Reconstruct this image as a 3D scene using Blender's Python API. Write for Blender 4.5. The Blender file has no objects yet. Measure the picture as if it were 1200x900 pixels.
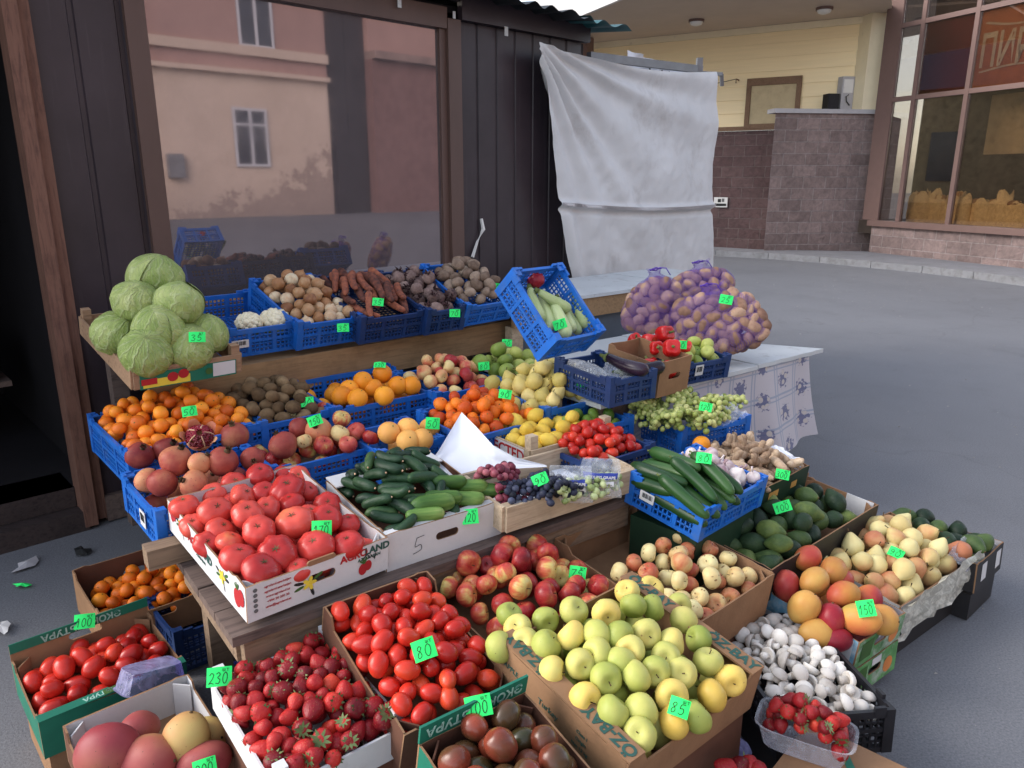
import bpy, bmesh, math, random
import numpy as np
from mathutils import Vector, Matrix, noise as mnoise
from mathutils.geometry import tessellate_polygon
random.seed(7); rng = np.random.default_rng(7)
scene = bpy.context.scene
COL = scene.collection
R = math.radians

# ---------------------------------------------------------------- camera
F, PITCH, EYE = 880.0, R(15.2), 1.65          # focal length in px of a 1200 px wide frame
cam_d = bpy.data.cameras.new('camera'); cam = bpy.data.objects.new('camera', cam_d); COL.objects.link(cam)
cam.location = (0, 0, EYE); cam.rotation_euler = (R(90) - PITCH, 0, 0)
cam_d.sensor_width = 36; cam_d.lens = F / 1200 * 36; cam_d.clip_end = 400; cam_d.clip_start = 0.02
scene.camera = cam

def ray(px, py):
    x = (px - 600) / F; y = -(py - 450) / F
    return Vector((x, math.cos(PITCH) + y * math.sin(PITCH), -math.sin(PITCH) + y * math.cos(PITCH)))
CAMP = Vector((0, 0, EYE))
def P(px, py, z):
    """survey: the point of the real horizontal plane at height z seen at that place of the photograph"""
    d = ray(px, py); return CAMP + d * ((z - EYE) / d.z)
def hit(px, py, o, n):
    d = ray(px, py); return CAMP + d * ((Vector(o) - CAMP).dot(n) / d.dot(n))
def proj(p):
    v = Vector(p) - CAMP
    zc = v.y * math.cos(PITCH) - v.z * math.sin(PITCH); yc = v.y * math.sin(PITCH) + v.z * math.cos(PITCH)
    return (600 + F * v.x / zc, 450 - F * yc / zc)
TH = R(43); U = Vector((math.cos(TH), math.sin(TH), 0)); V = Vector((-math.sin(TH), math.cos(TH), 0))
def S(s, w, z=0.0): return U * s + V * w + Vector((0, 0, z))
def sw(p): return (Vector(p).dot(U), Vector(p).dot(V))

# ---------------------------------------------------------------- materials
def new_mat(name):
    m = bpy.data.materials.new(name); m.use_nodes = True
    nt = m.node_tree; b = nt.nodes['Principled BSDF']
    return m, nt, b
def N(nt, t, **kw):
    n = nt.nodes.new(t)
    for k, v in kw.items():
        if k in n.inputs: n.inputs[k].default_value = v
        else: setattr(n, k, v)
    return n
def L(nt, a, b): nt.links.new(a, b)
def c4(c): return (c[0], c[1], c[2], 1)
def hexc(r, g, b):
    f = lambda v: (v / 255 / 12.92) if v / 255 <= .04045 else ((v / 255 + .055) / 1.055) ** 2.4
    return (f(r), f(g), f(b))
def math_n(nt, op, a, b=None):
    n = N(nt, 'ShaderNodeMath', operation=op)
    for i, v in enumerate((a, b)):
        if v is None: continue
        if isinstance(v, (int, float)): n.inputs[i].default_value = v
        else: L(nt, v, n.inputs[i])
    return n.outputs[0]
def ramp(nt, fac, stops, interp='LINEAR'):
    n = N(nt, 'ShaderNodeValToRGB'); cr = n.color_ramp; cr.interpolation = interp
    cr.elements[0].position = stops[0][0]; cr.elements[0].color = c4(stops[0][1])
    cr.elements[1].position = stops[-1][0]; cr.elements[1].color = c4(stops[-1][1])
    for p, c in stops[1:-1]:
        e = cr.elements.new(p); e.color = c4(c)
    L(nt, fac, n.inputs[0]); return n.outputs[0]
def mixc(nt, fac, a, b, mode='MIX'):
    n = N(nt, 'ShaderNodeMix', data_type='RGBA', blend_type=mode)
    for sock, v in ((n.inputs[0], fac), (n.inputs[6], a), (n.inputs[7], b)):
        if isinstance(v, (int, float)): sock.default_value = v
        elif isinstance(v, tuple): sock.default_value = c4(v)
        else: L(nt, v, sock)
    return n.outputs[2]
def coords(nt, rnd=True, scale=(1, 1, 1)):
    tc = N(nt, 'ShaderNodeTexCoord'); oi = N(nt, 'ShaderNodeObjectInfo')
    mp = N(nt, 'ShaderNodeMapping'); mp.inputs['Scale'].default_value = scale
    L(nt, tc.outputs['Object'], mp.inputs[0])
    if rnd:
        mv = N(nt, 'ShaderNodeVectorMath', operation='SCALE'); cb = N(nt, 'ShaderNodeCombineXYZ')
        for i in range(3): L(nt, oi.outputs['Random'], cb.inputs[i])
        L(nt, cb.outputs[0], mv.inputs[0]); mv.inputs['Scale'].default_value = 37.0
        ad = N(nt, 'ShaderNodeVectorMath', operation='ADD'); L(nt, mp.outputs[0], ad.inputs[0]); L(nt, mv.outputs[0], ad.inputs[1])
        return ad.outputs[0], oi.outputs['Random'], tc
    return mp.outputs[0], oi.outputs['Random'], tc
def noise(nt, vec, scale, detail=3, rough=.55, dist=0.0):
    n = N(nt, 'ShaderNodeTexNoise'); n.inputs['Scale'].default_value = scale; n.inputs['Detail'].default_value = detail
    n.inputs['Roughness'].default_value = rough; n.inputs['Distortion'].default_value = dist
    L(nt, vec, n.inputs['Vector']); return n.outputs[0]
def bump(nt, b, h, strength=.3, dist=.01):
    n = N(nt, 'ShaderNodeBump'); n.inputs['Strength'].default_value = strength; n.inputs['Distance'].default_value = dist
    L(nt, h, n.inputs['Height']); L(nt, n.outputs[0], b.inputs['Normal'])

def fruit_mat(name, stops, scale=14, rough=.4, axis=None, axis_w=.0, rnd_w=.35, noise_w=.5, spec=.4, speck=None,
              bumps=(0, 200), streak=None, sss=0.0, coat=0.0):
    """skin: a colour ramp driven by object noise + per-fruit random + gradient along the fruit's axis"""
    m, nt, b = new_mat(name)
    vec, rnd, tc = coords(nt, scale=streak or (1, 1, 1))
    n1 = noise(nt, vec, scale, 4, .6)
    n1 = math_n(nt, 'MULTIPLY', math_n(nt, 'SUBTRACT', n1, .5), noise_w * 2.6)
    r1 = math_n(nt, 'MULTIPLY', math_n(nt, 'SUBTRACT', rnd, .5), rnd_w * 2)
    f = math_n(nt, 'ADD', math_n(nt, 'ADD', n1, r1), .5)
    if axis is not None:
        sep = N(nt, 'ShaderNodeSeparateXYZ'); L(nt, tc.outputs['Generated'], sep.inputs[0])
        g = math_n(nt, 'MULTIPLY', math_n(nt, 'SUBTRACT', sep.outputs[axis], .5), axis_w * 2)
        f = math_n(nt, 'ADD', f, g)
    col = ramp(nt, f, stops)
    for sc, thr, sc_col in ([] if not speck else speck if isinstance(speck, list) else [speck]):
        v = N(nt, 'ShaderNodeTexVoronoi'); v.inputs['Scale'].default_value = sc; L(nt, vec, v.inputs['Vector'])
        k = ramp(nt, v.outputs['Distance'], [(thr * .6, (1, 1, 1)), (thr, (0, 0, 0))])
        col = mixc(nt, k, col, sc_col)
    # per fruit brightness
    hs = N(nt, 'ShaderNodeHueSaturation'); L(nt, col, hs.inputs['Color'])
    L(nt, math_n(nt, 'ADD', math_n(nt, 'MULTIPLY', rnd, .3), .85), hs.inputs['Value'])
    L(nt, hs.outputs[0], b.inputs['Base Color'])
    nr = noise(nt, vec, scale * 2, 2)
    L(nt, math_n(nt, 'ADD', math_n(nt, 'MULTIPLY', nr, .25), rough - .06), b.inputs['Roughness'])
    b.inputs['Specular IOR Level'].default_value = spec * .62
    if sss: b.inputs['Subsurface Weight'].default_value = sss; b.inputs['Subsurface Radius'].default_value = (.01, .005, .003); b.inputs['Subsurface Scale'].default_value = .5
    if coat: b.inputs['Coat Weight'].default_value = coat * .5; b.inputs['Coat Roughness'].default_value = .25
    if bumps[0]: bump(nt, b, noise(nt, vec, bumps[1], 3, .6), bumps[0], .004)
    return m
def plain(name, col, rough=.6, var=.25, scale=8, bumpv=.0, bscale=60, spec=.3, metal=0.0, streak=None, dirt=None):
    m, nt, b = new_mat(name)
    vec, rnd, tc = coords(nt, scale=streak or (1, 1, 1))
    n1 = noise(nt, vec, scale, 5, .62)
    lo = tuple(c * (1 - var) for c in col); hi = tuple(min(1, c * (1 + var)) for c in col)
    cc = ramp(nt, n1, [(.25, lo), (.75, hi)])
    if dirt:
        dcol, dscale, dthr, damt = dirt
        d = noise(nt, vec, dscale, 6, .7)
        k = ramp(nt, d, [(dthr, (0, 0, 0)), (min(1, dthr + .18), (damt,) * 3)])
        cc = mixc(nt, k, cc, dcol)
    L(nt, cc, b.inputs['Base Color'])
    b.inputs['Roughness'].default_value = rough; b.inputs['Specular IOR Level'].default_value = spec; b.inputs['Metallic'].default_value = metal
    if bumpv: bump(nt, b, noise(nt, vec, bscale, 4, .6), bumpv, .01)
    return m
def wood_mat(name, col, dark, gx=(1.2, 14, 14), rough=.75, paint=None):
    m, nt, b = new_mat(name)
    vec, rnd, tc = coords(nt, scale=gx)
    g = noise(nt, vec, 5, 6, .65, .6)
    cc = ramp(nt, g, [(.28, dark), (.5, col), (.8, tuple(min(1, c * 1.2) for c in col))])
    v2, _, _ = coords(nt)
    d = noise(nt, v2, 5, 5, .7)
    cc = mixc(nt, ramp(nt, d, [(.5, (0, 0, 0)), (.75, (.55,) * 3)]), cc, tuple(c * .6 for c in dark))
    L(nt, cc, b.inputs['Base Color']); b.inputs['Roughness'].default_value = rough; b.inputs['Specular IOR Level'].default_value = .25
    bump(nt, b, g, .25, .004)
    return m
def film_mat(name, col=(.9, .92, .95), amount=.25, rough=.15):
    """thin clear plastic film"""
    m = bpy.data.materials.new(name); m.use_nodes = True; nt = m.node_tree; nt.nodes.clear()
    out = N(nt, 'ShaderNodeOutputMaterial'); tr = N(nt, 'ShaderNodeBsdfTransparent'); tr.inputs[0].default_value = c4(tuple(min(1, c * 1.05) for c in col))
    b = N(nt, 'ShaderNodeBsdfPrincipled'); b.inputs['Base Color'].default_value = c4(col); b.inputs['Roughness'].default_value = rough
    mx = N(nt, 'ShaderNodeMixShader'); vec, rnd, tc = coords(nt)
    n1 = noise(nt, vec, 25, 4, .6, .8)
    lw = N(nt, 'ShaderNodeLayerWeight'); lw.inputs[0].default_value = .35
    f = math_n(nt, 'ADD', math_n(nt, 'MULTIPLY', ramp(nt, n1, [(.45, (0, 0, 0)), (.75, (1, 1, 1))]), amount), math_n(nt, 'MULTIPLY', lw.outputs[1], .45))
    f = math_n(nt, 'ADD', f, amount * .45)
    f = math_n(nt, 'MINIMUM', f, 1.0)
    L(nt, f, mx.inputs[0]); L(nt, tr.outputs[0], mx.inputs[1]); L(nt, b.outputs[0], mx.inputs[2]); L(nt, mx.outputs[0], out.inputs[0])
    bp = N(nt, 'ShaderNodeBump'); bp.inputs['Strength'].default_value = .6; bp.inputs['Distance'].default_value = .01
    L(nt, n1, bp.inputs['Height']); L(nt, bp.outputs[0], b.inputs['Normal'])
    return m

M = {}
M['blue'] = plain('blue_plastic', (.010, .125, .50), .42, .22, 9, .0, spec=.45, dirt=((.10, .16, .30), 14, .52, .45))
M['dkblue'] = plain('dark_blue_plastic', (.010, .035, .13), .45, .25, 9, spec=.45, dirt=((.05, .07, .11), 14, .52, .4))
M['black_plastic'] = plain('black_plastic', (.014, .014, .018), .5, .3, 12, spec=.4)
M['white_label'] = plain('sticker_paper', (.62, .62, .62), .6, .1)
M['wood_beam'] = wood_mat('painted_beam', (.30, .185, .095), (.21, .125, .065))
M['wood_pale'] = wood_mat('pale_crate_wood', (.50, .39, .27), (.34, .25, .165))
M['wood_mid'] = wood_mat('weathered_wood', (.24, .165, .11), (.12, .08, .055))
M['wood_crate'] = wood_mat('cabbage_crate_wood', (.33, .205, .125), (.19, .11, .065))
M['wood_old'] = wood_mat('old_grey_wood', (.14, .10, .085), (.06, .042, .038))
M['wood_red'] = wood_mat('red_brown_painted_wood', (.105, .052, .038), (.055, .027, .022), gx=(14, 14, 1.2))
M['white_ply'] = plain('white_painted_ply', (.52, .54, .55), .55, .10, 3, .1, 40, dirt=((.22, .20, .18), 9, .56, .6))
M['card'] = plain('brown_cardboard', (.275, .155, .085), .85, .13, 12, .12, 120, spec=.15, dirt=((.15, .085, .05), 5, .55, .5))
M['card_dark'] = plain('dark_cardboard', (.125, .058, .038), .85, .15, 12, .1, 120, spec=.15)
M['card_white'] = plain('white_cardboard', (.60, .595, .60), .7, .06, 9, .06, 90, spec=.2, dirt=((.30, .27, .26), 8, .6, .5))
M['card_grey'] = plain('grey_cardboard', (.42, .40, .41), .8, .08, 9, spec=.2)
M['card_green'] = plain('green_print_cardboard', (.012, .15, .095), .55, .16, 9, spec=.35, dirt=((.06, .09, .06), 9, .58, .5))
M['card_blk'] = plain('black_print_cardboard', (.022, .020, .021), .5, .25, 9, spec=.35)
M['card_dgreen'] = plain('dark_green_print', (.012, .035, .018), .5, .3, 9, spec=.35)
M['ink_green'] = plain('dark_green_ink', (.03, .09, .075), .7, .2, 30)
M['ink_red'] = plain('red_ink', (.40, .02, .025), .7, .1)
M['ink_black'] = plain('black_ink', (.02, .02, .02), .7, .1)
M['ink_grey'] = plain('grey_ink', (.12, .12, .12), .7, .1)
M['ink_white'] = plain('pale_ink', (.30, .50, .42), .7, .15, 40)
M['ink_pale'] = plain('white_print', (.62, .62, .62), .7, .1)
M['ink_gold'] = plain('gold_ink', (.45, .25, .07), .5, .2)
M['ink_blue'] = plain('blue_ink', (.03, .05, .28), .5, .1)
M['ink_yellow'] = plain('yellow_ink', (.7, .55, .06), .6, .15)
M['ink_leaf'] = plain('leaf_ink', (.05, .12, .03), .6, .2)
M['neon'] = plain('neon_green_paper', (.035, .86, .17), .6, .05, 12, spec=.2)
M['neon'].node_tree.nodes['Principled BSDF'].inputs['Emission Color'].default_value = (.03, .9, .15, 1)
M['neon'].node_tree.nodes['Principled BSDF'].inputs['Emission Strength'].default_value = .03   # fluorescent paper
M['paper'] = plain('white_paper', (.72, .74, .80), .75, .03, 6, .05, 50, spec=.15)
M['film'] = film_mat('clear_film', amount=.22)
M['film_dull'] = film_mat('dull_film', (.62, .62, .55), .75, .35)
M['punnet'] = film_mat('clear_punnet', (.80, .80, .86), .16, .12)
M['punnet_blue'] = film_mat('bluish_punnet', (.50, .48, .78), .34, .12)

# fruit skins
FM = {}
def cabbage_mat():
    m, nt, b = new_mat('cabbage_leaf')
    vec, rnd, tc = coords(nt); sep = N(nt, 'ShaderNodeSeparateXYZ'); L(nt, tc.outputs['Object'], sep.inputs[0])
    # every leaf has its own rib fan: the patches of a coarse Voronoi tilt the fan
    vo = N(nt, 'ShaderNodeTexVoronoi'); vo.inputs['Scale'].default_value = 7.5; L(nt, vec, vo.inputs['Vector'])
    vs = N(nt, 'ShaderNodeSeparateColor'); L(nt, vo.outputs['Color'], vs.inputs[0])
    n1 = noise(nt, vec, 16, 4, .6); n2 = noise(nt, vec, 60, 3, .6)
    th = math_n(nt, 'ARCTAN2', math_n(nt, 'ADD', sep.outputs[1], math_n(nt, 'MULTIPLY', vs.outputs[0], .06)), math_n(nt, 'ADD', sep.outputs[0], math_n(nt, 'MULTIPLY', vs.outputs[1], .06)))
    w = math_n(nt, 'ADD', math_n(nt, 'MULTIPLY', th, 6.0), math_n(nt, 'ADD', math_n(nt, 'MULTIPLY', n1, 5.0), math_n(nt, 'MULTIPLY', vs.outputs[2], 6)))
    v1 = math_n(nt, 'POWER', math_n(nt, 'ABSOLUTE', math_n(nt, 'SINE', w)), 14.0)
    w2 = math_n(nt, 'ADD', math_n(nt, 'MULTIPLY', th, 17.0), math_n(nt, 'ADD', math_n(nt, 'MULTIPLY', n1, 13.0), math_n(nt, 'MULTIPLY', sep.outputs[2], 120)))
    v2 = math_n(nt, 'MULTIPLY', math_n(nt, 'POWER', math_n(nt, 'ABSOLUTE', math_n(nt, 'SINE', w2)), 8.0), .45)
    vein = math_n(nt, 'MAXIMUM', v1, v2)
    f = math_n(nt, 'ADD', math_n(nt, 'MULTIPLY', math_n(nt, 'SUBTRACT', n1, .5), .9), math_n(nt, 'ADD', math_n(nt, 'MULTIPLY', vs.outputs[0], .3), .34))
    f = math_n(nt, 'ADD', f, math_n(nt, 'MULTIPLY', sep.outputs[2], 1.2))
    col = ramp(nt, f, [(.05, (.12, .19, .04)), (.4, (.24, .32, .085)), (.75, (.37, .43, .15)), (1, (.50, .53, .25))])
    col = mixc(nt, math_n(nt, 'MULTIPLY', vein, .36), col, (.52, .56, .33))
    L(nt, col, b.inputs['Base Color']); b.inputs['Roughness'].default_value = .5; b.inputs['Specular IOR Level'].default_value = .25
    h = math_n(nt, 'ADD', math_n(nt, 'MULTIPLY', vein, .7), math_n(nt, 'ADD', math_n(nt, 'MULTIPLY', n1, 1.2), math_n(nt, 'MULTIPLY', n2, .3)))
    bump(nt, b, h, .7, .008); return m
FM['cabbage'] = cabbage_mat()
FM['cauli'] = fruit_mat('cauliflower_curd', [(.1, (.55, .47, .30)), (.6, (.80, .73, .54))], 40, .7, bumps=(.35, 150), rnd_w=.1)
FM['leafgreen'] = fruit_mat('pale_leaf', [(.2, (.14, .21, .06)), (.8, (.34, .40, .17))], 30, .5)
FM['onion'] = fruit_mat('onion_skin', [(.0, (.24, .10, .045)), (.3, (.40, .20, .09)), (.55, (.46, .28, .15)), (.8, (.54, .38, .24)), (1, (.60, .50, .34))], 20, .42, rnd_w=.5, noise_w=.35, streak=(3, 3, .5), spec=.45)
FM['carrot'] = fruit_mat('dirty_carrot', [(.1, (.05, .025, .025)), (.4, (.14, .052, .038)), (.7, (.27, .085, .05)), (1, (.40, .14, .065))], 45, .8, rnd_w=.2, noise_w=.6, bumps=(.5, 90))
FM['beet'] = fruit_mat('dusty_beet', [(.1, (.07, .045, .045)), (.5, (.20, .135, .12)), (.9, (.30, .21, .18))], 45, .9, rnd_w=.3, bumps=(.6, 100), spec=.15)
FM['beet_stub'] = fruit_mat('dark_stub', [(.2, (.035, .018, .02)), (.8, (.08, .04, .04))], 60, .9)
FM['potato'] = fruit_mat('dusty_potato', [(.1, (.15, .10, .075)), (.5, (.25, .18, .135)), (.9, (.35, .265, .20))], 35, .9, rnd_w=.25, bumps=(.4, 90), spec=.15, speck=(130, .18, (.12, .085, .06)))
FM['potato2'] = fruit_mat('washed_potato', [(.1, (.22, .12, .085)), (.5, (.35, .205, .14)), (.9, (.45, .29, .20))], 30, .75, rnd_w=.3, bumps=(.3, 80), spec=.2, speck=(110, .2, (.2, .11, .08)))
FM['mandarin'] = fruit_mat('mandarin_peel', [(.1, (.62, .115, .008)), (.5, (.76, .19, .012)), (.9, (.80, .27, .02))], 12, .38, rnd_w=.45, bumps=(.25, 420), spec=.5)
FM['clementine'] = fruit_mat('clementine_peel', [(.1, (.56, .065, .008)), (.5, (.72, .13, .010)), (.9, (.78, .20, .015))], 12, .38, rnd_w=.45, bumps=(.25, 420), spec=.5)
FM['orange'] = fruit_mat('orange_peel', [(.1, (.74, .22, .010)), (.5, (.84, .29, .016)), (.9, (.88, .36, .03))], 8, .38, rnd_w=.3, bumps=(.3, 380), spec=.5)
FM['grapefruit'] = fruit_mat('grapefruit_peel', [(.1, (.78, .32, .07)), (.9, (.86, .46, .12))], 8, .4, rnd_w=.3, bumps=(.3, 330), spec=.5)
FM['pomegranate'] = fruit_mat('pomegranate_skin', [(.0, (.20, .022, .024)), (.35, (.36, .07, .05)), (.65, (.47, .17, .085)), (1, (.52, .28, .13))], 14, .45, rnd_w=.35, noise_w=.5, speck=(75, .13, (.16, .07, .04)), spec=.4)
FM['aril'] = fruit_mat('pomegranate_arils', [(.2, (.10, .004, .01)), (.8, (.27, .012, .03))], 60, .2, bumps=(1.0, 140), spec=.6)
FM['pith'] = fruit_mat('pomegranate_pith', [(.2, (.55, .33, .20)), (.8, (.62, .40, .25))], 30, .7)
FM['kiwi'] = fruit_mat('kiwi_skin', [(.1, (.095, .058, .032)), (.6, (.17, .11, .06)), (1, (.25, .17, .095))], 35, .9, rnd_w=.35, bumps=(.4, 200), spec=.15)
FM['apple_red'] = fruit_mat('red_apple_skin', [(.0, (.17, .008, .014)), (.35, (.30, .018, .022)), (.55, (.42, .045, .035)), (.75, (.52, .14, .06)), (.92, (.60, .42, .13)), (1, (.60, .48, .16))], 16, .27, axis=2, axis_w=.22, rnd_w=.3, noise_w=.45, streak=(2.6, 2.6, .6), spec=.45, coat=.1, speck=(150, .12, (.50, .30, .14)), bumps=(.1, 50))
FM['apple_mix'] = fruit_mat('blush_apple_skin', [(.0, (.48, .10, .055)), (.35, (.60, .30, .13)), (.5, (.62, .45, .20)), (1, (.66, .58, .29))], 13, .34, rnd_w=.5, noise_w=.5, streak=(2, 2, .8), spec=.45, speck=(28, .2, (.23, .13, .05)))
FM['apple_rose'] = fruit_mat('rosy_apple_skin', [(.0, (.40, .03, .035)), (.4, (.54, .10, .07)), (.65, (.62, .27, .12)), (1, (.66, .50, .22))], 15, .33, axis=0, axis_w=.2, rnd_w=.55, noise_w=.45, streak=(2, 2, .7), spec=.45)
FM['apple_yellow'] = fruit_mat('yellow_green_apple_skin', [(.0, (.30, .37, .07)), (.4, (.43, .45, .11)), (.75, (.55, .50, .15)), (1, (.62, .46, .12))], 9, .4, axis=2, axis_w=.12, rnd_w=.5, noise_w=.45, spec=.45, speck=[(170, .12, (.36, .33, .12)), (21, .085, (.24, .14, .05)), (33, .05, (.16, .09, .04))], bumps=(.12, 60), sss=.05)
FM['apple_gold'] = fruit_mat('golden_apple_skin', [(.2, (.66, .42, .07)), (.8, (.70, .50, .12))], 8, .35, spec=.45, speck=[(170, .10, (.4, .25, .08)), (24, .09, (.26, .13, .05))], bumps=(.12, 60))
FM['apple_green'] = fruit_mat('green_apple_skin', [(.0, (.16, .24, .04)), (.5, (.31, .38, .08)), (1, (.46, .46, .13))], 12, .34, rnd_w=.45, spec=.45)
FM['pear'] = fruit_mat('yellow_pear_skin', [(.0, (.45, .38, .09)), (.5, (.62, .49, .15)), (.9, (.67, .54, .22)), (1, (.60, .30, .12))], 10, .4, rnd_w=.35, noise_w=.4, spec=.4, speck=(120, .10, (.35, .24, .08)))
FM['pear_blush'] = fruit_mat('blush_pear_skin', [(.0, (.54, .20, .10)), (.25, (.60, .34, .15)), (.5, (.64, .50, .21)), (1, (.64, .57, .28))], 12, .4, axis=1, axis_w=.18, rnd_w=.45, noise_w=.45, spec=.4)
FM['lemon'] = fruit_mat('lemon_peel', [(.1, (.72, .46, .05)), (.9, (.78, .58, .10))], 10, .4, rnd_w=.3, bumps=(.3, 300), spec=.45)
FM['lime'] = fruit_mat('lime_peel', [(.1, (.06, .15, .018)), (.5, (.17, .28, .04)), (.9, (.32, .40, .09))], 12, .38, rnd_w=.5, bumps=(.2, 300), spec=.45)
FM['zucchini'] = fruit_mat('pale_zucchini_skin', [(.1, (.34, .43, .17)), (.9, (.56, .62, .33))], 50, .35, rnd_w=.3, spec=.45, streak=(.2, 1, 1))
FM['eggplant'] = fruit_mat('eggplant_skin', [(.2, (.010, .006, .014)), (.8, (.025, .012, .025))], 8, .18, spec=.6)
FM['pepper'] = fruit_mat('red_pepper_skin', [(.1, (.46, .010, .012)), (.7, (.62, .022, .018)), (1, (.66, .055, .02))], 8, .2, rnd_w=.3, spec=.55, coat=.3)
FM['stem'] = fruit_mat('green_stem', [(.2, (.06, .09, .025)), (.8, (.16, .19, .06))], 40, .7)
FM['stem_brown'] = fruit_mat('brown_stem', [(.2, (.04, .024, .012)), (.8, (.11, .07, .035))], 40, .8)
FM['grape_white'] = fruit_mat('white_grape_skin', [(.1, (.26, .31, .07)), (.6, (.42, .46, .15)), (1, (.52, .50, .20))], 30, .32, rnd_w=.5, noise_w=.3, spec=.45, sss=.1)
FM['grape_red'] = fruit_mat('red_grape_skin', [(.1, (.10, .012, .028)), (.6, (.22, .04, .065)), (1, (.33, .10, .12))], 30, .36, rnd_w=.5, noise_w=.3, spec=.45)
FM['grape_black'] = fruit_mat('black_grape_skin', [(.1, (.010, .012, .022)), (.6, (.030, .034, .060)), (1, (.07, .08, .13))], 25, .5, rnd_w=.4, noise_w=.5, spec=.35)
FM['grape_pale'] = fruit_mat('pale_grape_skin', [(.1, (.26, .33, .12)), (.9, (.48, .53, .27))], 30, .35, rnd_w=.5, spec=.4)
FM['tomato_pink'] = fruit_mat('pink_tomato_skin', [(.0, (.38, .016, .016)), (.5, (.50, .034, .030)), (.9, (.57, .075, .050)), (1, (.58, .15, .06))], 7, .25, axis=2, axis_w=.06, rnd_w=.35, noise_w=.3, spec=.5, coat=.12)
FM['tomato'] = fruit_mat('red_tomato_skin', [(.1, (.40, .012, .009)), (.7, (.52, .028, .015)), (1, (.57, .07, .020))], 8, .24, rnd_w=.35, noise_w=.3, spec=.5, coat=.15)
FM['tomato_black'] = fruit_mat('black_tomato_skin', [(.0, (.035, .035, .012)), (.35, (.075, .035, .015)), (.6, (.15, .03, .016)), (1, (.27, .05, .022))], 10, .2, axis=2, axis_w=-.3, rnd_w=.3, noise_w=.3, spec=.55, coat=.3)
FM['cucumber'] = fruit_mat('gherkin_skin', [(.1, (.008, .028, .014)), (.6, (.020, .055, .022)), (1, (.06, .11, .03))], 30, .38, rnd_w=.3, noise_w=.4, spec=.45, bumps=(.5, 130), streak=(.5, 1, 1))
FM['cucumber2'] = fruit_mat('striped_cucumber_skin', [(.1, (.030, .085, .018)), (.45, (.07, .15, .03)), (.75, (.15, .25, .06)), (1, (.30, .36, .12))], 40, .4, axis=0, axis_w=.22, rnd_w=.2, noise_w=.5, streak=(.12, 1, 1), bumps=(.4, 120))
FM['cucumber3'] = fruit_mat('long_cucumber_skin', [(.1, (.009, .036, .010)), (.6, (.022, .070, .017)), (1, (.055, .115, .03))], 30, .28, axis=0, axis_w=.12, rnd_w=.25, noise_w=.4, spec=.5, streak=(.15, 1, 1))
FM['garlic'] = fruit_mat('garlic_skin', [(.1, (.40, .24, .27)), (.5, (.62, .50, .50)), (.9, (.74, .68, .64))], 26, .6, rnd_w=.35, noise_w=.5, streak=(2.5, 2.5, .4))
FM['ginger'] = fruit_mat('ginger_skin', [(.1, (.30, .19, .12)), (.6, (.48, .345, .23)), (1, (.58, .45, .32))], 40, .8, rnd_w=.3, bumps=(.5, 70), streak=(4, 1, 1))
FM['mango'] = fruit_mat('mango_skin', [(.0, (.34, .03, .04)), (.22, (.46, .07, .045)), (.45, (.54, .14, .05)), (.65, (.58, .24, .06)), (.85, (.56, .30, .07)), (1, (.42, .30, .07))], 5, .40, axis=1, axis_w=.38, rnd_w=.25, noise_w=.5, spec=.4, speck=(100, .09, (.22, .10, .04)), sss=.0)
FM['mango_red'] = fruit_mat('red_mango_skin', [(.0, (.16, .008, .025)), (.5, (.30, .018, .03)), (.8, (.44, .08, .045)), (1, (.54, .24, .06))], 5, .32, rnd_w=.2, spec=.45, speck=(120, .08, (.4, .2, .12)))
FM['mango_yel'] = fruit_mat('yellow_mango_skin', [(.0, (.46, .09, .05)), (.35, (.54, .24, .06)), (.7, (.58, .34, .09)), (1, (.40, .32, .07))], 8, .36, rnd_w=.2, spec=.4, speck=(100, .07, (.3, .16, .05)))
FM['strawberry'] = fruit_mat('strawberry_skin', [(.0, (.15, .007, .012)), (.5, (.30, .013, .018)), (.9, (.43, .024, .020)), (1, (.50, .05, .025))], 14, .3, rnd_w=.5, noise_w=.3, spec=.45, speck=(210, .17, (.40, .19, .07)), bumps=(.45, 210))
FM['calyx'] = fruit_mat('strawberry_leaves', [(.1, (.06, .10, .03)), (.9, (.19, .24, .10))], 40, .6)
FM['mushroom'] = fruit_mat('mushroom_cap', [(.05, (.36, .28, .22)), (.3, (.62, .57, .51)), (.9, (.75, .71, .65))], 20, .65, rnd_w=.3, noise_w=.4)
FM['avocado'] = fruit_mat('avocado_skin', [(.0, (.014, .030, .016)), (.4, (.030, .060, .022)), (.75, (.065, .105, .03)), (1, (.14, .18, .045))], 18, .45, rnd_w=.55, noise_w=.35, spec=.4, bumps=(.5, 120), speck=(140, .1, (.12, .15, .06)))
FM['stem_dark'] = fruit_mat('dark_calyx', [(.2, (.035, .05, .02)), (.8, (.10, .11, .05))], 40, .8)
FM['mango_dull'] = fruit_mat('dull_rosy_mango_skin', [(.0, (.30, .05, .06)), (.35, (.38, .11, .085)), (.65, (.44, .22, .09)), (1, (.42, .31, .11))], 7, .42, axis=1, axis_w=.25, rnd_w=.35, noise_w=.5, spec=.35, speck=[(90, .12, (.10, .05, .03)), (36, .06, (.08, .04, .03))])
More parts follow.
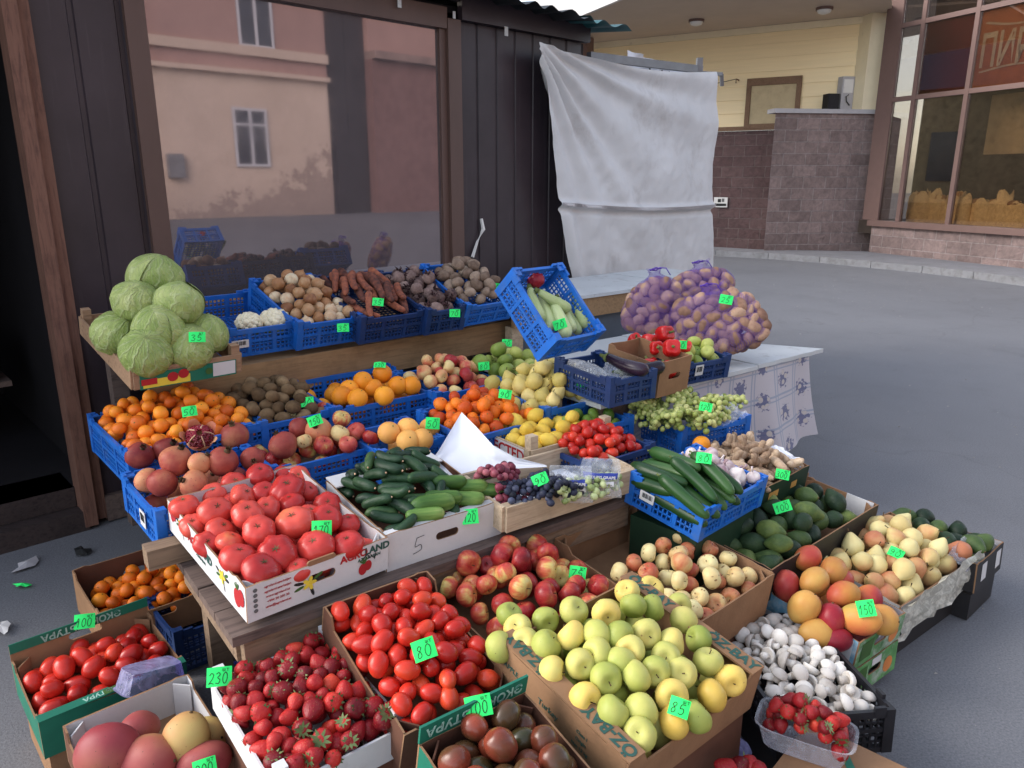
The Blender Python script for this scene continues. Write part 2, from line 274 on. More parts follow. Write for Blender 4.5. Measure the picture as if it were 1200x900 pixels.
# ---------------------------------------------------------------- mesh building
class MB:
    def __init__(s): s.v = []; s.f = []; s.m = []
    def add(s, vs, fs, mi=0):
        o = len(s.v); s.v += [tuple(v) for v in vs]; s.f += [tuple(i + o for i in f) for f in fs]; s.m += [mi] * len(fs); return s
    def box(s, x0, x1, y0, y1, z0, z1, mi=0):
        v = [(x, y, z) for z in (z0, z1) for y in (y0, y1) for x in (x0, x1)]
        return s.add(v, [(0, 2, 3, 1), (4, 5, 7, 6), (0, 1, 5, 4), (2, 6, 7, 3), (0, 4, 6, 2), (1, 3, 7, 5)], mi)
    def bar(s, a, b, w, h, mi=0, up=(0, 0, 1)):
        a = Vector(a); b = Vector(b); d = (b - a).normalized(); up = Vector(up)
        if abs(d.dot(up)) > .98: up = Vector((0, 1, 0))
        x = d.cross(up).normalized(); y = x.cross(d)
        v = [p + x * (i * w / 2) + y * (j * h / 2) for p in (a, b) for j in (-1, 1) for i in (-1, 1)]
        return s.add(v, [(0, 1, 3, 2), (4, 6, 7, 5), (0, 4, 5, 1), (2, 3, 7, 6), (0, 2, 6, 4), (1, 5, 7, 3)], mi)
    def tube(s, pts, r, n=8, mi=0, cap=True):
        pts = [Vector(p) for p in pts]; o = []
        for i, p in enumerate(pts):
            d = (pts[min(i + 1, len(pts) - 1)] - pts[max(i - 1, 0)]).normalized()
            a = Vector((0, 0, 1)) if abs(d.z) < .9 else Vector((1, 0, 0))
            x = d.cross(a).normalized(); y = x.cross(d); rr = r[i] if isinstance(r, (list, tuple)) else r
            o += [p + (x * math.cos(2 * math.pi * k / n) + y * math.sin(2 * math.pi * k / n)) * rr for k in range(n)]
        fs = [(i * n + k, i * n + (k + 1) % n, (i + 1) * n + (k + 1) % n, (i + 1) * n + k) for i in range(len(pts) - 1) for k in range(n)]
        if cap: fs += [tuple(range(n))[::-1], tuple((len(pts) - 1) * n + k for k in range(n))]
        return s.add(o, fs, mi)
    def grid(s, fn, nu, nv, mi=0, flip=False):
        v = [fn(i / nu, j / nv) for j in range(nv + 1) for i in range(nu + 1)]
        w = nu + 1
        fs = [(j * w + i, j * w + i + 1, (j + 1) * w + i + 1, (j + 1) * w + i) for j in range(nv) for i in range(nu)]
        if flip: fs = [f[::-1] for f in fs]
        return s.add(v, fs, mi)
    def plate(s, outline, holes, fn, t, mi=(0, 0, 0)):
        """flat 2-D outline with holes, thickness t; fn(x, y, d) -> 3-D, d the depth; mi front, back, edge"""
        loops = [outline] + list(holes); flat = [p for l in loops for p in l]
        tri = tessellate_polygon([[Vector((p[0], p[1], 0)) for p in l] for l in loops]); n = len(flat)
        tr = []
        for a, b, c in tri:
            ar = (flat[b][0] - flat[a][0]) * (flat[c][1] - flat[a][1]) - (flat[b][1] - flat[a][1]) * (flat[c][0] - flat[a][0])
            tr.append((a, b, c) if ar > 0 else (a, c, b))
        s.add([fn(x, y, 0) for x, y in flat], tr, mi[0])
        s.add([fn(x, y, t) for x, y in flat], [f[::-1] for f in tr], mi[1])
        for l in loops:
            k = len(l); o = [fn(x, y, 0) for x, y in l] + [fn(x, y, t) for x, y in l]
            s.add(o, [(i, i + k, (i + 1) % k + k, (i + 1) % k) for i in range(k)], mi[2])
        return s
    def mesh(s, name, mats, smooth=False):
        me = bpy.data.meshes.new(name); me.from_pydata(s.v, [], s.f)
        if not isinstance(mats, (list, tuple)): mats = [mats]
        for m in mats: me.materials.append(M[m] if isinstance(m, str) else m)
        if len(mats) > 1: me.polygons.foreach_set('material_index', s.m)
        if smooth: me.polygons.foreach_set('use_smooth', [True] * len(me.polygons))
        me.update(); return me
    def build(s, name, mats, parent=None, M4=None, smooth=False):
        return link(name, s.mesh(name, mats, smooth), parent, M4)
def link(name, data, parent=None, M4=None):
    o = bpy.data.objects.new(name, data); COL.objects.link(o)
    if parent is not None: o.parent = parent
    if M4 is not None: o.matrix_basis = M4
    return o
def tag(o, label=None, cat=None, group=None, kind=None):
    if label: o['label'] = label
    if cat: o['category'] = cat
    if group: o['group'] = group
    if kind: o['kind'] = kind
    return o
def thing(name, label, cat, M4=None, group=None):
    o = link(name, None, None, M4); o.empty_display_size = .05
    return tag(o, label, cat, group)
def rrect(x0, x1, y0, y1, r, n=4):
    p = []
    for cx, cy, a in ((x1 - r, y0 + r, -90), (x1 - r, y1 - r, 0), (x0 + r, y1 - r, 90), (x0 + r, y0 + r, 180)):
        p += [(cx + r * math.cos(R(a + 90 * k / n)), cy + r * math.sin(R(a + 90 * k / n))) for k in range(n + 1)]
    return p
_tc = {}
def text_mesh(s, size, mat, bold=0.0, depth=.0004):
    key = (s, round(size, 4), mat, bold)
    if key in _tc: return _tc[key]
    cu = bpy.data.curves.new('lettering', 'FONT'); cu.body = s; cu.size = size; cu.align_x = 'CENTER'; cu.align_y = 'CENTER'; cu.extrude = depth; cu.offset = bold; cu.resolution_u = 3
    o = bpy.data.objects.new('lettering', cu); COL.objects.link(o)
    dg = bpy.context.evaluated_depsgraph_get(); dg.update()
    me = bpy.data.meshes.new_from_object(o.evaluated_get(dg)); me.materials.clear(); me.materials.append(M[mat])
    bpy.data.objects.remove(o); bpy.data.curves.remove(cu); _tc[key] = me
    return me

# ---------------------------------------------------------------- bins: a tilted local frame at the front left rim corner
class Bin:
    def __init__(s, FL, frx, z, ang, Lz, tilt=0., W=None, BL=None, brx=None):
        """FL: photo place of the front-left rim corner at height z; frx: photo column of the front-right one"""
        ex = Vector((math.cos(R(ang)), math.sin(R(ang)), 0)); pe = Vector((-ex.y, ex.x, 0))
        ey = pe * math.cos(R(tilt)) + Vector((0, 0, 1)) * math.sin(R(tilt)); ez = ex.cross(ey)
        a, col = (FL, frx) if BL is None else (BL, brx)
        A = P(a[0], a[1], z)
        if W is None:
            k = (col - 600) / F; dk = lambda q: q.x - k * (q.y * math.cos(PITCH) - (q.z - EYE) * math.sin(PITCH))
            W = -dk(A) / (dk(A + ex) - dk(A))
        O = A if BL is None else A - ey * Lz
        s.O, s.ex, s.ey, s.ez, s.W, s.L, s.tilt, s.ang = O, ex, ey, ez, W, Lz, tilt, ang
        s.M = Matrix(((ex.x, ey.x, ez.x, O.x), (ex.y, ey.y, ez.y, O.y), (ex.z, ey.z, ez.z, O.z), (0, 0, 0, 1)))
        s.Mi = s.M.inverted()
        s.sph = []            # (centre, radius) of what lies in it, local
        s.h = .12
    def at(s, x, y, z): return s.M @ Vector((x, y, z))
    def hit(s, px, py, h=0.): return s.Mi @ hit(px, py, s.at(0, 0, h), s.ez)
    def base(s, h): s.h = h; return s.M @ Matrix.Translation((0, 0, -h))

def report(name, b):
    print('%-12s W%.2f L%.2f ang%d z%.2f' % (name, b.W, b.L, b.ang, b.O.z), [tuple(round(c) for c in proj(b.at(x, y, 0))) for x, y in ((0, 0), (b.W, 0), (b.W, b.L), (0, b.L))])

def lattice(mb, x0, x1, z0, z1, fn, cell=.019, t=.0045, w=.0055):
    """open grid of bars between x0..x1, z0..z1; fn(x, z, d) -> 3-D"""
    def b(xa, xb, za, zb):
        v = [fn(x, z, d) for d in (0, t) for z in (za, zb) for x in (xa, xb)]
        mb.add(v, [(0, 1, 3, 2), (4, 6, 7, 5), (0, 4, 5, 1), (2, 3, 7, 6), (0, 2, 6, 4), (1, 5, 7, 3)])
    n = max(2, round((x1 - x0) / cell)); k = max(2, round((z1 - z0) / cell))
    for i in range(1, n): x = x0 + (x1 - x0) * i / n; b(x - w / 2, x + w / 2, z0, z1)
    for j in range(1, k): z = z0 + (z1 - z0) * j / k; b(x0, x1, z - w / 2 + .0003, z + w / 2 + .0003)

def plastic_crate(b, h, mat, label, group=None, lugs=True, sticker=None):
    W, Lx = b.W, b.L
    t = thing('plastic_crate', label, 'crate', b.base(h), group)
    mb = MB(); lattice(mb, .01, W - .01, .01, Lx - .01, lambda x, y, d: (x, y, d + .004), .024)
    mb.box(.008, W - .008, .008, .02, .0035, .0095).box(.008, W - .008, Lx - .02, Lx - .008, .0035, .0095)
    mb.build('floor_grid', mat, t)
    sides = [(W, lambda x, z, d: (x, d, z)), (W, lambda x, z, d: (x, Lx - d, z)), (Lx, lambda x, z, d: (d, x, z)), (Lx, lambda x, z, d: (W - d, x, z))]
    for ln, fn in sides:
        mb = MB(); lattice(mb, .02, ln - .02, .012, h - .02, fn)
        def rail(xa, xb, za, zb, da, db):
            v = [fn(x, z, d) for d in (da, db) for z in (za, zb) for x in (xa, xb)]
            mb.add(v, [(0, 1, 3, 2), (4, 6, 7, 5), (0, 4, 5, 1), (2, 3, 7, 6), (0, 2, 6, 4), (1, 5, 7, 3)])
        rail(.018, ln - .018, h - .022, h - .001, -.006, .006)      # rim
        rail(.018, ln - .018, 0, .014, -.003, .006)                 # foot rail
        rail(.018, ln - .018, h * .48, h * .48 + .011, -.003, .0065)
        for q in (.33, .67): rail(ln * q - .008, ln * q + .008, .002, h - .01, -.0035, .0062)
        # two folded catches on the rim
        for q in (.12, .88): rail(ln * q - .016, ln * q + .016, h - .012, h + .011, -.008, .002)
        mb.build('side_panel', mat, t)
    for cx in (0, 1):
        for cy in (0, 1):
            mb = MB(); x = cx * W; y = cy * Lx; sx = 1 - 2 * cx; sy = 1 - 2 * cy
            xs = sorted((x - .006 * sx, x + .024 * sx)); ys = sorted((y - .006 * sy, y + .006 * sy))
            mb.box(xs[0], xs[1], ys[0], ys[1], .0, h + (.016 if lugs else .002))
            xs = sorted((x - .0055 * sx, x + .0055 * sx)); ys = sorted((y + .006 * sy, y + .026 * sy))
            mb.box(xs[0], xs[1], ys[0], ys[1], .0, h + (.016 if lugs else .002))
            if lugs:
                xs = sorted((x - .002 * sx, x + .030 * sx)); ys = sorted((y - .002 * sy, y + .030 * sy))
                mb.box(xs[0], xs[1], ys[0], ys[1], h + .004, h + .0105)
            mb.build('corner_post', mat, t)
    if sticker:
        x, z, w_, hh, side = sticker
        mb = MB()
        if side == 'front': mb.box(x, x + w_, -.0095, -.0075, z, z + hh)
        else: mb.box(-.0095, -.0075, x, x + w_, z, z + hh)
        sk = mb.build('sticker', 'white_label', t)
        m2 = MB(); random.seed(3)
        for i in range(10):
            q = x + w_ * (.12 + .075 * i); ww = w_ * random.choice((.02, .035, .05))
            if side == 'front': m2.box(q, q + ww, -.0105, -.0100, z + hh * .35, z + hh * .85)
            else: m2.box(-.0105, -.0100, q, q + ww, z + hh * .35, z + hh * .85)
        m2.build('barcode', 'ink_black', sk)
    return t

def wav(w, h, notch=.02, lo=.0, seed=0):
    """top edge of a cardboard end: raised corners, gently lower middle"""
    rr = random.Random(seed)
    j = lambda a: a + rr.uniform(-.003, .003)
    return [(w, 0), (w, j(h)), (w * .90, j(h + .002)), (w * .86, j(h - notch)), (w * .5, j(h - notch - lo)), (w * .14, j(h - notch)), (w * .10, j(h + .002)), (0, j(h)), (0, 0)]
def card_box(b, h, out, inn, label, group=None, hole=True, notch=(.018, .018, .0, .0), mats=None, rims=True, flap=None, name='cardboard_box', bottom_mat=None, skip_back=False, edge='card'):
    """sides: front, back, left, right"""
    W, Lx = b.W, b.L; T = .005
    t = thing(name, label, 'box', b.base(h), group)
    MB().box(T, W - T, T, Lx - T, 0, .006).build('bottom', bottom_mat or inn, t)
    fns = [(W, lambda x, z, d: (x, d, z)), (W, lambda x, z, d: (W - x, Lx - d, z)), (Lx - .011, lambda x, z, d: (d, Lx - .0055 - x, z)), (Lx - .011, lambda x, z, d: (W - d, x + .0055, z))]
    for k, (ln, fn) in enumerate(fns):
        if k == 1 and skip_back: continue
        hh = h
        o = wav(ln, hh, notch[k], .003, k + int(W * 100)); o = o[::-1]
        o = [o[0]] + o[1:]  # ccw seen from outside (x right, z up)
        o = o[::-1]
        hl = []
        if hole and (k < 2 or hole == 'all'): hl = [rrect(ln * .5 - .04, ln * .5 + .04, hh * .45, hh * .45 + .026, .012)[::-1]]
        mo = mats[k] if mats and mats[k] else out
        mb = MB(); mb.plate(o, hl, fn, T, (0, 1, 2)); mb.build('side_panel', [mo, inn, edge], t)
    # glued corner folds inside
    if rims:
        for cx in (0, 1):
            for cy in (0, 1):
                x = .0095 if not cx else W - .0095; y = .0095 if not cy else Lx - .0095; sx = 1 - 2 * cx; sy = 1 - 2 * cy
                mb = MB(); a = (x + .0, y + .035 * sy); c = (x + .035 * sx, y)
                mb.bar((a[0], a[1], h * .5), (c[0], c[1], h * .5), .004, h * .97 - .008)
                mb.build('corner_fold', inn, t)
    return t

def wood_crate(b, h, mat, label, group=None, post=.03, proud=.03, slats=5, bt=.008, boards=1, name='wooden_crate'):
    W, Lx = b.W, b.L
    t = thing(name, label, 'crate', b.base(h), group)
    mb = MB(); n = slats; g = W / n
    for i in range(n): mb.box(i * g + .006, (i + 1) * g - .012, bt + .001, Lx - bt - .001, .0, .007)
    mb.build('slatted_floor', mat, t)
    for fnb in ((0, W, -bt, 0.), (0, W, Lx, Lx + bt), (-bt, 0., 0, Lx), (W, W + bt, 0, Lx)):
        mb = MB()
        if boards == 1: mb.box(fnb[0], fnb[1], fnb[2], fnb[3], -.002, h)
        mb.build('side_board', mat, t)
    for cx in (0, 1):
        for cy in (0, 1):
            mb = MB(); x0 = .001 if not cx else W - post - .001; y0 = .001 if not cy else Lx - post - .001
            mb.plate([(x0, y0), (x0 + post, y0), (x0 + post, y0 + post), (x0, y0 + post)], [], lambda x, y, d: (x, y, h + proud - d), h + proud - .008)
            mb.build('corner_post', mat, t)
    return t

# ---------------------------------------------------------------- fruit meshes (life size, axis along Z for round ones, along X for long ones)
def blob(nu, nv, fn):
    """sphere grid, fn(theta, phi) -> point; phi 0 at the top"""
    mb = MB(); v = [fn(0, 0.0)]
    for j in range(1, nv):
        for i in range(nu): v.append(fn(2 * math.pi * i / nu, math.pi * j / nv))
    v.append(fn(0, math.pi)); f = []
    for i in range(nu): f.append((0, 1 + i, 1 + (i + 1) % nu))
    for j in range(nv - 2):
        for i in range(nu): a = 1 + j * nu; f.append((a + i, a + nu + i, a + nu + (i + 1) % nu, a + (i + 1) % nu))
    a = 1 + (nv - 2) * nu
    for i in range(nu): f.append((a + i, a + nu, a + (i + 1) % nu))
    mb.add(v, f); return mb
def wob(p, amp, sc, seed):
    n = mnoise.noise(Vector(p) * sc + Vector((seed * 7.3, seed * 3.1, seed))); return 1 + amp * n
def G(x, s): return math.exp(-(x / s) ** 2)
def ss(a, b, x):
    t = min(1, max(0, (x - a) / (b - a))); return t * t * (3 - 2 * t)
KIND = {}
def kind(name, mats, r, a, variants, parts=(), oname=None, smooth=True):
    """variants: list of MB; r: radius, a: half length (for packing); parts: list per variant of (part, MB, mat)"""
    ms = []
    for i, mb in enumerate(variants):
        row = []
        for mt in mats:
            row.append(mb.mesh(name, FM[mt], smooth))
        pr = [(pn, pm.mesh(pn, FM[pmat], True)) for pn, pm, pmat in (parts[i] if parts else ())]
        ms.append((row, pr))
    KIND[name] = dict(m=ms, r=r, a=a, oname=oname or name)
def sphereish(r, sq=.95, amp=.05, sc=1.3, seed=0, nu=16, nv=10, dim=0.0):
    def fn(t, p):
        d = 1 - dim * G(p, .3)
        x, y, z = math.sin(p) * math.cos(t), math.sin(p) * math.sin(t), math.cos(p) * sq * d
        k = wob((x, y, z), amp, sc, seed) * r; return (x * k, y * k, z * k)
    return blob(nu, nv, fn)
def stem_mb(x, y, z0, z1, r, lean=(.3, .1)):
    return MB().tube([(x, y, z0), (x + (z1 - z0) * lean[0] * .5, y + (z1 - z0) * lean[1] * .5, (z0 + z1) / 2), (x + (z1 - z0) * lean[0], y + (z1 - z0) * lean[1], z1)], [r, r * .8, r * 1.25], 6)
def star(n, r, z, curl, w=.35, jag=0.0, seed=0):
    """a calyx: n pointed leaves round the axis at height z"""
    mb = MB(); rr = random.Random(seed)
    for k in range(n):
        a = 2 * math.pi * k / n + rr.uniform(-.2, .2); l = r * rr.uniform(.75, 1.15); c, s = math.cos(a), math.sin(a); cu = curl * rr.uniform(.3, 1.4)
        p = []
        for q, ww in ((0.05, .4), (.35, 1.), (.7, .7), (1., .05)):
            rad = l * q; zz = z + cu * l * q * q; hw = ww * w * r * .5
            p += [(c * rad - s * hw, s * rad + c * hw, zz), (c * rad + s * hw, s * rad - c * hw, zz + .0006)]
        mb.add(p, [(0, 1, 3, 2), (2, 3, 5, 4), (4, 5, 7, 6)])
    return mb
def apple(r, seed, sq=.88, nu=20, nv=14, lob=.03):
    def fn(t, p):
        x = math.sin(p) * (1 + .07 * math.cos(p)); z = sq * math.cos(p) - .34 * G(p, .36) + .16 * G(math.pi - p, .36)
        x *= 1 + lob * math.cos(5 * t + seed) * ss(1.6, 2.8, p)
        X, Y = x * math.cos(t), x * math.sin(t); k = wob((X, Y, z), .07, 1.1, seed) * r
        return (X * k, Y * k, z * k)
    return blob(nu, nv, fn)
def make_apples(name, mats, r, sq=.88, n=4, oname='apple', nu=20, nv=14):
    vs = [apple(r, i + 1, sq * (1 + .04 * ((i % 3) - 1)), nu, nv) for i in range(n)]
    ps = [[('stem', stem_mb(0, 0, r * (sq - .42), r * (sq - .16 + .1 * (i % 2)), r * .035, (.3 * (-1) ** i, .2)), 'stem_brown')] for i in range(n)]
    kind(name, mats, r * .97, r * .97, vs, ps, oname)
make_apples('apple_red', ['apple_red'], .037)
make_apples('apple_mix', ['apple_mix'], .034)
make_apples('apple_rose', ['apple_rose'], .034, nu=16, nv=10)
make_apples('apple_yellow', ['apple_yellow', 'apple_yellow', 'apple_gold'], .041, .92)
make_apples('apple_green', ['apple_green'], .039, .86, nu=16, nv=10)
def tomato(r, seed, ribs, nu=30, nv=14, sq=.74):
    rr = random.Random(seed); ph = rr.uniform(0, 6)
    def fn(t, p):
        rb = 1 + ribs * (abs(math.sin((3 + seed % 2) * t + ph + .6 * math.sin(2 * t))) - .6) * ss(2.6, .5, p)
        x = math.sin(p) * rb; z = sq * math.cos(p) - .17 * G(p, .32) - .02 * G(math.pi - p, .3)
        X, Y = x * math.cos(t) * 1.05, x * math.sin(t); k = wob((X, Y, z), .09, .9, seed) * r
        return (X * k, Y * k, z * k)
    return blob(nu, nv, fn)
kind('tomato_pink', ['tomato_pink'], .045, .050, [tomato(.052, i + 1, .10 if i != 3 else .2) for i in range(5)],
     [[('calyx', star(5 + i % 2, .0115, .0318, .25, .24, seed=i), 'stem_dark')] for i in range(5)], 'beefsteak_tomato')
def plum(r, l, seed, nu=16, nv=12):
    def fn(t, p):
        z = l * math.cos(p) - .05 * G(p, .3); x = math.sin(p) ** .92 * (1 + .05 * math.cos(p))
        X, Y = x * math.cos(t), x * math.sin(t); k = wob((X, Y, z), .06, 1., seed) * r
        return (z * k, X * k, Y * k)
    return blob(nu, nv, fn)
kind('tomato_plum', ['tomato'], .0265, .033, [plum(.027, 1.22 + .06 * (i % 3), i) for i in range(4)],
     [[('stem_scar', MB().tube([(.032 * (1.0 + .05 * (i % 3)) - .0005, 0, 0), (.033 * (1.0 + .05 * (i % 3)) + .001, 0, 0)], [.003, .001], 6), 'stem_brown')] for i in range(4)], 'plum_tomato')
kind('tomato_small', ['tomato'], .021, .025, [plum(.0215, 1.15, i, 12, 9) for i in range(3)], (), 'small_tomato')
kind('tomato_dark', ['tomato_black'], .030, .033, [plum(.031, 1.12 + .06 * (i % 2), i + 9, 18, 12) for i in range(3)], (), 'black_tomato')
def cabbage(r, seed):
    rr = random.Random(seed); ph = [rr.uniform(0, 6.28) for _ in range(5)]
    def fn(t, p):
        x, y, z = math.sin(p) * math.cos(t), math.sin(p) * math.sin(t), .90 * math.cos(p)
        d = 0
        for k in range(5):   # edges of the wrapping leaves
            u = math.sin(t * (1 if k % 2 else 2) * .5 + ph[k]) + .9 * math.cos(p + ph[k] * .3)
            d += .022 * ss(-.04, .04, u) - .011
        v = .010 * abs(math.sin(9 * t + 2.2 * math.sin(p * 2 + ph[0]) + ph[1])) ** 3 * ss(.1, .5, p)
        v += .012 * mnoise.noise(Vector((x, y, z)) * 5 + Vector((seed, 0, 0)))
        k = wob((x, y, z), .09, 1.0, seed) * r * (1 + d + v); return (x * k, y * k, z * k)
    return blob(56, 34, fn)
def cab_leaf(r, seed):
    def fn(u, v):
        t = (u - .5) * 2.0 + seed; p = .15 + v * 2.0
        rip = .012 * math.sin(9 * u + seed) + .02 * mnoise.noise(Vector((u * 3, v * 3, seed)))
        k = r * (1.012 + rip * v + .05 * max(0, v - .8) * 3) * wob((math.sin(p) * math.cos(t), math.sin(p) * math.sin(t), .9 * math.cos(p)), .09, 1.0, int(seed * 10) % 9)
        w = 1
        return (math.sin(p) * math.cos(t) * k, math.sin(p) * math.sin(t) * k, .9 * math.cos(p) * k)
    return MB().grid(fn, 14, 14)
kind('cabbage', ['cabbage'], .098, .098, [cabbage(.105, i + 1) for i in range(4)], [[('outer_leaf', cab_leaf(.106, i + 1.2), 'cabbage')] for i in range(4)])
def onion(r, seed):
    def fn(t, p):
        x = math.sin(p); z = .84 * math.cos(p) + .34 * G(p, .22) - .10 * G(math.pi - p, .3)
        x *= 1 - .12 * G(p, .5); X, Y = x * math.cos(t), x * math.sin(t); k = wob((X, Y, z), .05, 1.3, seed) * r
        return (X * k, Y * k, z * k)
    return blob(14, 12, fn)
kind('onion', ['onion'], .031, .033, [onion(.033, i) for i in range(4)])
def longm(a, r, seed, bend=.12, prof=None, nu=12, nv=16, bumpy=.0, amp=.04):
    rr = random.Random(seed); ba = rr.uniform(0, 6.28); bd = bend * rr.uniform(.4, 1.2)
    prof = prof or (lambda s: max(0, 1 - abs(s) ** 5) ** .5)
    mb = MB(); pts = []
    for j in range(nv + 1):
        s = -math.cos(math.pi * j / nv); rad = max(.0004, prof(s) * r); c = (s * s - .4) * bd * a
        for i in range(nu):
            t = 2 * math.pi * i / nu; k = rad * (1 + amp * mnoise.noise(Vector((s * 3, math.cos(t), math.sin(t))) + Vector((seed * 5, 0, 0))) + bumpy * mnoise.noise(Vector((s * 14, 4 * math.cos(t), 4 * math.sin(t) + seed))))
            pts.append((s * a, math.cos(t) * k + c * math.cos(ba), math.sin(t) * k + c * math.sin(ba)))
    fs = [(j * nu + i, (j + 1) * nu + i, (j + 1) * nu + (i + 1) % nu, j * nu + (i + 1) % nu) for j in range(nv) for i in range(nu)]
    mb.add(pts, [f[::-1] for f in fs] + [tuple(range(nu))[::-1] if False else tuple(range(nu)), tuple(nv * nu + k for k in range(nu))[::-1]])
    return mb
kind('gherkin', ['cucumber'], .0165, .055, [longm(.055, .0175, i, .18, bumpy=.10) for i in range(5)], [[('blossom_end', MB().tube([(.0535, 0, 0), (.057, 0, 0)], [.004, .002], 6), 'pith')] for i in range(5)])
kind('striped_cucumber', ['cucumber2'], .027, .07, [longm(.07, .028, i, .05, bumpy=.05) for i in range(3)], (), 'cucumber')
kind('long_cucumber', ['cucumber3'], .023, .115, [longm(.115, .0235, i + 3, .07, lambda s: max(0, 1 - abs(s) ** 6) ** .5 * (1 - .1 * s), 14, 20, .03) for i in range(4)],
     [[('stem', stem_mb(0, 0, 0, .012, .0035), 'stem')] for i in range(4)], 'cucumber')
for row, pr in KIND['long_cucumber']['m']:
    pr[0][1].transform(Matrix.Translation((-.114, 0, 0)) @ Matrix.Rotation(R(-90), 4, 'Y'))
kind('carrot', ['carrot'], .020, .095, [longm(.098, .0225, i, .12, lambda s: max(.0, (1 - abs(s) ** 8)) ** .5 * (.98 - .30 * (s * .5 + .5)), 12, 16, .05, .12) for i in range(5)],
     [[('leaf_scar', MB().tube([(-.100, 0, 0), (-.094, 0, 0)], [.007, .011], 8), 'beet_stub')] for i in range(5)])
def zprof(s): return max(0, 1 - abs(s) ** 6) ** .5 * (.62 + .36 * ss(-.9, .9, s))
kind('zucchini', ['zucchini'], .024, .085, [longm(.09, .029, i, .06, zprof, 14, 18, .02) for i in range(3)],
     [[('stem', MB().tube([(-.104, .003, 0), (-.094, .001, 0), (-.085, 0, 0)], [.0095, .0105, .016], 8), 'stem')] for i in range(3)])
kind('eggplant', ['eggplant'], .032, .11, [longm(.115, .036, i, .10, zprof, 16, 18) for i in range(2)], [[('calyx', MB().tube([(-.14, .006, 0), (-.117, 0, 0), (-.098, 0, 0)], [.007, .010, .0245], 8), 'stem')] for i in range(2)])
def potato(a, b, c, seed, nu=14, nv=10):
    def fn(t, p):
        x, y, z = math.sin(p) * math.cos(t), math.sin(p) * math.sin(t), math.cos(p)
        k = wob((x, y, z), .16, 1.1, seed); return (z * a * k, x * b * k, y * c * k)
    return blob(nu, nv, fn)
kind('potato', ['potato'], .028, .036, [potato(.039, .031, .027, i) for i in range(5)])
kind('net_potato', ['potato2'], .029, .040, [potato(.043, .032, .029, i + 20) for i in range(5)], (), 'potato')
kind('kiwi', ['kiwi'], .025, .031, [plum(.026, 1.22, i + 3, 14, 10) for i in range(3)])
def beet(seed):
    def fn(t, p):
        x = math.sin(p); z = .9 * math.cos(p) - .55 * G(math.pi - p, .16); X, Y = x * math.cos(t), x * math.sin(t)
        k = wob((X, Y, z), .16, 1.4, seed) * .035; return (X * k, Y * k, z * k)
    return blob(14, 12, fn)
def stubs(seed):
    rr = random.Random(seed); mb = MB()
    for i in range(11):
        a = rr.uniform(0, 6.28); q = rr.uniform(.2, 1.)
        mb.tube([(.008 * q * math.cos(a), .008 * q * math.sin(a), .026), (.014 * q * math.cos(a), .014 * q * math.sin(a), .040), (.026 * q * math.cos(a + .4), .026 * q * math.sin(a + .4), .046 + .014 * rr.random())], [.0042, .0032, .0012], 5)
    return mb
kind('beet', ['beet'], .033, .035, [beet(i) for i in range(4)], [[('leaf_stubs', stubs(i), 'beet_stub')] for i in range(4)], 'beetroot')
def citrus(r, seed, sq=.93, nip=0.): return sphereish(r, sq, .05, 1.1, seed, 18, 12, .05)
def button(r, z): return MB().tube([(0, 0, z - .002), (0, 0, z + .0015)], [r, r * .7], 6)
kind('mandarin', ['mandarin'], .0265, .027, [citrus(.028, i, .88) for i in range(4)], [[('stem_button', button(.003, .0233), 'stem')] for i in range(4)])
kind('clementine', ['clementine'], .0285, .029, [citrus(.030, i + 8, .84) for i in range(4)], [[('stem_button', button(.0034, .0237), 'stem')] for i in range(4)])
kind('orange', ['orange'], .0385, .039, [citrus(.040, i + 4, .98) for i in range(3)], [[('stem_button', button(.003, .0370), 'stem')] for i in range(3)])
kind('grapefruit', ['grapefruit'], .043, .044, [citrus(.0445, i + 4, .93) for i in range(3)], [[('stem_button', button(.0035, .0393), 'stem')] for i in range(3)])
def lemonm(r, seed):
    def fn(t, p):
        z = 1.22 * math.cos(p) + .16 * G(p, .25) - .16 * G(math.pi - p, .28); x = math.sin(p)
        X, Y = x * math.cos(t), x * math.sin(t); k = wob((X, Y, z), .06, 1.2, seed) * r; return (z * k, X * k, Y * k)
    return blob(16, 12, fn)
kind('lemon', ['lemon'], .029, .034, [lemonm(.0295, i) for i in range(3)])
kind('lime', ['lime'], .0255, .028, [lemonm(.0255, i + 5) for i in range(3)])
def pom(r, seed):
    def fn(t, p):
        x = math.sin(p) * (1 + .03 * math.cos(3 * t + seed)); z = .93 * math.cos(p) - .04 * G(p, .25)
        X, Y = x * math.cos(t), x * math.sin(t); k = wob((X, Y, z), .10, 1.1, seed) * r; return (X * k, Y * k, z * k)
    return blob(20, 14, fn)
def crown(r, seed):
    mb = MB(); mb.tube([(0, 0, r * .80), (0, 0, r * .98), (0, 0, r * 1.10)], [r * .26, r * .17, r * .20], 9, cap=False)
    for k in range(6):
        a = k * math.pi / 3 + seed; c, s = math.cos(a), math.sin(a)
        mb.add([(c * r * .19 - s * r * .08, s * r * .19 + c * r * .08, r * 1.09), (c * r * .19 + s * r * .08, s * r * .19 - c * r * .08, r * 1.09), (c * r * .29, s * r * .29, r * 1.2)], [(0, 1, 2)])
    mb.tube([(0, 0, r * .9), (0, 0, r * 1.0)], [r * .12, r * .05], 7)
    return mb
kind('pomegranate', ['pomegranate'], .045, .046, [pom(.047, i + 2) for i in range(4)], [[('crown', crown(.047, i), 'stem_brown')] for i in range(4)])
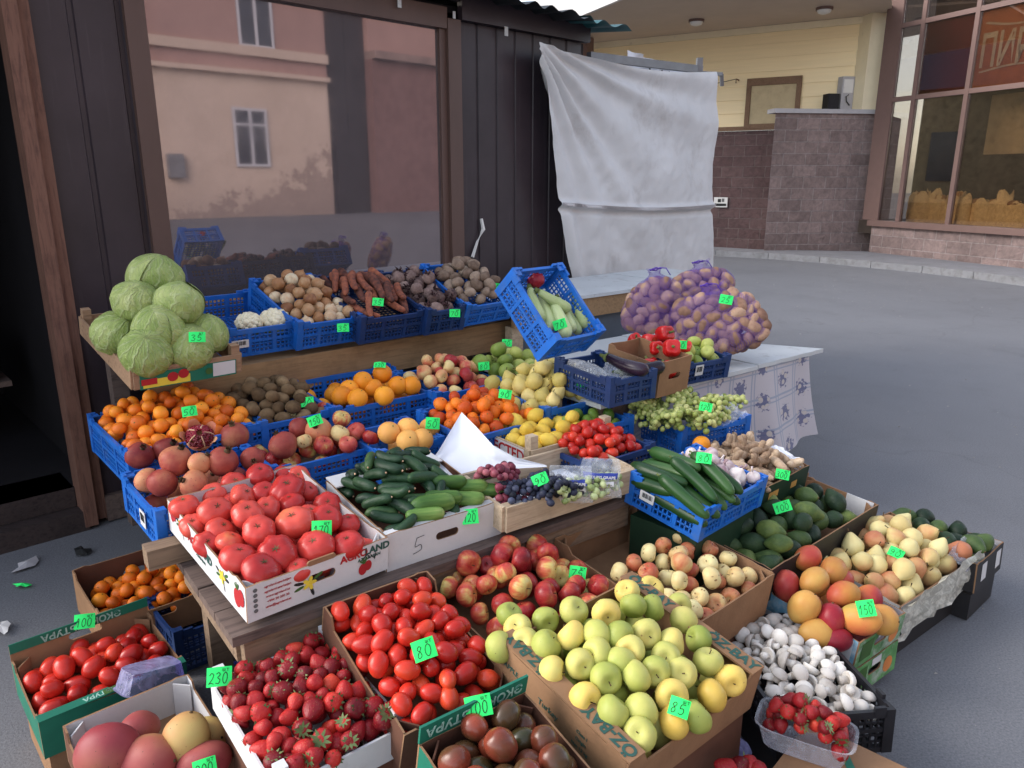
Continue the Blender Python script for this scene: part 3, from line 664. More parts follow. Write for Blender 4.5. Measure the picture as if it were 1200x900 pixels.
def pearm(r, seed, el=1.28):
    def fn(t, p):
        s = math.cos(p); z = el * s; x = math.sin(p) * (1 - .42 * ss(-.1, 1.0, s)) * 1.03
        X, Y = x * math.cos(t), x * math.sin(t); k = wob((X, Y, z), .07, 1.1, seed) * r; return (X * k, Y * k, (z - .12 * G(math.pi - p, .3) * -1) * k)
    return blob(16, 13, fn)
kind('pear', ['pear'], .032, .034, [pearm(.034, i, 1.18) for i in range(4)], [[('stem', stem_mb(0, 0, .037, .052, .0018, (.5 * (-1) ** i, .3)), 'stem_brown')] for i in range(4)])
kind('pear_blush', ['pear_blush'], .032, .036, [pearm(.034, i + 5, 1.22) for i in range(4)], [[('stem', stem_mb(0, 0, .038, .054, .0018, (.5 * (-1) ** i, .3)), 'stem_brown')] for i in range(4)], 'pear')
def mangom(a, b, c, seed):
    def fn(t, p):
        s = math.cos(p); x = math.sin(p) * (1 + .10 * s); X, Y = x * math.cos(t) + .10 * (s * s - .3), x * math.sin(t)
        k = wob((X, Y, s), .07, 1.0, seed); return (s * a * k, Y * b * k, X * c * k)
    return blob(22, 16, fn)
kind('mango', ['mango', 'mango_red', 'mango_yel', 'mango_dull'], .046, .056, [mangom(.060, .050, .046, i) for i in range(4)], [[('stem', MB().tube([(.058, 0, .002), (.0625, 0, .003)], [.0045, .003], 6), 'stem_brown')] for i in range(4)])
def avom(a, b, seed):
    def fn(t, p):
        s = math.cos(p); x = math.sin(p) * (1 - .33 * ss(-.1, 1., s)) * 1.04; X, Y = x * math.cos(t), x * math.sin(t)
        k = wob((X, Y, s), .08, 1.0, seed); return (s * a * k, X * b * k, Y * b * k)
    return blob(18, 14, fn)
kind('avocado', ['avocado'], .034, .046, [avom(.053, .0365, i) for i in range(4)], [[('stem', MB().tube([(.050, 0, 0), (.055, 0, 0)], [.004, .003], 6), 'stem_brown')] for i in range(4)])
def berry(r, l, seed):
    def fn(t, p):
        s = math.cos(p); x = math.sin(p) * (1 + .30 * s) * (1 - .1 * G(p, .5)); z = l * s - .2 * G(p, .4)
        X, Y = x * math.cos(t), x * math.sin(t); k = wob((X, Y, z), .12, 1.1, seed) * r; return (X * k, Y * k, z * k)
    return blob(14, 11, fn)
kind('strawberry', ['strawberry'], .0205, .022, [berry(.0215, 1.15 + .12 * (i % 3), i) for i in range(5)], [[('calyx', star(9, .022, .0205, .15, .36, seed=i), 'calyx')] for i in range(5)])
def mushcap(r, seed):
    def fn(t, p):
        z = .78 * math.cos(p) if p < 1.75 else .78 * math.cos(1.75) + .15 * (p - 1.75); x = math.sin(min(p, 1.75)) if p < 1.75 else math.sin(1.75) * (1 - (p - 1.75) / (math.pi - 1.75)) ** .8
        X, Y = x * math.cos(t), x * math.sin(t); k = wob((X, Y, z), .10, 1.1, seed) * r; return (X * k, Y * k, z * k)
    return blob(14, 12, fn)
kind('mushroom', ['mushroom'], .0195, .021, [mushcap(.0215, i) for i in range(4)], [[('stalk', MB().tube([(0, 0, -.001), (0, 0, -.012), (.001, 0, -.021)], [.0085, .0085, .0105], 9), 'mushroom')] for i in range(4)])
def garlicm(r, seed):
    def fn(t, p):
        lob = 1 + .09 * abs(math.cos(3.5 * t + seed)) * ss(.3, 1.2, p); x = math.sin(p) * lob; z = .82 * math.cos(p) + .55 * G(p, .20) - .04 * G(math.pi - p, .3)
        X, Y = x * math.cos(t), x * math.sin(t); k = wob((X, Y, z), .05, 1.1, seed) * r; return (X * k, Y * k, z * k)
    return blob(28, 14, fn)
kind('garlic', ['garlic'], .026, .027, [garlicm(.0275, i) for i in range(3)], [[('neck', stem_mb(0, 0, .032, .052, .004, (.3, -.2)), 'garlic')] for i in range(3)], 'garlic_bulb')
def gingerm(seed):
    rr = random.Random(seed); mb = MB()
    def lobe(c, ax, a, b, s):
        d = Vector(ax).normalized(); q = Vector((1, 0, 0)).rotation_difference(d)
        m = longm(a, b, s, .2, lambda s_: max(0, 1 - abs(s_) ** 4) ** .5, 10, 10, .08, .14)
        mb.add([q @ Vector(p) + Vector(c) for p in m.v], m.f)
    lobe((0, 0, 0), (1, 0, 0), .058, .0165, seed)
    for k in range(4):
        x = rr.uniform(-.045, .045); sg = rr.choice((-1, 1)); lobe((x, sg * .018, rr.uniform(-.003, .006)), (rr.uniform(-.7, .7), sg, rr.uniform(-.2, .4)), rr.uniform(.020, .032), .0135, seed * 9 + k)
    return mb
kind('ginger', ['ginger'], .019, .055, [gingerm(i + 1) for i in range(5)], (), 'ginger_root')
def pepperm(r, seed):
    def fn(t, p):
        lob = 1 + .10 * (abs(math.cos(2 * t + seed)) - .5) * 2 * ss(.05, .6, p); x = math.sin(p) ** .55 * lob * (1 - .12 * (p / math.pi)); z = 1.05 * math.cos(p) - .30 * G(p, .42) + .2 * G(math.pi - p, .45)
        X, Y = x * math.cos(t), x * math.sin(t); k = wob((X, Y, z), .12, 1.0, seed) * r; return (X * k, Y * k, z * k)
    return blob(28, 16, fn)
kind('pepper', ['pepper'], .040, .042, [pepperm(.043, i + 1) for i in range(3)], [[('stem', MB().tube([(0, 0, .030), (0, 0, .037), (.004, 0, .056)], [.013, .005, .006], 7), 'stem')] for i in range(3)], 'bell_pepper')

def put(kd, M4, label, cat, group, var=None, sc=1.0, matv=None, parts=True, skin=None):
    k = KIND[kd]; vi = random.randrange(len(k['m'])) if var is None else var % len(k['m'])
    row, pr = k['m'][vi]
    me = row[(matv if matv is not None else random.randrange(len(row))) % len(row)]
    o = link(k['oname'], me, None, M4 @ Matrix.Scale(sc, 4)); tag(o, label, cat, group)
    if parts:
        for pn, pm in pr: link(pn, pm, o)
    return o

def rest(S_, x, y, r, floor):
    """height at which spheres of radius r at (x, y) (arrays) come to rest on the spheres S_ (n,4)"""
    z = floor + r
    if len(S_):
        dx = x[:, None] - S_[None, :, 0]; dy = y[:, None] - S_[None, :, 1]
        rr = r * .93 + S_[None, :, 3]; d2 = rr * rr - dx * dx - dy * dy
        zz = np.where(d2 > 0, S_[None, :, 2] + np.sqrt(np.maximum(d2, 0)), -9)
        z = np.maximum(z, zz.max(axis=1))
    return z
def dome(b, h0, h1, px=.5, py=.5, slope=0.):
    def f(x, y):
        u = x / b.W; v = y / b.L
        cu = np.where(u < px, u / px, (1 - u) / (1 - px)); cv = np.where(v < py, v / py, (1 - v) / (1 - py))
        cu = np.clip(cu, 0, 1); cv = np.clip(cv, 0, 1)
        return h0 + h1 * (1 - (1 - cu) ** 2) * (1 - (1 - cv) ** 2) + slope * v
    return f
def fill(b, kd, n, surf, label, cat, group, region=None, yaw=None, up=.35, sc=(.88, 1.1), depth=2.3, K=90, matv=None, parts=True, flat=0.6, partp=1.0):
    """heap n pieces in the bin: every piece drops to rest on those below, the lowest place under the heap surface first"""
    k = KIND[kd]; out = []
    x0, x1, y0, y1 = region or (0, b.W, 0, b.L)
    for i in range(n):
        s = random.uniform(*sc); r = k['r'] * s; a = max(0, (k['a'] - k['r'])) * s
        mg = r + .006
        xs = rng.uniform(x0 + mg, max(x0 + mg + .001, x1 - mg), K); ys = rng.uniform(y0 + mg, max(y0 + mg + .001, y1 - mg), K)
        S_ = np.array(b.sph) if b.sph else np.zeros((0, 4))
        if a > .004:
            yw = rng.uniform(-math.pi, math.pi, K) if yaw is None else rng.normal(yaw[0], yaw[1], K)
            cx, sx = np.cos(yw) * a, np.sin(yw) * a
            ex = np.minimum(np.abs(cx) , 9)
            # keep both ends inside
            xs = np.clip(xs, x0 + mg + np.abs(cx), np.maximum(x0 + mg + np.abs(cx) + .001, x1 - mg - np.abs(cx))); ys = np.clip(ys, y0 + mg + np.abs(sx), np.maximum(y0 + mg + np.abs(sx) + .001, y1 - mg - np.abs(sx)))
            fl = np.maximum(surf(xs, ys) - depth * r, -b.h + .009)
            za = rest(S_, xs + cx, ys + sx, r, fl); zb = rest(S_, xs - cx, ys - sx, r, fl); zm = rest(S_, xs, ys, r, fl)
            lim = 2 * a * flat
            za = np.maximum(za, zb - lim); zb = np.maximum(zb, za - lim)
            lift = np.maximum(0, zm - (za + zb) / 2); za = za + lift; zb = zb + lift
            zc = (za + zb) / 2
        else:
            yw = rng.uniform(-math.pi, math.pi, K); fl = np.maximum(surf(xs, ys) - depth * r, -b.h + .009); zc = za = zb = rest(S_, xs, ys, r, fl); cx = sx = np.zeros(K)
        cost = zc + r - surf(xs, ys); j = int(np.argmin(cost))
        if cost[j] > r * 1.15: continue
        c = Vector((xs[j], ys[j], zc[j]))
        if a > .004:
            ax = Vector((2 * cx[j], 2 * sx[j], za[j] - zb[j])).normalized()
            q = Vector((1, 0, 0)).rotation_difference(ax).to_matrix().to_4x4() @ Matrix.Rotation(random.uniform(-math.pi, math.pi), 4, 'X')
            for t in np.linspace(-1, 1, 2 + int(a / r) if a > r * .3 else 1): b.sph.append((c.x + cx[j] * t, c.y + sx[j] * t, c.z + (za[j] - zb[j]) / 2 * t, r))
        else:
            ax = Vector((random.gauss(0, 1), random.gauss(0, 1) - .3, random.gauss(0, 1) + up * 3)).normalized()
            q = Vector((0, 0, 1)).rotation_difference(ax).to_matrix().to_4x4() @ Matrix.Rotation(random.uniform(-math.pi, math.pi), 4, 'Z')
            b.sph.append((c.x, c.y, c.z, r))
        out.append(put(kd, b.M @ Matrix.Translation(c) @ q, label, cat, group, sc=s, matv=matv, parts=parts and random.random() < partp))

    return out
def place(b, kd, items, surf, label, cat, group, matv=None, up=1.0, labels=None, sink=.3):
    """pieces whose places were surveyed on the heap's surface"""
    k = KIND[kd]; out = []
    for i, it in enumerate(items):
        px, py = it[0], it[1]; s = it[2] if len(it) > 2 and it[2] else 1.0; opt = it[3] if len(it) > 3 else {}
        r = k['r'] * s; h = .02
        for _ in range(6):
            p = b.hit(px, py, h); h = float(surf(np.array([p.x]), np.array([p.y]))[0]) - r * sink + opt.get('dz', 0)
        p = b.hit(px, py, h)
        ax = opt.get('ax')
        if ax is None:
            ax = Vector((random.gauss(0, 1), random.gauss(0, 1) - .6, random.gauss(0, .6) + up * 2)).normalized() if k['a'] < k['r'] * 1.15 else Vector((random.gauss(0, 1), random.gauss(0, 1), random.gauss(0, .3))).normalized()
        else: ax = Vector(ax).normalized()
        base = Vector((0, 0, 1)) if k['a'] < k['r'] * 1.15 else Vector((1, 0, 0))
        q = base.rotation_difference(ax).to_matrix().to_4x4() @ Matrix.Rotation(random.uniform(-math.pi, math.pi), 4, 'Z' if base.z else 'X')
        a = max(0, k['a'] - k['r']) * s
        for t in ((-1, 0, 1) if a > r * .3 else (0,)): b.sph.append((p.x + ax.x * a * t, p.y + ax.y * a * t, p.z + ax.z * a * t, r))
        out.append(put(kd, b.M @ Matrix.Translation(p) @ q, labels[i] if labels else label, cat, group, sc=s, matv=opt.get('mat', matv), var=opt.get('var')))
    return out

# ---------------------------------------------------------------- neon price cards with handwritten figures
STROKES = {
 '0': [[(.5, 1), (.2, .8), (.1, .4), (.3, .05), (.6, .02), (.85, .35), (.8, .8), (.5, 1)]],
 '1': [[(.2, .7), (.55, 1), (.5, .0)]],
 '2': [[(.1, .8), (.4, 1), (.75, .85), (.65, .5), (.1, .05), (.35, .12), (.9, .02)]],
 '3': [[(.1, .9), (.5, 1), (.75, .8), (.4, .55), (.8, .35), (.6, .03), (.1, .08)]],
 '4': [[(.2, 1), (.12, .45), (.8, .5)], [(.75, 1), (.65, 0)]],
 '5': [[(.85, .98), (.3, .95), (.2, .55), (.6, .6), (.8, .3), (.5, .02), (.1, .1)]],
 '6': [[(.7, 1), (.25, .6), (.15, .2), (.45, .0), (.8, .2), (.6, .48), (.2, .35)]],
 '7': [[(.1, .93), (.5, .95)], [(.5, .95), (.88, .98)], [(.88, .98), (.6, .5), (.42, 0)]],
 '8': [[(.6, .55), (.25, .75), (.5, 1), (.75, .8), (.25, .3), (.4, .0), (.75, .2), (.6, .55)]],
 '9': [[(.8, .75), (.5, 1), (.2, .75), (.45, .5), (.8, .7), (.7, .3), (.35, 0)]],
 'ш': [[(.1, .6), (.12, .1), (.4, .12), (.4, .6)], [(.4, .12), (.75, .12), (.75, .6)]],
 'т': [[(.1, .6), (.8, .6)], [(.45, .6), (.42, .05)]],
 '-': [[(.1, .5), (.8, .55)]],
}
def smooth_line(p, n=5):
    if len(p) < 3: return [Vector((a, b_)) for a, b_ in p]
    o = []
    for i in range(len(p) - 1):
        p0, p1, p2, p3 = [Vector(p[min(max(k, 0), len(p) - 1)]) for k in (i - 1, i, i + 1, i + 2)]
        for t in range(n):
            t /= n; o.append(.5 * ((2 * p1) + (p2 - p0) * t + (2 * p0 - 5 * p1 + 4 * p2 - p3) * t * t + (3 * p1 - p0 - 3 * p2 + p3) * t ** 3))
    o.append(Vector(p[-1])); return o
def ribbon(mb, pts, w, z):
    for i in range(len(pts) - 1):
        a, c = pts[i], pts[i + 1]; d = c - a
        if d.length < 1e-6: continue
        d.normalize(); n = Vector((-d.y, d.x)) * w / 2; a = a - d * w * .25; c = c + d * w * .25
        mb.add([z((a + n).x, (a + n).y), z((a - n).x, (a - n).y), z((c - n).x, (c - n).y), z((c + n).x, (c + n).y)], [(0, 1, 2, 3)])
def price_card(M4, text, label, w=.062, h=.044, bend=.004, unit=True):
    t = thing('price_card', label, 'price card', M4)
    zf = lambda x, y: (x, y, bend * math.cos(x / w * math.pi) + bend * .4 * math.sin(y / h * 3 + x * 40))
    MB().grid(lambda u, v: zf((u - .5) * w, (v - .5) * h), 8, 5).build('paper', 'neon', t, smooth=True)
    mb = MB(); n = len(text); cw = min(.021, w * .8 / n); ch = h * .56; x0 = -cw * n / 2 - .002; y0 = -h * .36
    z2 = lambda x, y: (zf(x, y)[0], zf(x, y)[1], zf(x, y)[2] + .0009)
    for i, c in enumerate(text):
        for st in STROKES[c]:
            pts = [Vector((x0 + i * cw + q.x * cw * .85 + .14 * q.y * cw, y0 + q.y * ch)) for q in smooth_line(st)]
            ribbon(mb, pts, .0017, z2)
    if unit:
        for i, c in enumerate('шт'):
            for st in STROKES[c]:
                pts = [Vector((w * .12 + i * .0085 + q.x * .008, h * .24 + q.y * .011)) for q in smooth_line(st, 3)]
                ribbon(mb, pts, .0011, z2)
    mb.build('handwriting', 'ink_black', t)
    return t
def card_on(b, px, py, text, label, roll=0., lean=.55, lift=.024, w=.052, h=.038, default_h=.05):
    """lay a card on whatever lies there in the bin"""
    o = b.Mi @ CAMP; d = (b.Mi.to_3x3() @ ray(px, py)).normalized(); best = None
    if b.sph:
        Sx = np.array(b.sph); oc = np.array(o) - Sx[:, :3]; dd = np.array(d); bb = oc @ dd; cc = (oc * oc).sum(1) - Sx[:, 3] ** 2; disc = bb * bb - cc
        tt = np.where(disc > 0, -bb - np.sqrt(np.maximum(disc, 0)), 99); j = int(tt.argmin())
        if tt[j] < 90: best = o + d * float(tt[j])
    p = best if best is not None else b.hit(px, py, default_h)
    p = b.M @ p
    return card_at(p + (CAMP - p).normalized() * lift, text, label, roll, lean, w, h)
def card_at(p, text, label, roll=0., lean=.45, w=.062, h=.044, yaw=0.0, bend=.004):
    n = (Vector((0, 0, 1)) * (1 - lean) + (CAMP - p).normalized() * lean).normalized()
    x = Vector((1, 0, 0)); x = (x - n * x.dot(n)).normalized(); x = Matrix.Rotation(R(yaw), 3, 'Z') @ x; x = (x - n * x.dot(n)).normalized(); y = n.cross(x)
    M4 = Matrix(((x.x, y.x, n.x, p.x), (x.y, y.y, n.y, p.y), (x.z, y.z, n.z, p.z), (0, 0, 0, 1))) @ Matrix.Rotation(R(roll), 4, 'Z')
    return price_card(M4, text, label, w, h, bend)
# ================================================================ light and sky
world = bpy.data.worlds.new('World'); scene.world = world; world.use_nodes = True
wn = world.node_tree; bg = wn.nodes['Background']
sky = wn.nodes.new('ShaderNodeTexSky'); sky.sky_type = 'NISHITA'; sky.sun_disc = False
SUN_EL, SUN_AZ = R(33), R(-92)       # azimuth from +Y clockwise
sky.sun_elevation = SUN_EL; sky.sun_rotation = SUN_AZ; sky.air_density = 1.0; sky.dust_density = 1.5; sky.ozone_density = 1.0
hsv = wn.nodes.new('ShaderNodeHueSaturation'); hsv.inputs['Saturation'].default_value = .52; wn.links.new(sky.outputs[0], hsv.inputs['Color']); wn.links.new(hsv.outputs[0], bg.inputs[0]); bg.inputs[1].default_value = .47
sl = bpy.data.lights.new('sun', 'SUN'); sl.energy = 1.8; sl.angle = R(30); sl.color = (1, .93, .84)
so = bpy.data.objects.new('sun', sl); COL.objects.link(so)
sd = Vector((math.sin(SUN_AZ) * math.cos(SUN_EL), math.cos(SUN_AZ) * math.cos(SUN_EL), math.sin(SUN_EL)))
so.rotation_euler = sd.to_track_quat('Z', 'Y').to_euler(); so.location = sd * 30
scene.view_settings.view_transform = 'Standard'; scene.view_settings.look = 'None'; scene.view_settings.exposure = 0

def structure(name, mb, mats, smooth=False):
    o = mb.build(name, mats, None, None, smooth); o['kind'] = 'structure'; return o

# ================================================================ ground
def asphalt():
    m, nt, b = new_mat('asphalt')
    tc = N(nt, 'ShaderNodeTexCoord'); v = tc.outputs['Object']
    n1 = noise(nt, v, .35, 6, .62); n2 = noise(nt, v, 130, 4, .75); n3 = noise(nt, v, 1.3, 8, .75)
    base = ramp(nt, n1, [(.3, (.142, .144, .156)), (.7, (.174, .176, .188))])
    base = mixc(nt, ramp(nt, n3, [(.50, (0, 0, 0)), (.75, (.35,) * 3)]), base, (.095, .094, .10))
    sp = ramp(nt, n2, [(.30, (.66,) * 3), (.5, (1,) * 3), (.70, (1.32,) * 3)])
    base = mixc(nt, 1.0, base, sp, 'MULTIPLY')
    n5 = noise(nt, v, .9, 7, .8, .6); base = mixc(nt, ramp(nt, n5, [(.60, (0, 0, 0)), (.70, (.45,) * 3)]), base, (.070, .069, .072))     # old oil and damp
    n6 = noise(nt, v, 5.5, 4, .6); base = mixc(nt, ramp(nt, n6, [(.70, (0, 0, 0)), (.78, (.35,) * 3)]), base, (.19, .19, .19))          # dusty specks
    vo = N(nt, 'ShaderNodeTexVoronoi', feature='DISTANCE_TO_EDGE'); vo.inputs['Scale'].default_value = .32
    dv = N(nt, 'ShaderNodeVectorMath', operation='ADD'); nn = N(nt, 'ShaderNodeTexNoise'); nn.inputs['Scale'].default_value = 1.6; L(nt, v, nn.inputs['Vector'])
    sc = N(nt, 'ShaderNodeVectorMath', operation='SCALE'); L(nt, nn.outputs[1], sc.inputs[0]); sc.inputs['Scale'].default_value = .9
    L(nt, v, dv.inputs[0]); L(nt, sc.outputs[0], dv.inputs[1]); L(nt, dv.outputs[0], vo.inputs['Vector'])
    k = ramp(nt, vo.outputs['Distance'], [(.0, (.22,) * 3), (.005, (0, 0, 0))])
    base = mixc(nt, k, base, (.07, .07, .073))
    L(nt, base, b.inputs['Base Color']); b.inputs['Roughness'].default_value = .85; b.inputs['Specular IOR Level'].default_value = .3
    bump(nt, b, n2, .5, .006); return m
M['asphalt'] = asphalt()
def gz(x, y):
    w = -x * math.sin(TH) + y * math.cos(TH)
    return .62 * ss(-3.5, -12.5, w)
mb = MB()
def gfn(u, v):
    x = -70 + 140 * u; y = -70 + 170 * v; return (x, y, gz(x, y))
mb.grid(gfn, 56, 68); structure('ground', mb, 'asphalt', True)

def brick_mat(name, c1, c2, mortar, bw, bh, rough_face=.8):
    m, nt, b = new_mat(name)
    tc = N(nt, 'ShaderNodeTexCoord'); v = tc.outputs['UV']
    br = N(nt, 'ShaderNodeTexBrick'); L(nt, v, br.inputs['Vector'])
    br.inputs['Scale'].default_value = 1; br.inputs['Brick Width'].default_value = bw; br.inputs['Row Height'].default_value = bh
    br.inputs['Mortar Size'].default_value = .010; br.inputs['Mortar Smooth'].default_value = .25; br.inputs['Bias'].default_value = -.1
    br.inputs['Color1'].default_value = c4(c1); br.inputs['Color2'].default_value = c4(c2); br.inputs['Mortar'].default_value = c4(mortar)
    tc2 = tc.outputs['Object']; n1 = noise(nt, tc2, 9, 6, .7); n2 = noise(nt, tc2, .8, 4, .6)
    col = mixc(nt, 1.0, br.outputs[0], ramp(nt, n1, [(.3, (.68,) * 3), (.7, (1.25,) * 3)]), 'MULTIPLY')
    col = mixc(nt, 1.0, col, ramp(nt, n2, [(.35, (.85,) * 3), (.65, (1.12,) * 3)]), 'MULTIPLY')
    L(nt, col, b.inputs['Base Color']); b.inputs['Roughness'].default_value = .8
    h = math_n(nt, 'SUBTRACT', math_n(nt, 'MULTIPLY', n1, .8), math_n(nt, 'MULTIPLY', br.outputs['Fac'], .9))
    bump(nt, b, h, 1.0, .06); return m
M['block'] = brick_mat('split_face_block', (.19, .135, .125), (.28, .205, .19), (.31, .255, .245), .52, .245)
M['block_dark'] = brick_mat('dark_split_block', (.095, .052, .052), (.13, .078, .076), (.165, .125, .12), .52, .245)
def uvwall(name, a, bb, z0, z1, mat, parent, off=0.0, cap=True, t=.3, back=None):
    """vertical wall from a to bb (left to right seen from its front), metre UVs"""
    a = Vector((a.x, a.y, 0)); bb = Vector((bb.x, bb.y, 0)); d = (bb - a); ln = d.length; d.normalize(); n = Vector((d.y, -d.x, 0)); bk = -n * t if back is None else back
    v = [a + Vector((0, 0, z0)), bb + Vector((0, 0, z0)), bb + Vector((0, 0, z1)), a + Vector((0, 0, z1))]; v2 = [p + bk for p in v]
    me = bpy.data.meshes.new(name); me.from_pydata(v + v2, [], [(0, 1, 2, 3), (5, 4, 7, 6), (4, 0, 3, 7), (1, 5, 6, 2), (3, 2, 6, 7), (4, 5, 1, 0)])
    me.materials.append(M[mat] if isinstance(mat, str) else mat); uv = me.uv_layers.new(name='UVMap')
    co = {0: (0, z0), 1: (ln, z0), 2: (ln, z1), 3: (0, z1), 4: (-t, z0), 5: (ln + t, z0), 6: (ln + t, z1), 7: (-t, z1)}
    for lp in me.loops: u = co[lp.vertex_index]; uv.data[lp.index].uv = (u[0] + off, u[1])
    me.update(); return link(name, me, parent)

# ================================================================ bakery across the yard
M['siding'] = plain('cream_siding', (.86, .69, .42), .55, .05, 3, spec=.35, streak=(.3, .3, 6))
M['cream'] = plain('cream_metal', (.78, .67, .46), .5, .05, 4, spec=.35, dirt=((.25, .2, .14), 5, .62, .5))
M['soffit'] = plain('beige_soffit', (.58, .47, .37), .6, .06, 1.5, spec=.25)
M['fascia'] = plain('white_fascia', (.66, .64, .62), .5, .05, 3, dirt=((.35, .32, .28), 4, .6, .5))
M['frame_br'] = plain('brown_window_frame', (.155, .095, .082), .5, .08, 6, spec=.4)
M['shut'] = wood_mat('brown_shutter_frame', (.20, .12, .075), (.12, .07, .045))
M['shutp'] = plain('cream_shutter_panel', (.47, .37, .22), .6, .12, 5, dirt=((.3, .22, .12), 6, .55, .5))
M['pave'] = plain('grey_pavement', (.20, .20, .215), .85, .15, 3, .3, 60, dirt=((.12, .12, .125), 6, .5, .6))
M['kerb'] = plain('concrete_kerb', (.22, .22, .23), .85, .18, 5, .4, 50, dirt=((.12, .115, .11), 7, .5, .6))
def glass_mat():
    m = bpy.data.materials.new('window_glass'); m.use_nodes = True; nt = m.node_tree; nt.nodes.clear()
    out = N(nt, 'ShaderNodeOutputMaterial'); tr = N(nt, 'ShaderNodeBsdfTransparent'); tr.inputs[0].default_value = (.78, .72, .66, 1)
    gl = N(nt, 'ShaderNodeBsdfGlossy'); gl.inputs['Roughness'].default_value = .02; gl.inputs[0].default_value = (.8, .8, .82, 1)
    fr = N(nt, 'ShaderNodeFresnel'); fr.inputs[0].default_value = 1.5; mx = N(nt, 'ShaderNodeMixShader')
    f = math_n(nt, 'MINIMUM', math_n(nt, 'ADD', math_n(nt, 'MULTIPLY', fr.outputs[0], 1.1), .08), .6)
    L(nt, f, mx.inputs[0]); L(nt, tr.outputs[0], mx.inputs[1]); L(nt, gl.outputs[0], mx.inputs[2]); L(nt, mx.outputs[0], out.inputs[0]); return m
M['glass'] = glass_mat()
SW = .12
A_ = P(895, 293.5, SW); B_ = P(1018, 292.0, SW)
C1 = P(897, 287, SW)
dW = Vector((-.86, .51, 0)).normalized()
nW = Vector((dW.y, -dW.x, 0)); nW = nW if nW.dot(CAMP - C1) > 0 else -nW
bakery = thing('bakery_building', 'cream and brown brick bakery with deep canopy and tall brown framed shop windows', 'building', Matrix.Translation(C1 - Vector((0, 0, SW))))
bo = bakery.matrix_basis.translation.copy()
def bk(name, mb, mats, parent=bakery, smooth=False):
    o = mb.build(name, mats, parent, None, smooth); 
    if parent is bakery: o.matrix_basis = Matrix.Translation(-bo)
    return o
def bw(*a, **k):
    o = uvwall(*a, parent=bakery, **k); o.matrix_basis = Matrix.Translation(-bo); return o
wl = C1 + dW * 9; wr = C1 - dW * 2.2
zrec = hit(870, 153.5, C1, nW).z
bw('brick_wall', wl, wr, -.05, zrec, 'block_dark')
zsid = hit(740, 46, C1, nW).z
nF = Vector((B_.y - A_.y, -(B_.x - A_.x), 0)); nF.normalize(); nF = nF if nF.dot(CAMP - A_) > 0 else -nF
zblk = hit(960, 133, A_, nF).z
print('bakery', C1, dW, 'rec', zrec, 'sid', zsid, 'blk', zblk)
# siding planks as real laps
mb = MB(); dz = .30; z = zrec + .10; t0 = 0
while z < zsid - .02:
    z2 = min(z + dz, zsid); p = [wl - nW * .05, wr - nW * .05]
    v = [p[0] + nW * .035 + Vector((0, 0, z - p[0].z)), p[1] + nW * .035 + Vector((0, 0, z - p[1].z)), p[1] + nW * .012 + Vector((0, 0, z2 - p[1].z)), p[0] + nW * .012 + Vector((0, 0, z2 - p[0].z))]
    lo = [v[0] - nW * .03, v[1] - nW * .03]
    mb.add(v + lo, [(0, 1, 2, 3), (4, 5, 1, 0)]); z = z2
bk('siding_wall', mb, 'siding')
def along(p, q, z0, z1, n, t0, t1, mat, name, parent=bakery):
    """a board from p to q between heights z0..z1, from t0 to t1 along normal n"""
    mb = MB(); p = Vector((p.x, p.y, 0)); q = Vector((q.x, q.y, 0))
    v = [b_ + n * t + Vector((0, 0, z)) for z in (z0, z1) for t in (t0, t1) for b_ in (p, q)]
    mb.add(v, [(0, 1, 3, 2), (4, 6, 7, 5), (0, 4, 5, 1), (2, 3, 7, 6), (0, 2, 6, 4), (1, 5, 7, 3)])
    return bk(name, mb, mat, parent)
along(wl, wr, zrec + .002, zrec + .10, nW, .0, .05, 'shut', 'sill_ledge')
along(wl, wr, zsid - .14, zsid - .002, nW, -.04, .04, 'cream', 'cornice_strip')
# little vertical trim seam, shutter panel
def wrect(px0, py0, px1, py1, o=C1, n=nW):
    a = hit(px0, py1, o, n); b_ = hit(px1, py1, o, n); z1 = hit((px0 + px1) / 2, py0, o, n).z; z0 = hit((px0 + px1) / 2, py1, o, n).z
    return a, b_, z0, z1
a, b_, z0, z1 = wrect(872, 92, 935, 150)
for pp in ((a, b_, z1 - .16, z1), (a, b_, z0 + .004, z0 + .12), (a, a + (b_ - a) * .09, z0 + .12, z1 - .16), (a + (b_ - a) * .91, b_, z0 + .12, z1 - .16)):
    pass
shf = along(a, b_, z0 + .004, z1, nW, -.01, .015, 'shutp', 'shutter_panel')
for (p, q, za, zb) in ((a, b_, z1 - .14, z1 + .02), (a, b_, z0 + .005, z0 + .10), (a, a + (b_ - a) * .085, z0 + .10, z1 - .14), (a + (b_ - a) * .915, b_, z0 + .10, z1 - .14)):
    along(p, q, za, zb, nW, .016, .06, 'shut', 'shutter_frame')
# block in front
C_ = A_ - nF * 1.2
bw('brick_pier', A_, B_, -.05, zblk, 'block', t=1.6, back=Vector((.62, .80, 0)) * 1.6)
along(A_ - (B_ - A_).normalized() * .05, B_ + (B_ - A_).normalized() * .05, zblk + .001, zblk + .09, nF, -.3, .06, 'card_grey', 'coping')
# cream column on the pier
cl = hit(1010, 131, A_, nF); cr = hit(1037, 131, A_, nF)
along(cl, cr, zblk + .092, 9.0, nF, -.5, -.02, 'cream', 'column')
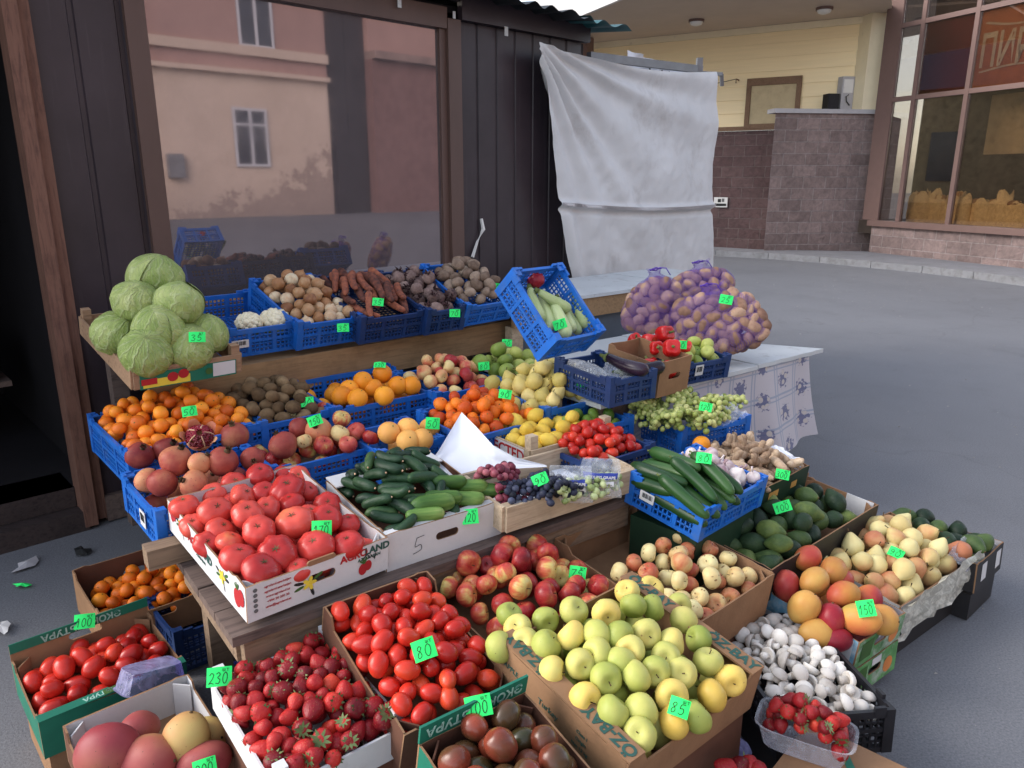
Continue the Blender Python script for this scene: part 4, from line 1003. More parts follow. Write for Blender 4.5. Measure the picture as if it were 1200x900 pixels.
# bay window facade
G0 = P(1018, 295, SW); G1 = P(1200, 314.5, SW); dG = (G1 - G0); dG.z = 0; dG.normalize(); G2 = G1 + dG * 3.5
nG = Vector((dG.y, -dG.x, 0)); nG = nG if nG.dot(CAMP - G0) > 0 else -nG
zs = hit(1110, 263, G0, nG).z
print('bay', G0, dG, nG, 'sill', zs)
bw('brick_base', G0, G2, -.05, zs - .12, 'block', off=.2)
along(G0 - dG * .05, G2, zs - .118, zs, nG, -.3, .10, 'frame_br', 'window_sill')
O_ = G0 - nG * .06
def gs(px, py): h = hit(px, py, O_, nG); return (h - G0).dot(dG), h.z
m1 = gs(1054, 252)[0]; m2 = gs(1112, 258)[0]; mend = (G2 - G0).dot(dG)
m0 = gs(1029, 250)[0]
zt1 = gs(1100, 111)[1]; zt2 = gs(1120, 17)[1]
print('mullions', m0, m1, m2, mend, zt1, zt2)
ZT = 7.2
wcs = [m0, m1, m2, m2 + (m2 - m1) * 1.35, mend]
def gp(s, n_=0.0): return G0 + dG * s - nG * .06 + nG * n_
def bar_v(s, z0, z1, w=.09): return along(gp(s - w / 2), gp(s + w / 2), z0, z1, nG, -.04, .05, 'frame_br', 'mullion')
for s_ in wcs: bar_v(s_, zs + .001, ZT)
for zz in (zt1, zt2):
    for i in range(len(wcs) - 1): along(gp(wcs[i] + .046), gp(wcs[i + 1] - .046), zz - .045, zz + .045, nG, -.035, .045, 'frame_br', 'transom')
for i in range(len(wcs) - 1):
    for (za, zb) in ((zs + .002, zt1 - .046), (zt1 + .046, zt2 - .046), (zt2 + .046, ZT)):
        along(gp(wcs[i] + .046), gp(wcs[i + 1] - .046), za, zb, nG, -.004, .004, 'glass', 'window_pane')
along(gp(-.3), gp(m0 - .046), zs + .001, ZT, nG, -.035, .045, 'frame_br', 'jamb_panel')
# inside of the bay: dark room, panels coloured as reflections, sign panels
M['dark_room'] = plain('dark_interior', (.055, .04, .032), .8, .3, 2)
M['room_beige'] = plain('mottled_beige', (.40, .31, .18), .8, .25, 3.5, dirt=((.2, .16, .09), 2.5, .5, .6))
M['sign_red'] = plain('dark_red_sign', (.16, .035, .032), .6, .1, 3)
M['sign_rust'] = plain('rust_orange_sign', (.40, .15, .06), .6, .15, 6)
along(gp(-.5), gp(mend), -.0, ZT, nG, -1.6, -1.55, 'dark_room', 'room_wall')
along(gp(-.5), gp(mend), zs - .3, zs - .02, nG, -1.5, -.07, 'dark_room', 'display_floor')
along(gp(m1 + .05), gp(m2 - .05), zt1 + .05, zt2 - .05, nG, -.05, -.02, 'sign_red', 'sign_panel')
# the cream disc-shaped field of the left panel stays plain
sgn = along(gp(m2 + .05), gp(wcs[3] - .05), zt1 + .05, zt2 - .05, nG, -.05, -.02, 'sign_rust', 'sign_panel')
M['sign_cream'] = plain('cream_print', (.55, .48, .36), .7, .08, 5)
tm = text_mesh('ПИР', 1.0, 'sign_cream', .02)
xs = [v.co.x for v in tm.vertices]; ys = [v.co.y for v in tm.vertices]
a1 = gs(1146, 80); a2 = gs(1203, 75); tz0 = gs(1150, 83)[1]; tz1 = gs(1150, 43)[1]
tcn = gp((a1[0] + a2[0]) / 2, -.012); tcn.z = (tz0 + tz1) / 2
Mt = Matrix(((dG.x, 0, nG.x, tcn.x), (dG.y, 0, nG.y, tcn.y), (0, 1, 0, tcn.z), (0, 0, 0, 1))) @ Matrix.Diagonal(((a2[0] - a1[0]) / (max(xs) - min(xs)), (tz1 - tz0) / (max(ys) - min(ys)), 1, 1))
o = link('sign_lettering', tm, bakery, Matrix.Translation(-bo) @ Mt)
# stitched line of dashes above and below the word
mb = MB()
for row in (0, 1):
    for i in range(22):
        q = m2 + .15 + i * (wcs[3] - m2 - .3) / 22; zz = (zt2 - .28 - .10 * math.sin(i / 22 * math.pi)) if row == 0 else (zt1 + .30 + .06 * math.sin(i / 22 * 3))
        p0 = gp(q, -.012); p1 = gp(q + .09, -.012); mb.add([p0 + Vector((0, 0, zz - p0.z)), p1 + Vector((0, 0, zz - p1.z)), p1 + Vector((0, 0, zz + .03 - p1.z)), p0 + Vector((0, 0, zz + .03 - p0.z))], [(0, 1, 2, 3)])
bk('sign_stitching', mb, 'sign_cream')
zmid = gs(1150, 180)[1]; zlow = gs(1150, 215)[1]
along(gp(m2 + .05), gp(mend - .05), zmid, zt1 - .05, nG, -.62, -.60, 'room_beige', 'reflection_panel')  # beige panel added behind the glass, coloured as a reflected wall
along(gp(m1 + .05), gp(m2 - .05), zmid + .5, zt1 - .05, nG, -.8, -.78, 'dark_room', 'reflection_panel')  # dark panel added in place of the roof this pane reflects
# canopy
M['lampg'] = plain('lamp_glass', (.75, .74, .70), .3, .03, 5)
zc = zsid
sof = [P(655, 30, zc + .003), wl, wr + Vector((0, 0, zc + .003 - wr.z)), P(1045, 10, zc), P(1045, -14, zc), P(760, -14, zc + .003)]
sof = [Vector((p.x, p.y, zc + .003)) for p in sof]
mb = MB(); mb.plate([(p.x, p.y) for p in sof], [], lambda x, y, d: (x, y, zc + .003 + d), .05); bk('canopy_soffit', mb, ['soffit'] * 3)
fa = Vector((sof[0].x, sof[0].y, 0)); fb = Vector((sof[-1].x, sof[-1].y, 0)); df = (fb - fa).normalized(); nf = Vector((df.y, -df.x, 0)); nf = nf if nf.dot(CAMP - fa) > 0 else -nf
fl = fa - df * 1.5
along(fl, fb, zc - .02, zc + .75, nf, .002, .08, 'fascia', 'canopy_fascia')
fe = fl + (wl - wr).normalized() * 0 - nf * 9
bk('canopy_roof', MB().add([p + Vector((0, 0, zc + .7)) for p in (fl, fb, fb - nf * 12, fl - nf * 12)], [(0, 1, 2, 3)]), 'fascia')
for (lx, ly) in ((966, 12), (816, 26)):
    c = P(lx, ly, zc - .05)
    lm = thing('ceiling_lamp', 'round white lamp on the canopy soffit, %s' % ('the right one nearer the cream column' if lx > 900 else 'the left one over the white tarpaulin'), 'lamp', Matrix.Translation(c), 'lamps under the canopy')
    MB().tube([(0, 0, .05), (0, 0, .0)], [.17, .17], 18).build('lamp_base', 'frame_br', lm)
    MB().tube([(0, 0, -.001), (0, 0, -.05), (0, 0, -.075)], [.145, .12, .05], 18).build('lamp_glass', 'lampg', lm)
# pier under the canopy at far left
pl = P(668, 40, zc); pr = P(688, 42, zc); along(pl, pr, 0, zc - .002, nW, -.4, 0, 'frame_br', 'canopy_post')
# utility box and speaker on the pier, house number, cable arm
ub = hit(1003, 127, A_, nF) - nF * .5; ub.z = zblk + .092
t = thing('meter_box', 'grey white electricity meter box on top of the brick pier', 'meter box', Matrix.Translation(ub))
X = (B_ - A_).normalized()
def ob(mb, c, hx, hy, z0, z1):
    v = [c + X * (i * hx) + nF * (j * hy) + Vector((0, 0, z)) for z in (z0, z1) for j in (-1, 1) for i in (-1, 1)]
    return mb.add(v, [(0, 2, 3, 1), (4, 5, 7, 6), (0, 1, 5, 4), (2, 6, 7, 3), (0, 4, 6, 2), (1, 3, 7, 5)])
ob(MB(), Vector((0, 0, 0)), .14, .1, 0, .72).build('case', 'card_grey', t); ob(MB(), nF * .106, .11, .005, .38, .66).build('cover', 'fascia', t); 
MB().tube([nF * .12 + X * .02 + Vector((0, 0, .34)), nF * .14 - X * .05 + Vector((0, 0, .3)), nF * .14 - X * .03 + Vector((0, 0, .2)), nF * .12 + X * .06 + Vector((0, 0, .12))], .012, 6).build('cable', 'ink_black', t)
t = thing('loudspeaker', 'dark box loudspeaker beside the meter box on the brick pier', 'loudspeaker', Matrix.Translation(ub - X * .32))
ob(MB(), Vector((0, 0, 0)), .13, .12, 0, .36).build('case', 'ink_black', t); ob(MB(), nF * .123, .11, .002, .03, .33).build('grille', 'black_plastic', t)
hn = hit(845, 237, C1, nW) + nW * .05
t = thing('wall_sign', 'small white house number plate on the dark brick wall beside the tarpaulin', 'sign', Matrix.Translation(hn))
XW = -dW
def pb(c, hx, t0, t1, z0, z1, n=nW, x=XW):
    v = [c + x * (i * hx) + n * t_ + Vector((0, 0, z)) for z in (z0, z1) for t_ in (t0, t1) for i in (-1, 1)]
    return MB().add(v, [(0, 1, 3, 2), (4, 6, 7, 5), (0, 4, 5, 1), (2, 3, 7, 6), (0, 2, 6, 4), (1, 5, 7, 3)])
Z0 = Vector((0, 0, 0))
pb(Z0, .17, -.03, 0, -.12, .12).build('plate', 'fascia', t); pb(Z0, .145, .001, .004, -.09, -.03).build('stripe', 'ink_black', t); pb(-XW * .03, .04, .001, .004, .0, .08).build('mark', 'ink_black', t); pb(XW * .06, .03, .001, .004, .01, .09).build('mark', 'ink_grey', t)
lm = hit(866, 94, C1, nW)
t = thing('cable_bracket', 'thin rusty cable bracket on the cream siding left of the shutter', 'bracket', Matrix.Translation(lm))
MB().tube([nW * 0, nW * .25, nW * .25 + Vector((0, 0, -.09))], .014, 6).build('arm', 'shut', t)
MB().tube([nW * .24 + dW * 0, nW * .1 + dW * 1.0 + Vector((0, 0, -.12)), dW * 2.4 + Vector((0, 0, -.2)) + nW * .03], .009, 5).build('cable', 'ink_black', t)
# bread bags in the window
M['kraft'] = plain('kraft_bread_bag', (.82, .60, .30), .7, .3, 14, .5, 25); M['crust'] = fruit_mat('bread_crust', [(.1, (.22, .09, .03)), (.9, (.45, .24, .08))], 12, .6)
random.seed(5)
nb = 26
for i in range(nb):
    q = m1 + .12 + (mend - m1 - .2) * i / nb * .82
    if any(abs(q - m) < .08 for m in wcs): q += .13
    hgt = random.uniform(.42, .66); wd = random.uniform(.15, .22); c = gp(q, -.22 - .1 * random.random()); c.z = zs - .018
    t = thing('bread_bag', 'crumpled kraft paper bread bag standing in the bakery window row', 'bag', Matrix.Translation(c), 'bread bags in the shop window')
    sd_ = random.random() * 50
    def bag(u, v, wd=wd, hgt=hgt, sd_=sd_):
        a = 2 * math.pi * u; k = wd * (1 - .15 * v + .16 * mnoise.noise(Vector((math.cos(a) * 1.6, math.sin(a) * 1.6, v * 4 + sd_)))); zz = hgt * v * (1 + .10 * math.sin(3 * a + sd_) * v)
        p = dG * (math.cos(a) * k) + nG * (math.sin(a) * k * .55); return (p.x, p.y, zz)
    MB().grid(bag, 14, 7).build('paper', 'kraft', t, smooth=True)
    if i % 2: 
        lo = MB(); lo.add([dG * p[0] + nG * p[1] + Vector((0, 0, p[2] + hgt * .95)) for p in longm(.12, .07, i, .05).v], longm(.12, .07, i, .05).f); lo.build('loaf', FM.get('x') or M['crust'], t, smooth=True)

# pavement and kerb in front of the bakery
kl = [P(x, y, 0) for x, y in ((760, 296.5), (838, 300), (900, 303.5), (960, 308), (1020, 314), (1080, 320), (1140, 327), (1200, 335.5))]
kl = [kl[0] + (kl[0] - kl[1]).normalized() * 4] + kl + [kl[-1] + (kl[-1] - kl[-2]).normalized() * 5]
mb = MB(); bkp = [G2 - nG * .2 + dG * 2, G0 - nG * .2, A_ - nF * .3, wl - nW * .1]
pts = kl + [Vector((p.x, p.y, 0)) for p in bkp]
ins = []
for i, p in enumerate(kl):
    d = (kl[min(i + 1, len(kl) - 1)] - kl[max(0, i - 1)]).normalized(); n_ = Vector((-d.y, d.x, 0)); n_ = n_ if n_.dot(CAMP - p) < 0 else -n_
    ins.append(p + n_ * .16)
mb.plate([(p.x, p.y) for p in ins] + [(p.x, p.y) for p in bkp], [], lambda x, y, d: (x, y, .118 - d), .115); structure('pavement', mb, ['pave'] * 3)
mb = MB()
for i in range(len(kl) - 1):
    n_ = max(1, round((kl[i + 1] - kl[i]).length / 1.0))
    for k in range(n_):
        a, b_ = kl[i].lerp(kl[i + 1], k / n_), kl[i].lerp(kl[i + 1], (k + 1) / n_); c, d_ = ins[i].lerp(ins[i + 1], k / n_), ins[i].lerp(ins[i + 1], (k + 1) / n_)
        g = (b_ - a).normalized() * .006; h_ = .125 + random.uniform(-.004, .004)
        v = [a + g, b_ - g, d_ - g, c + g]; v = v + [p + Vector((0, 0, h_)) for p in v]; mb.add(v, [(3, 2, 1, 0), (4, 5, 6, 7), (0, 1, 5, 4), (1, 2, 6, 5), (2, 3, 7, 6), (3, 0, 4, 7)])
structure('kerb', mb, 'kerb')

# ================================================================ the house opposite (behind the camera, seen in the kiosk's mirror window)
WM = 3.93; WF = -13.6; VW = 2 * WM - WF
vO = S(0, VW)
def vh(px, py): p = hit(px, py, vO, V); return p.dot(U), p.z
def stucco_mat():
    m, nt, b = new_mat('peach_stucco')
    g = N(nt, 'ShaderNodeNewGeometry'); sep = N(nt, 'ShaderNodeSeparateXYZ'); L(nt, g.outputs['Position'], sep.inputs[0])
    n1 = noise(nt, g.outputs['Position'], .45, 6, .65); n2 = noise(nt, g.outputs['Position'], 2.2, 7, .72); n3 = noise(nt, g.outputs['Position'], 9, 5, .7)
    col = ramp(nt, n1, [(.3, (.58, .45, .35)), (.7, (.70, .55, .44))])
    s_ = math_n(nt, 'ADD', math_n(nt, 'MULTIPLY', sep.outputs[0], U.x), math_n(nt, 'MULTIPLY', sep.outputs[1], U.y))
    grad = math_n(nt, 'ADD', math_n(nt, 'MULTIPLY', math_n(nt, 'SUBTRACT', s_, PEEL_S), .10), math_n(nt, 'MULTIPLY', math_n(nt, 'SUBTRACT', 1.9, sep.outputs[2]), .30))
    k = math_n(nt, 'ADD', grad, math_n(nt, 'MULTIPLY', math_n(nt, 'SUBTRACT', n2, .5), 1.5))
    col = mixc(nt, ramp(nt, k, [(.12, (0, 0, 0)), (.22, (.8,) * 3)]), col, mixc(nt, n3, (.20, .15, .13), (.46, .33, .27)))
    low = math_n(nt, 'MULTIPLY', math_n(nt, 'SUBTRACT', 1.5, sep.outputs[2]), .5)
    col = mixc(nt, math_n(nt, 'MAXIMUM', math_n(nt, 'MINIMUM', low, .5), 0.0), col, (.30, .23, .20))
    L(nt, col, b.inputs['Base Color']); b.inputs['Roughness'].default_value = .9; bump(nt, b, n3, .4, .05); return m
PEEL_S = vh(300, 230)[0]
M['stucco'] = stucco_mat()
M['stucco_low'] = plain('peeling_stucco', (.30, .21, .18), .9, .3, 2.2, .4, 8)
M['stucco_up'] = plain('salmon_stucco', (.42, .26, .22), .85, .10, .6)
M['house_dark'] = plain('dark_gateway', (.03, .026, .03), .7, .3, 2)
M['winfr'] = plain('white_window_frame', (.62, .62, .64), .5, .05); M['winpane'] = plain('dark_window_pane', (.04, .045, .06), .1, .3, 2, spec=.6)
M['brickw'] = plain('old_brick_wall', (.22, .12, .105), .9, .2, 4)
house = thing('opposite_house', 'peach stucco house with dark windows mirrored in the kiosk glass', 'building', Matrix.Translation(S((vh(180, 160)[0] + vh(388, 160)[0]) / 2, WF)))
ho = house.matrix_basis.translation.copy()
def hs(name, s0, s1, w0, w1, z0, z1, mat, parent=house):
    mb = MB(); v = [S(s, w, z) for z in (z0, z1) for w in (w0, w1) for s in (s0, s1)]
    mb.add(v, [(0, 2, 3, 1), (4, 5, 7, 6), (0, 1, 5, 4), (2, 6, 7, 3), (0, 4, 6, 2), (1, 3, 7, 5)])
    o = mb.build(name, mat, parent)
    if parent is house: o.matrix_basis = Matrix.Translation(-ho)
    return o
sL = vh(170, 160)[0] - 14; sR = vh(387, 160)[0]; zc1 = vh(290, 60)[1]; zc2 = vh(290, 82)[1]; zb = .3
zst = vh(290, 88)[1]
hs('wall', sL, sR, WF - 5, WF, zb, zst, 'stucco'); hs('upper_wall', sL, sR, WF - 5, WF + .01, zst + .12, zst + 6, 'stucco_up')
hs('cornice', sL, sR + .02, WF - 5, WF + .16, zst + .001, zst + .12, 'stucco'); hs('cornice', sL, sR + .02, WF + .012, WF + .12, zst + .5, zst + .75, 'stucco')
for (x0, y0, x1, y1) in ((277, 128, 311, 195), (280, -60, 312, 54)):
    sa, za = vh(x0, y1); sb, zt = vh(x1, y0); hw = (sb - sa)
    f = hs('window', sa, sb, WF + .011, WF + .03, za, zt, 'winpane')
    for q in ((sa, sa + .07, za, zt), (sb - .07, sb, za, zt), ((sa + sb) / 2 - .04, (sa + sb) / 2 + .04, za + .07, zt - .07), (sa + .07, sb - .07, zt - .07, zt), (sa + .07, sb - .07, za, za + .07), (sa + .07, sb - .07, za + (zt - za) * .7, za + (zt - za) * .7 + .06)):
        hs('window_frame', q[0], q[1], WF + .031, WF + .06, q[2], q[3], 'winfr')
    for k in (-1, 1):
        s0 = sa - 3.2 * k * 1.25 if k == 1 else sb + 1.5
    hs('window', sa - 5.0, sb - 5.0, WF + .011, WF + .03, za, zt, 'winpane')
mz0, mz1 = vh(203, 208)[1], vh(203, 180)[1]; s0 = vh(195, 190)[0]; hs('meter_box', s0, s0 + .4, WF + .008, WF + .2, mz0, mz1, 'kerb')
s1, s2 = sR + .02, vh(433, 160)[0]
t = thing('dark_gateway', 'tall dark gate between the peach house and the brown brick wall in the mirror', 'gate', Matrix.Translation(S((s1 + s2) / 2, WF + .2)))
def hs2(name, t, s0, s1_, w0, w1, z0, z1, mat):
    o_ = t.matrix_basis.translation; mb = MB(); v = [S(s, w, z) - o_ for z in (z0, z1) for w in (w0, w1) for s in (s0, s1_)]
    mb.add(v, [(0, 2, 3, 1), (4, 5, 7, 6), (0, 1, 5, 4), (2, 6, 7, 3), (0, 4, 6, 2), (1, 3, 7, 5)]); return mb.build(name, mat, t)
hs2('gate_leaf', t, s1, (s1 + s2) / 2 - .01, WF - .2, WF - .1, .3, 7, 'house_dark'); hs2('gate_leaf', t, (s1 + s2) / 2 + .01, s2, WF - .2, WF - .1, .3, 7, 'house_dark')
hs2('gate_panel', t, s1 + .2, s2 - .1, WF - .099, WF - .05, .4, vh(410, 160)[1], 'house_dark')
s3 = vh(700, 160)[0]
t = thing('brick_annex', 'brown brick annex beside the dark gate, mirrored at the right of the kiosk glass', 'building', Matrix.Translation(S((s2 + s3) / 2, WF)))
hs2('wall', t, s2 + .02, s3, WF - 4, WF + .3, .3, vh(470, 75)[1], 'brickw'); hs2('roof_edge', t, s2 + .02, s3, WF - 4, WF + .5, vh(470, 75)[1] + .002, vh(470, 70)[1] + .1, 'stucco_low')
hs2('upper_wall', t, s2 + .02, s3, WF - 4, WF + .1, vh(470, 70)[1] + .102, 8, 'stucco_up')

# neighbouring house beyond the kiosk, seen only as a reflection in the bakery's shop window
M['tile'] = plain('blue_grey_roof_tile', (.05, .06, .085), .5, .25, 6, .5, 18)
t = thing('neighbour_house', 'beige house with a blue grey tiled roof reflected in the bakery window', 'building', Matrix.Translation((-11, 25, 0)))
MB().box(-6, 0, -16, 18, 0, 5.6).build('wall', 'room_beige', t)
MB().add([(.5, -16.5, 5.3), (.5, 18.5, 5.3), (-3.4, 18.5, 10.5), (-3.4, -16.5, 10.5), (-7, -16.5, 5.6), (-7, 18.5, 5.6)], [(0, 1, 2, 3), (3, 2, 5, 4)]).build('roof', 'tile', t)
for k in range(7):
    MB().box(.002, .05, -13 + k * 4.4, -11.7 + k * 4.4, 1.6, 3.6).build('window', 'winpane', t)
MB().box(.003, .4, -15.9, 17.9, 0, .7).build('plinth', 'house_dark', t)
# ================================================================ kiosk
WK = 3.92
kO = S(0, WK)
def kh(px, py): p = hit(px, py, kO, V); return p.dot(U), p.z
def corr_mat():
    m, nt, b = new_mat('brown_corrugated_steel')
    vec, rnd, tc = coords(nt, rnd=False, scale=(1, 1, 1)); n1 = noise(nt, vec, 2.2, 5, .65)
    mp = N(nt, 'ShaderNodeMapping'); mp.inputs['Scale'].default_value = (9, 9, .5); L(nt, tc.outputs['Object'], mp.inputs[0]); n2 = noise(nt, mp.outputs[0], 3, 5, .7)
    cc = ramp(nt, n1, [(.3, (.024, .017, .022)), (.7, (.042, .030, .037))])
    cc = mixc(nt, ramp(nt, n2, [(.58, (0, 0, 0)), (.78, (.4,) * 3)]), cc, (.085, .07, .08))
    L(nt, cc, b.inputs['Base Color']); b.inputs['Roughness'].default_value = .42; b.inputs['Specular IOR Level'].default_value = .4; return m
M['corr'] = corr_mat()
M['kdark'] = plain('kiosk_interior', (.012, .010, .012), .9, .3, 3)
M['kwood'] = plain('kiosk_brown_trim', (.095, .055, .045), .5, .15, 4, spec=.4, streak=(1, 1, .3))
def mirror_mat():
    m, nt, b = new_mat('reflective_window_film')
    vec, rnd, tc = coords(nt, rnd=False); n1 = noise(nt, vec, 1.2, 3, .5)
    b.inputs['Metallic'].default_value = .78
    d = noise(nt, vec, 3.5, 6, .7)
    L(nt, ramp(nt, d, [(.35, (.28, .243, .255)), (.7, (.32, .278, .29))]), b.inputs['Base Color'])
    L(nt, ramp(nt, d, [(.4, (.018,) * 3), (.75, (.045,) * 3)]), b.inputs['Roughness'])
    bump(nt, b, n1, .004, .05); return m
M['mirror'] = mirror_mat()
M['roof'] = plain('teal_roof_sheet', (.012, .085, .09), .45, .25, 5, spec=.4, dirt=((.05, .05, .05), 6, .52, .6))
M['roof_dark'] = plain('dark_roof_edge', (.016, .02, .022), .6, .4, 6)
sP0 = kh(45, 300)[0]; sP1 = kh(71, 300)[0]; sF0 = kh(166, 200)[0]; sF1 = kh(189, 200)[0]; sG1 = kh(516, 150)[0]; sF2 = kh(538, 150)[0]; sE = kh(679, 250)[0]
zTop = 2.68; zG1 = kh(518, 34)[1]; zG0 = .80
print('kiosk s', sP0, sP1, sF0, sF1, sG1, sF2, sE, 'zG1', zG1, 'fascia', kh(600, 70)[1], kh(600, 22)[1])
kiosk = thing('market_kiosk', 'dark brown corrugated kiosk with mirrored window and open doorway behind the fruit stall', 'kiosk', Matrix.Translation(S(1.5, WK)))
ko = kiosk.matrix_basis.translation.copy()
def sbox(mb, s0, s1, w0, w1, z0, z1, mi=0):
    v = [S(s, w, z) for z in (z0, z1) for w in (w0, w1) for s in (s0, s1)]
    return mb.add(v, [(0, 2, 3, 1), (4, 5, 7, 6), (0, 1, 5, 4), (2, 6, 7, 3), (0, 4, 6, 2), (1, 3, 7, 5)], mi)
def kp(name, mb, mat, parent=None, smooth=False):
    o = mb.build(name, mat, parent or kiosk, None, smooth)
    if parent is None: o.matrix_basis = Matrix.Translation(-ko)
    return o
def corr(s0, s1, z0, z1, pitch=.165, dep=.009):
    mb = MB(); n = max(1, round((s1 - s0) / pitch)); pr = []
    for i in range(n):
        a = s0 + (s1 - s0) * i / n; p = (s1 - s0) / n
        pr += [(a, 0), (a + p * .84, 0), (a + p * .87, dep), (a + p * .97, dep)]
    pr.append((s1, 0)); v = []
    for s, d in pr: v += [S(s, WK + d, z0), S(s, WK + d, z1)]
    mb.add(v, [(2 * i, 2 * i + 2, 2 * i + 3, 2 * i + 1) for i in range(len(pr) - 1)]); return mb
kp('wall_panel', corr(sP1 - .0, sF0, .05, zTop), 'corr')
kp('wall_panel', corr(sF2, sE, .05, zG1 + .06), 'corr')
kp('wall_panel', corr(sF1, sF2, .05, zG0 - .05), 'corr')
kp('side_wall', sbox(MB(), sE - .03, sE, WK + .02, WK + 2.3, .02, zTop), 'corr')
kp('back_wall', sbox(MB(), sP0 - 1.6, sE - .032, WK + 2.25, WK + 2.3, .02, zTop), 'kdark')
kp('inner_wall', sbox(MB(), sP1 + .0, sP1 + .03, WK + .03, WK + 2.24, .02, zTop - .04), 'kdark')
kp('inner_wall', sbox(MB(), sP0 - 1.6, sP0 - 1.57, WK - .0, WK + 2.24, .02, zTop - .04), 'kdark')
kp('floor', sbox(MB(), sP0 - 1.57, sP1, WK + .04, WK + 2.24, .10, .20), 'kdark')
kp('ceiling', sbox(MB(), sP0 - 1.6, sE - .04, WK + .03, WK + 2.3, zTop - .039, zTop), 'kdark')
# door posts, sills
M['sill_dark'] = wood_mat('dark_sill_wood', (.045, .032, .03), (.02, .014, .015))
M['wood_redl'] = wood_mat('worn_red_brown_post', (.17, .085, .06), (.09, .042, .034), gx=(14, 14, 1.2))
kp('door_post', sbox(MB(), sP0, sP1 - .03, WK - .07, WK + .06, .02, zTop), 'wood_redl')
kp('door_trim', sbox(MB(), sP1 - .028, sP1 + .02, WK - .035, WK - .001, .03, zTop - .01), 'wood_redl')
kp('door_lintel', sbox(MB(), sP0 - 1.56, sP0 - .002, WK - .03, WK + .05, 2.42, zTop), 'wood_red')
kp('door_sill', sbox(MB(), sP0 - 1.56, sP0 + .02, WK - .06, WK + .03, .0, .10), 'sill_dark')
kp('door_sill', sbox(MB(), sP0 - 1.56, sP0 - .004, WK + .035, WK + .3, .10, .20), 'sill_dark')
kp('shelf_board', sbox(MB(), sP0 - 1.5, sP0 - .05, WK + .9, WK + 1.3, .55, .58), 'wood_old')
# base plate of rusty flashing at the wall foot
kp('foot_board', sbox(MB(), sP1 + .02, sE, WK - .04, WK - .003, .01, .14), 'wood_old')
# window
wf = kp('window', sbox(MB(), sF1 + .001, sG1 + .012, WM, WM + .012, zG0, zG1 + .02), 'mirror')
def kw(mb): o = mb.build('window_frame', 'kwood', wf); o.matrix_basis = Matrix.Identity(4); return o
kw(sbox(MB(), sF0, sF1, WK - .035, WK + .03, .05, zG1 + .10)); kw(sbox(MB(), sG1 + .05, sF2, WK - .035, WK + .03, .05, zG1 + .06)); kw(sbox(MB(), sG1, sG1 + .049, WK - .012, WK + .03, zG0, zG1))
kw(sbox(MB(), sF1 + .001, sG1 + .049, WK - .03, WK + .03, zG1 + .001, zG1 + .12)); kw(sbox(MB(), sF1 + .001, sG1 - .001, WK - .03, WK + .03, zG0 - .05, zG0 - .001))
# fascia boards
kp('fascia_board', sbox(MB(), sF2 - .0, sE + .02, WK - .05, WK - .002, zG1 + .062, zG1 + .20), 'corr')
kp('fascia_board', sbox(MB(), sF1, sE + .02, WK - .025, WK - .004, zG1 + .202, zTop + .02), 'corr')
kp('wall_panel', corr(sF0, sF1 - .002, zG1 + .1, zTop, .07), 'corr')
def hz(px, py): return kh(px, py)
# little white tags of paint and torn tape on the wall
def patch(px, py, w_, h_, mat='white_ply', nm='paint_patch'):
    s, z = kh(px, py); kp(nm, sbox(MB(), s - w_ / 2, s + w_ / 2, WK - .053, WK - .0505, z - h_ / 2, z + h_ / 2), mat)
patch(587, 38, .030, .055); patch(462, 5, .025, .05); patch(526, 19, .02, .04)
s_, z_ = kh(551, 280); mb = MB(); mb.tube([S(s_ + .09, WK - .012, z_ + .13), S(s_ + .10, WK - .02, z_ + .06), S(s_ + .05, WK - .014, z_ - .02), S(s_, WK - .02, z_ - .12)], [.010, .014, .008, .012], 5); kp('torn_tape', mb, 'fascia')
# roof sheets, ragged front edge
mb = MB(); random.seed(2)
def rf(u, v):
    s = rs0 + (rs1 - rs0) * u; w = WK - .30 + .13 * mnoise.noise(Vector((s * 2.3, 0, 3))) + v * 2.8
    z = 2.735 - .050 * (s - 2.96) + .016 * math.cos(s * 2 * math.pi / .17) + .25 * v + .03 * mnoise.noise(Vector((s * 3, v * 5, 0)))
    return S(s, w, z)
rs0, rs1 = sP0 - 1.9, 4.12; mb.grid(rf, 200, 6); kp('roof_sheet', mb, 'roof_dark', smooth=True)
rs0, rs1 = 4.08, 4.5; mb = MB(); mb.grid(lambda u, v: rf(u, v) + Vector((0, 0, .012)), 60, 6); kp('roof_sheet', mb, 'roof', smooth=True)


# things standing inside the dark doorway
def dim_box(s, w, z, sx, sy, h, mat, label, cat='crate', name='storage_crate'):
    t = thing(name, label, cat, Matrix.Translation(S(s, w, z)) @ Matrix.Rotation(TH, 4, 'Z'))
    mb = MB(); mb.box(0, sx, 0, .01, 0, h).box(0, sx, sy - .01, sy, 0, h).box(0, .01, .01, sy - .01, 0, h).box(sx - .01, sx, .01, sy - .01, 0, h); mb.build('side_panel', mat, t)
    MB().box(.011, sx - .011, .011, sy - .011, .001, .01).build('bottom', mat, t)
    m2 = MB(); m2.box(-.004, sx + .004, -.006, -.001, h - .03, h - .001).box(-.004, sx + .004, -.006, -.001, .0, .03); m2.build('rim', mat, t)
dim_box(sP0 - .5, WK + .95, .58, .4, .3, .22, 'black_plastic', 'black storage crate on the shelf inside the dark doorway')
dim_box(sP0 - .95, WK + .92, .58, .35, .3, .16, 'card_green', 'green printed box on the shelf inside the dark doorway', 'box', 'storage_box')
dim_box(sP0 - 1.35, WK + .92, .58, .33, .3, .16, 'card_dark', 'brown cardboard box at the far end of the dark doorway shelf', 'box', 'storage_box')

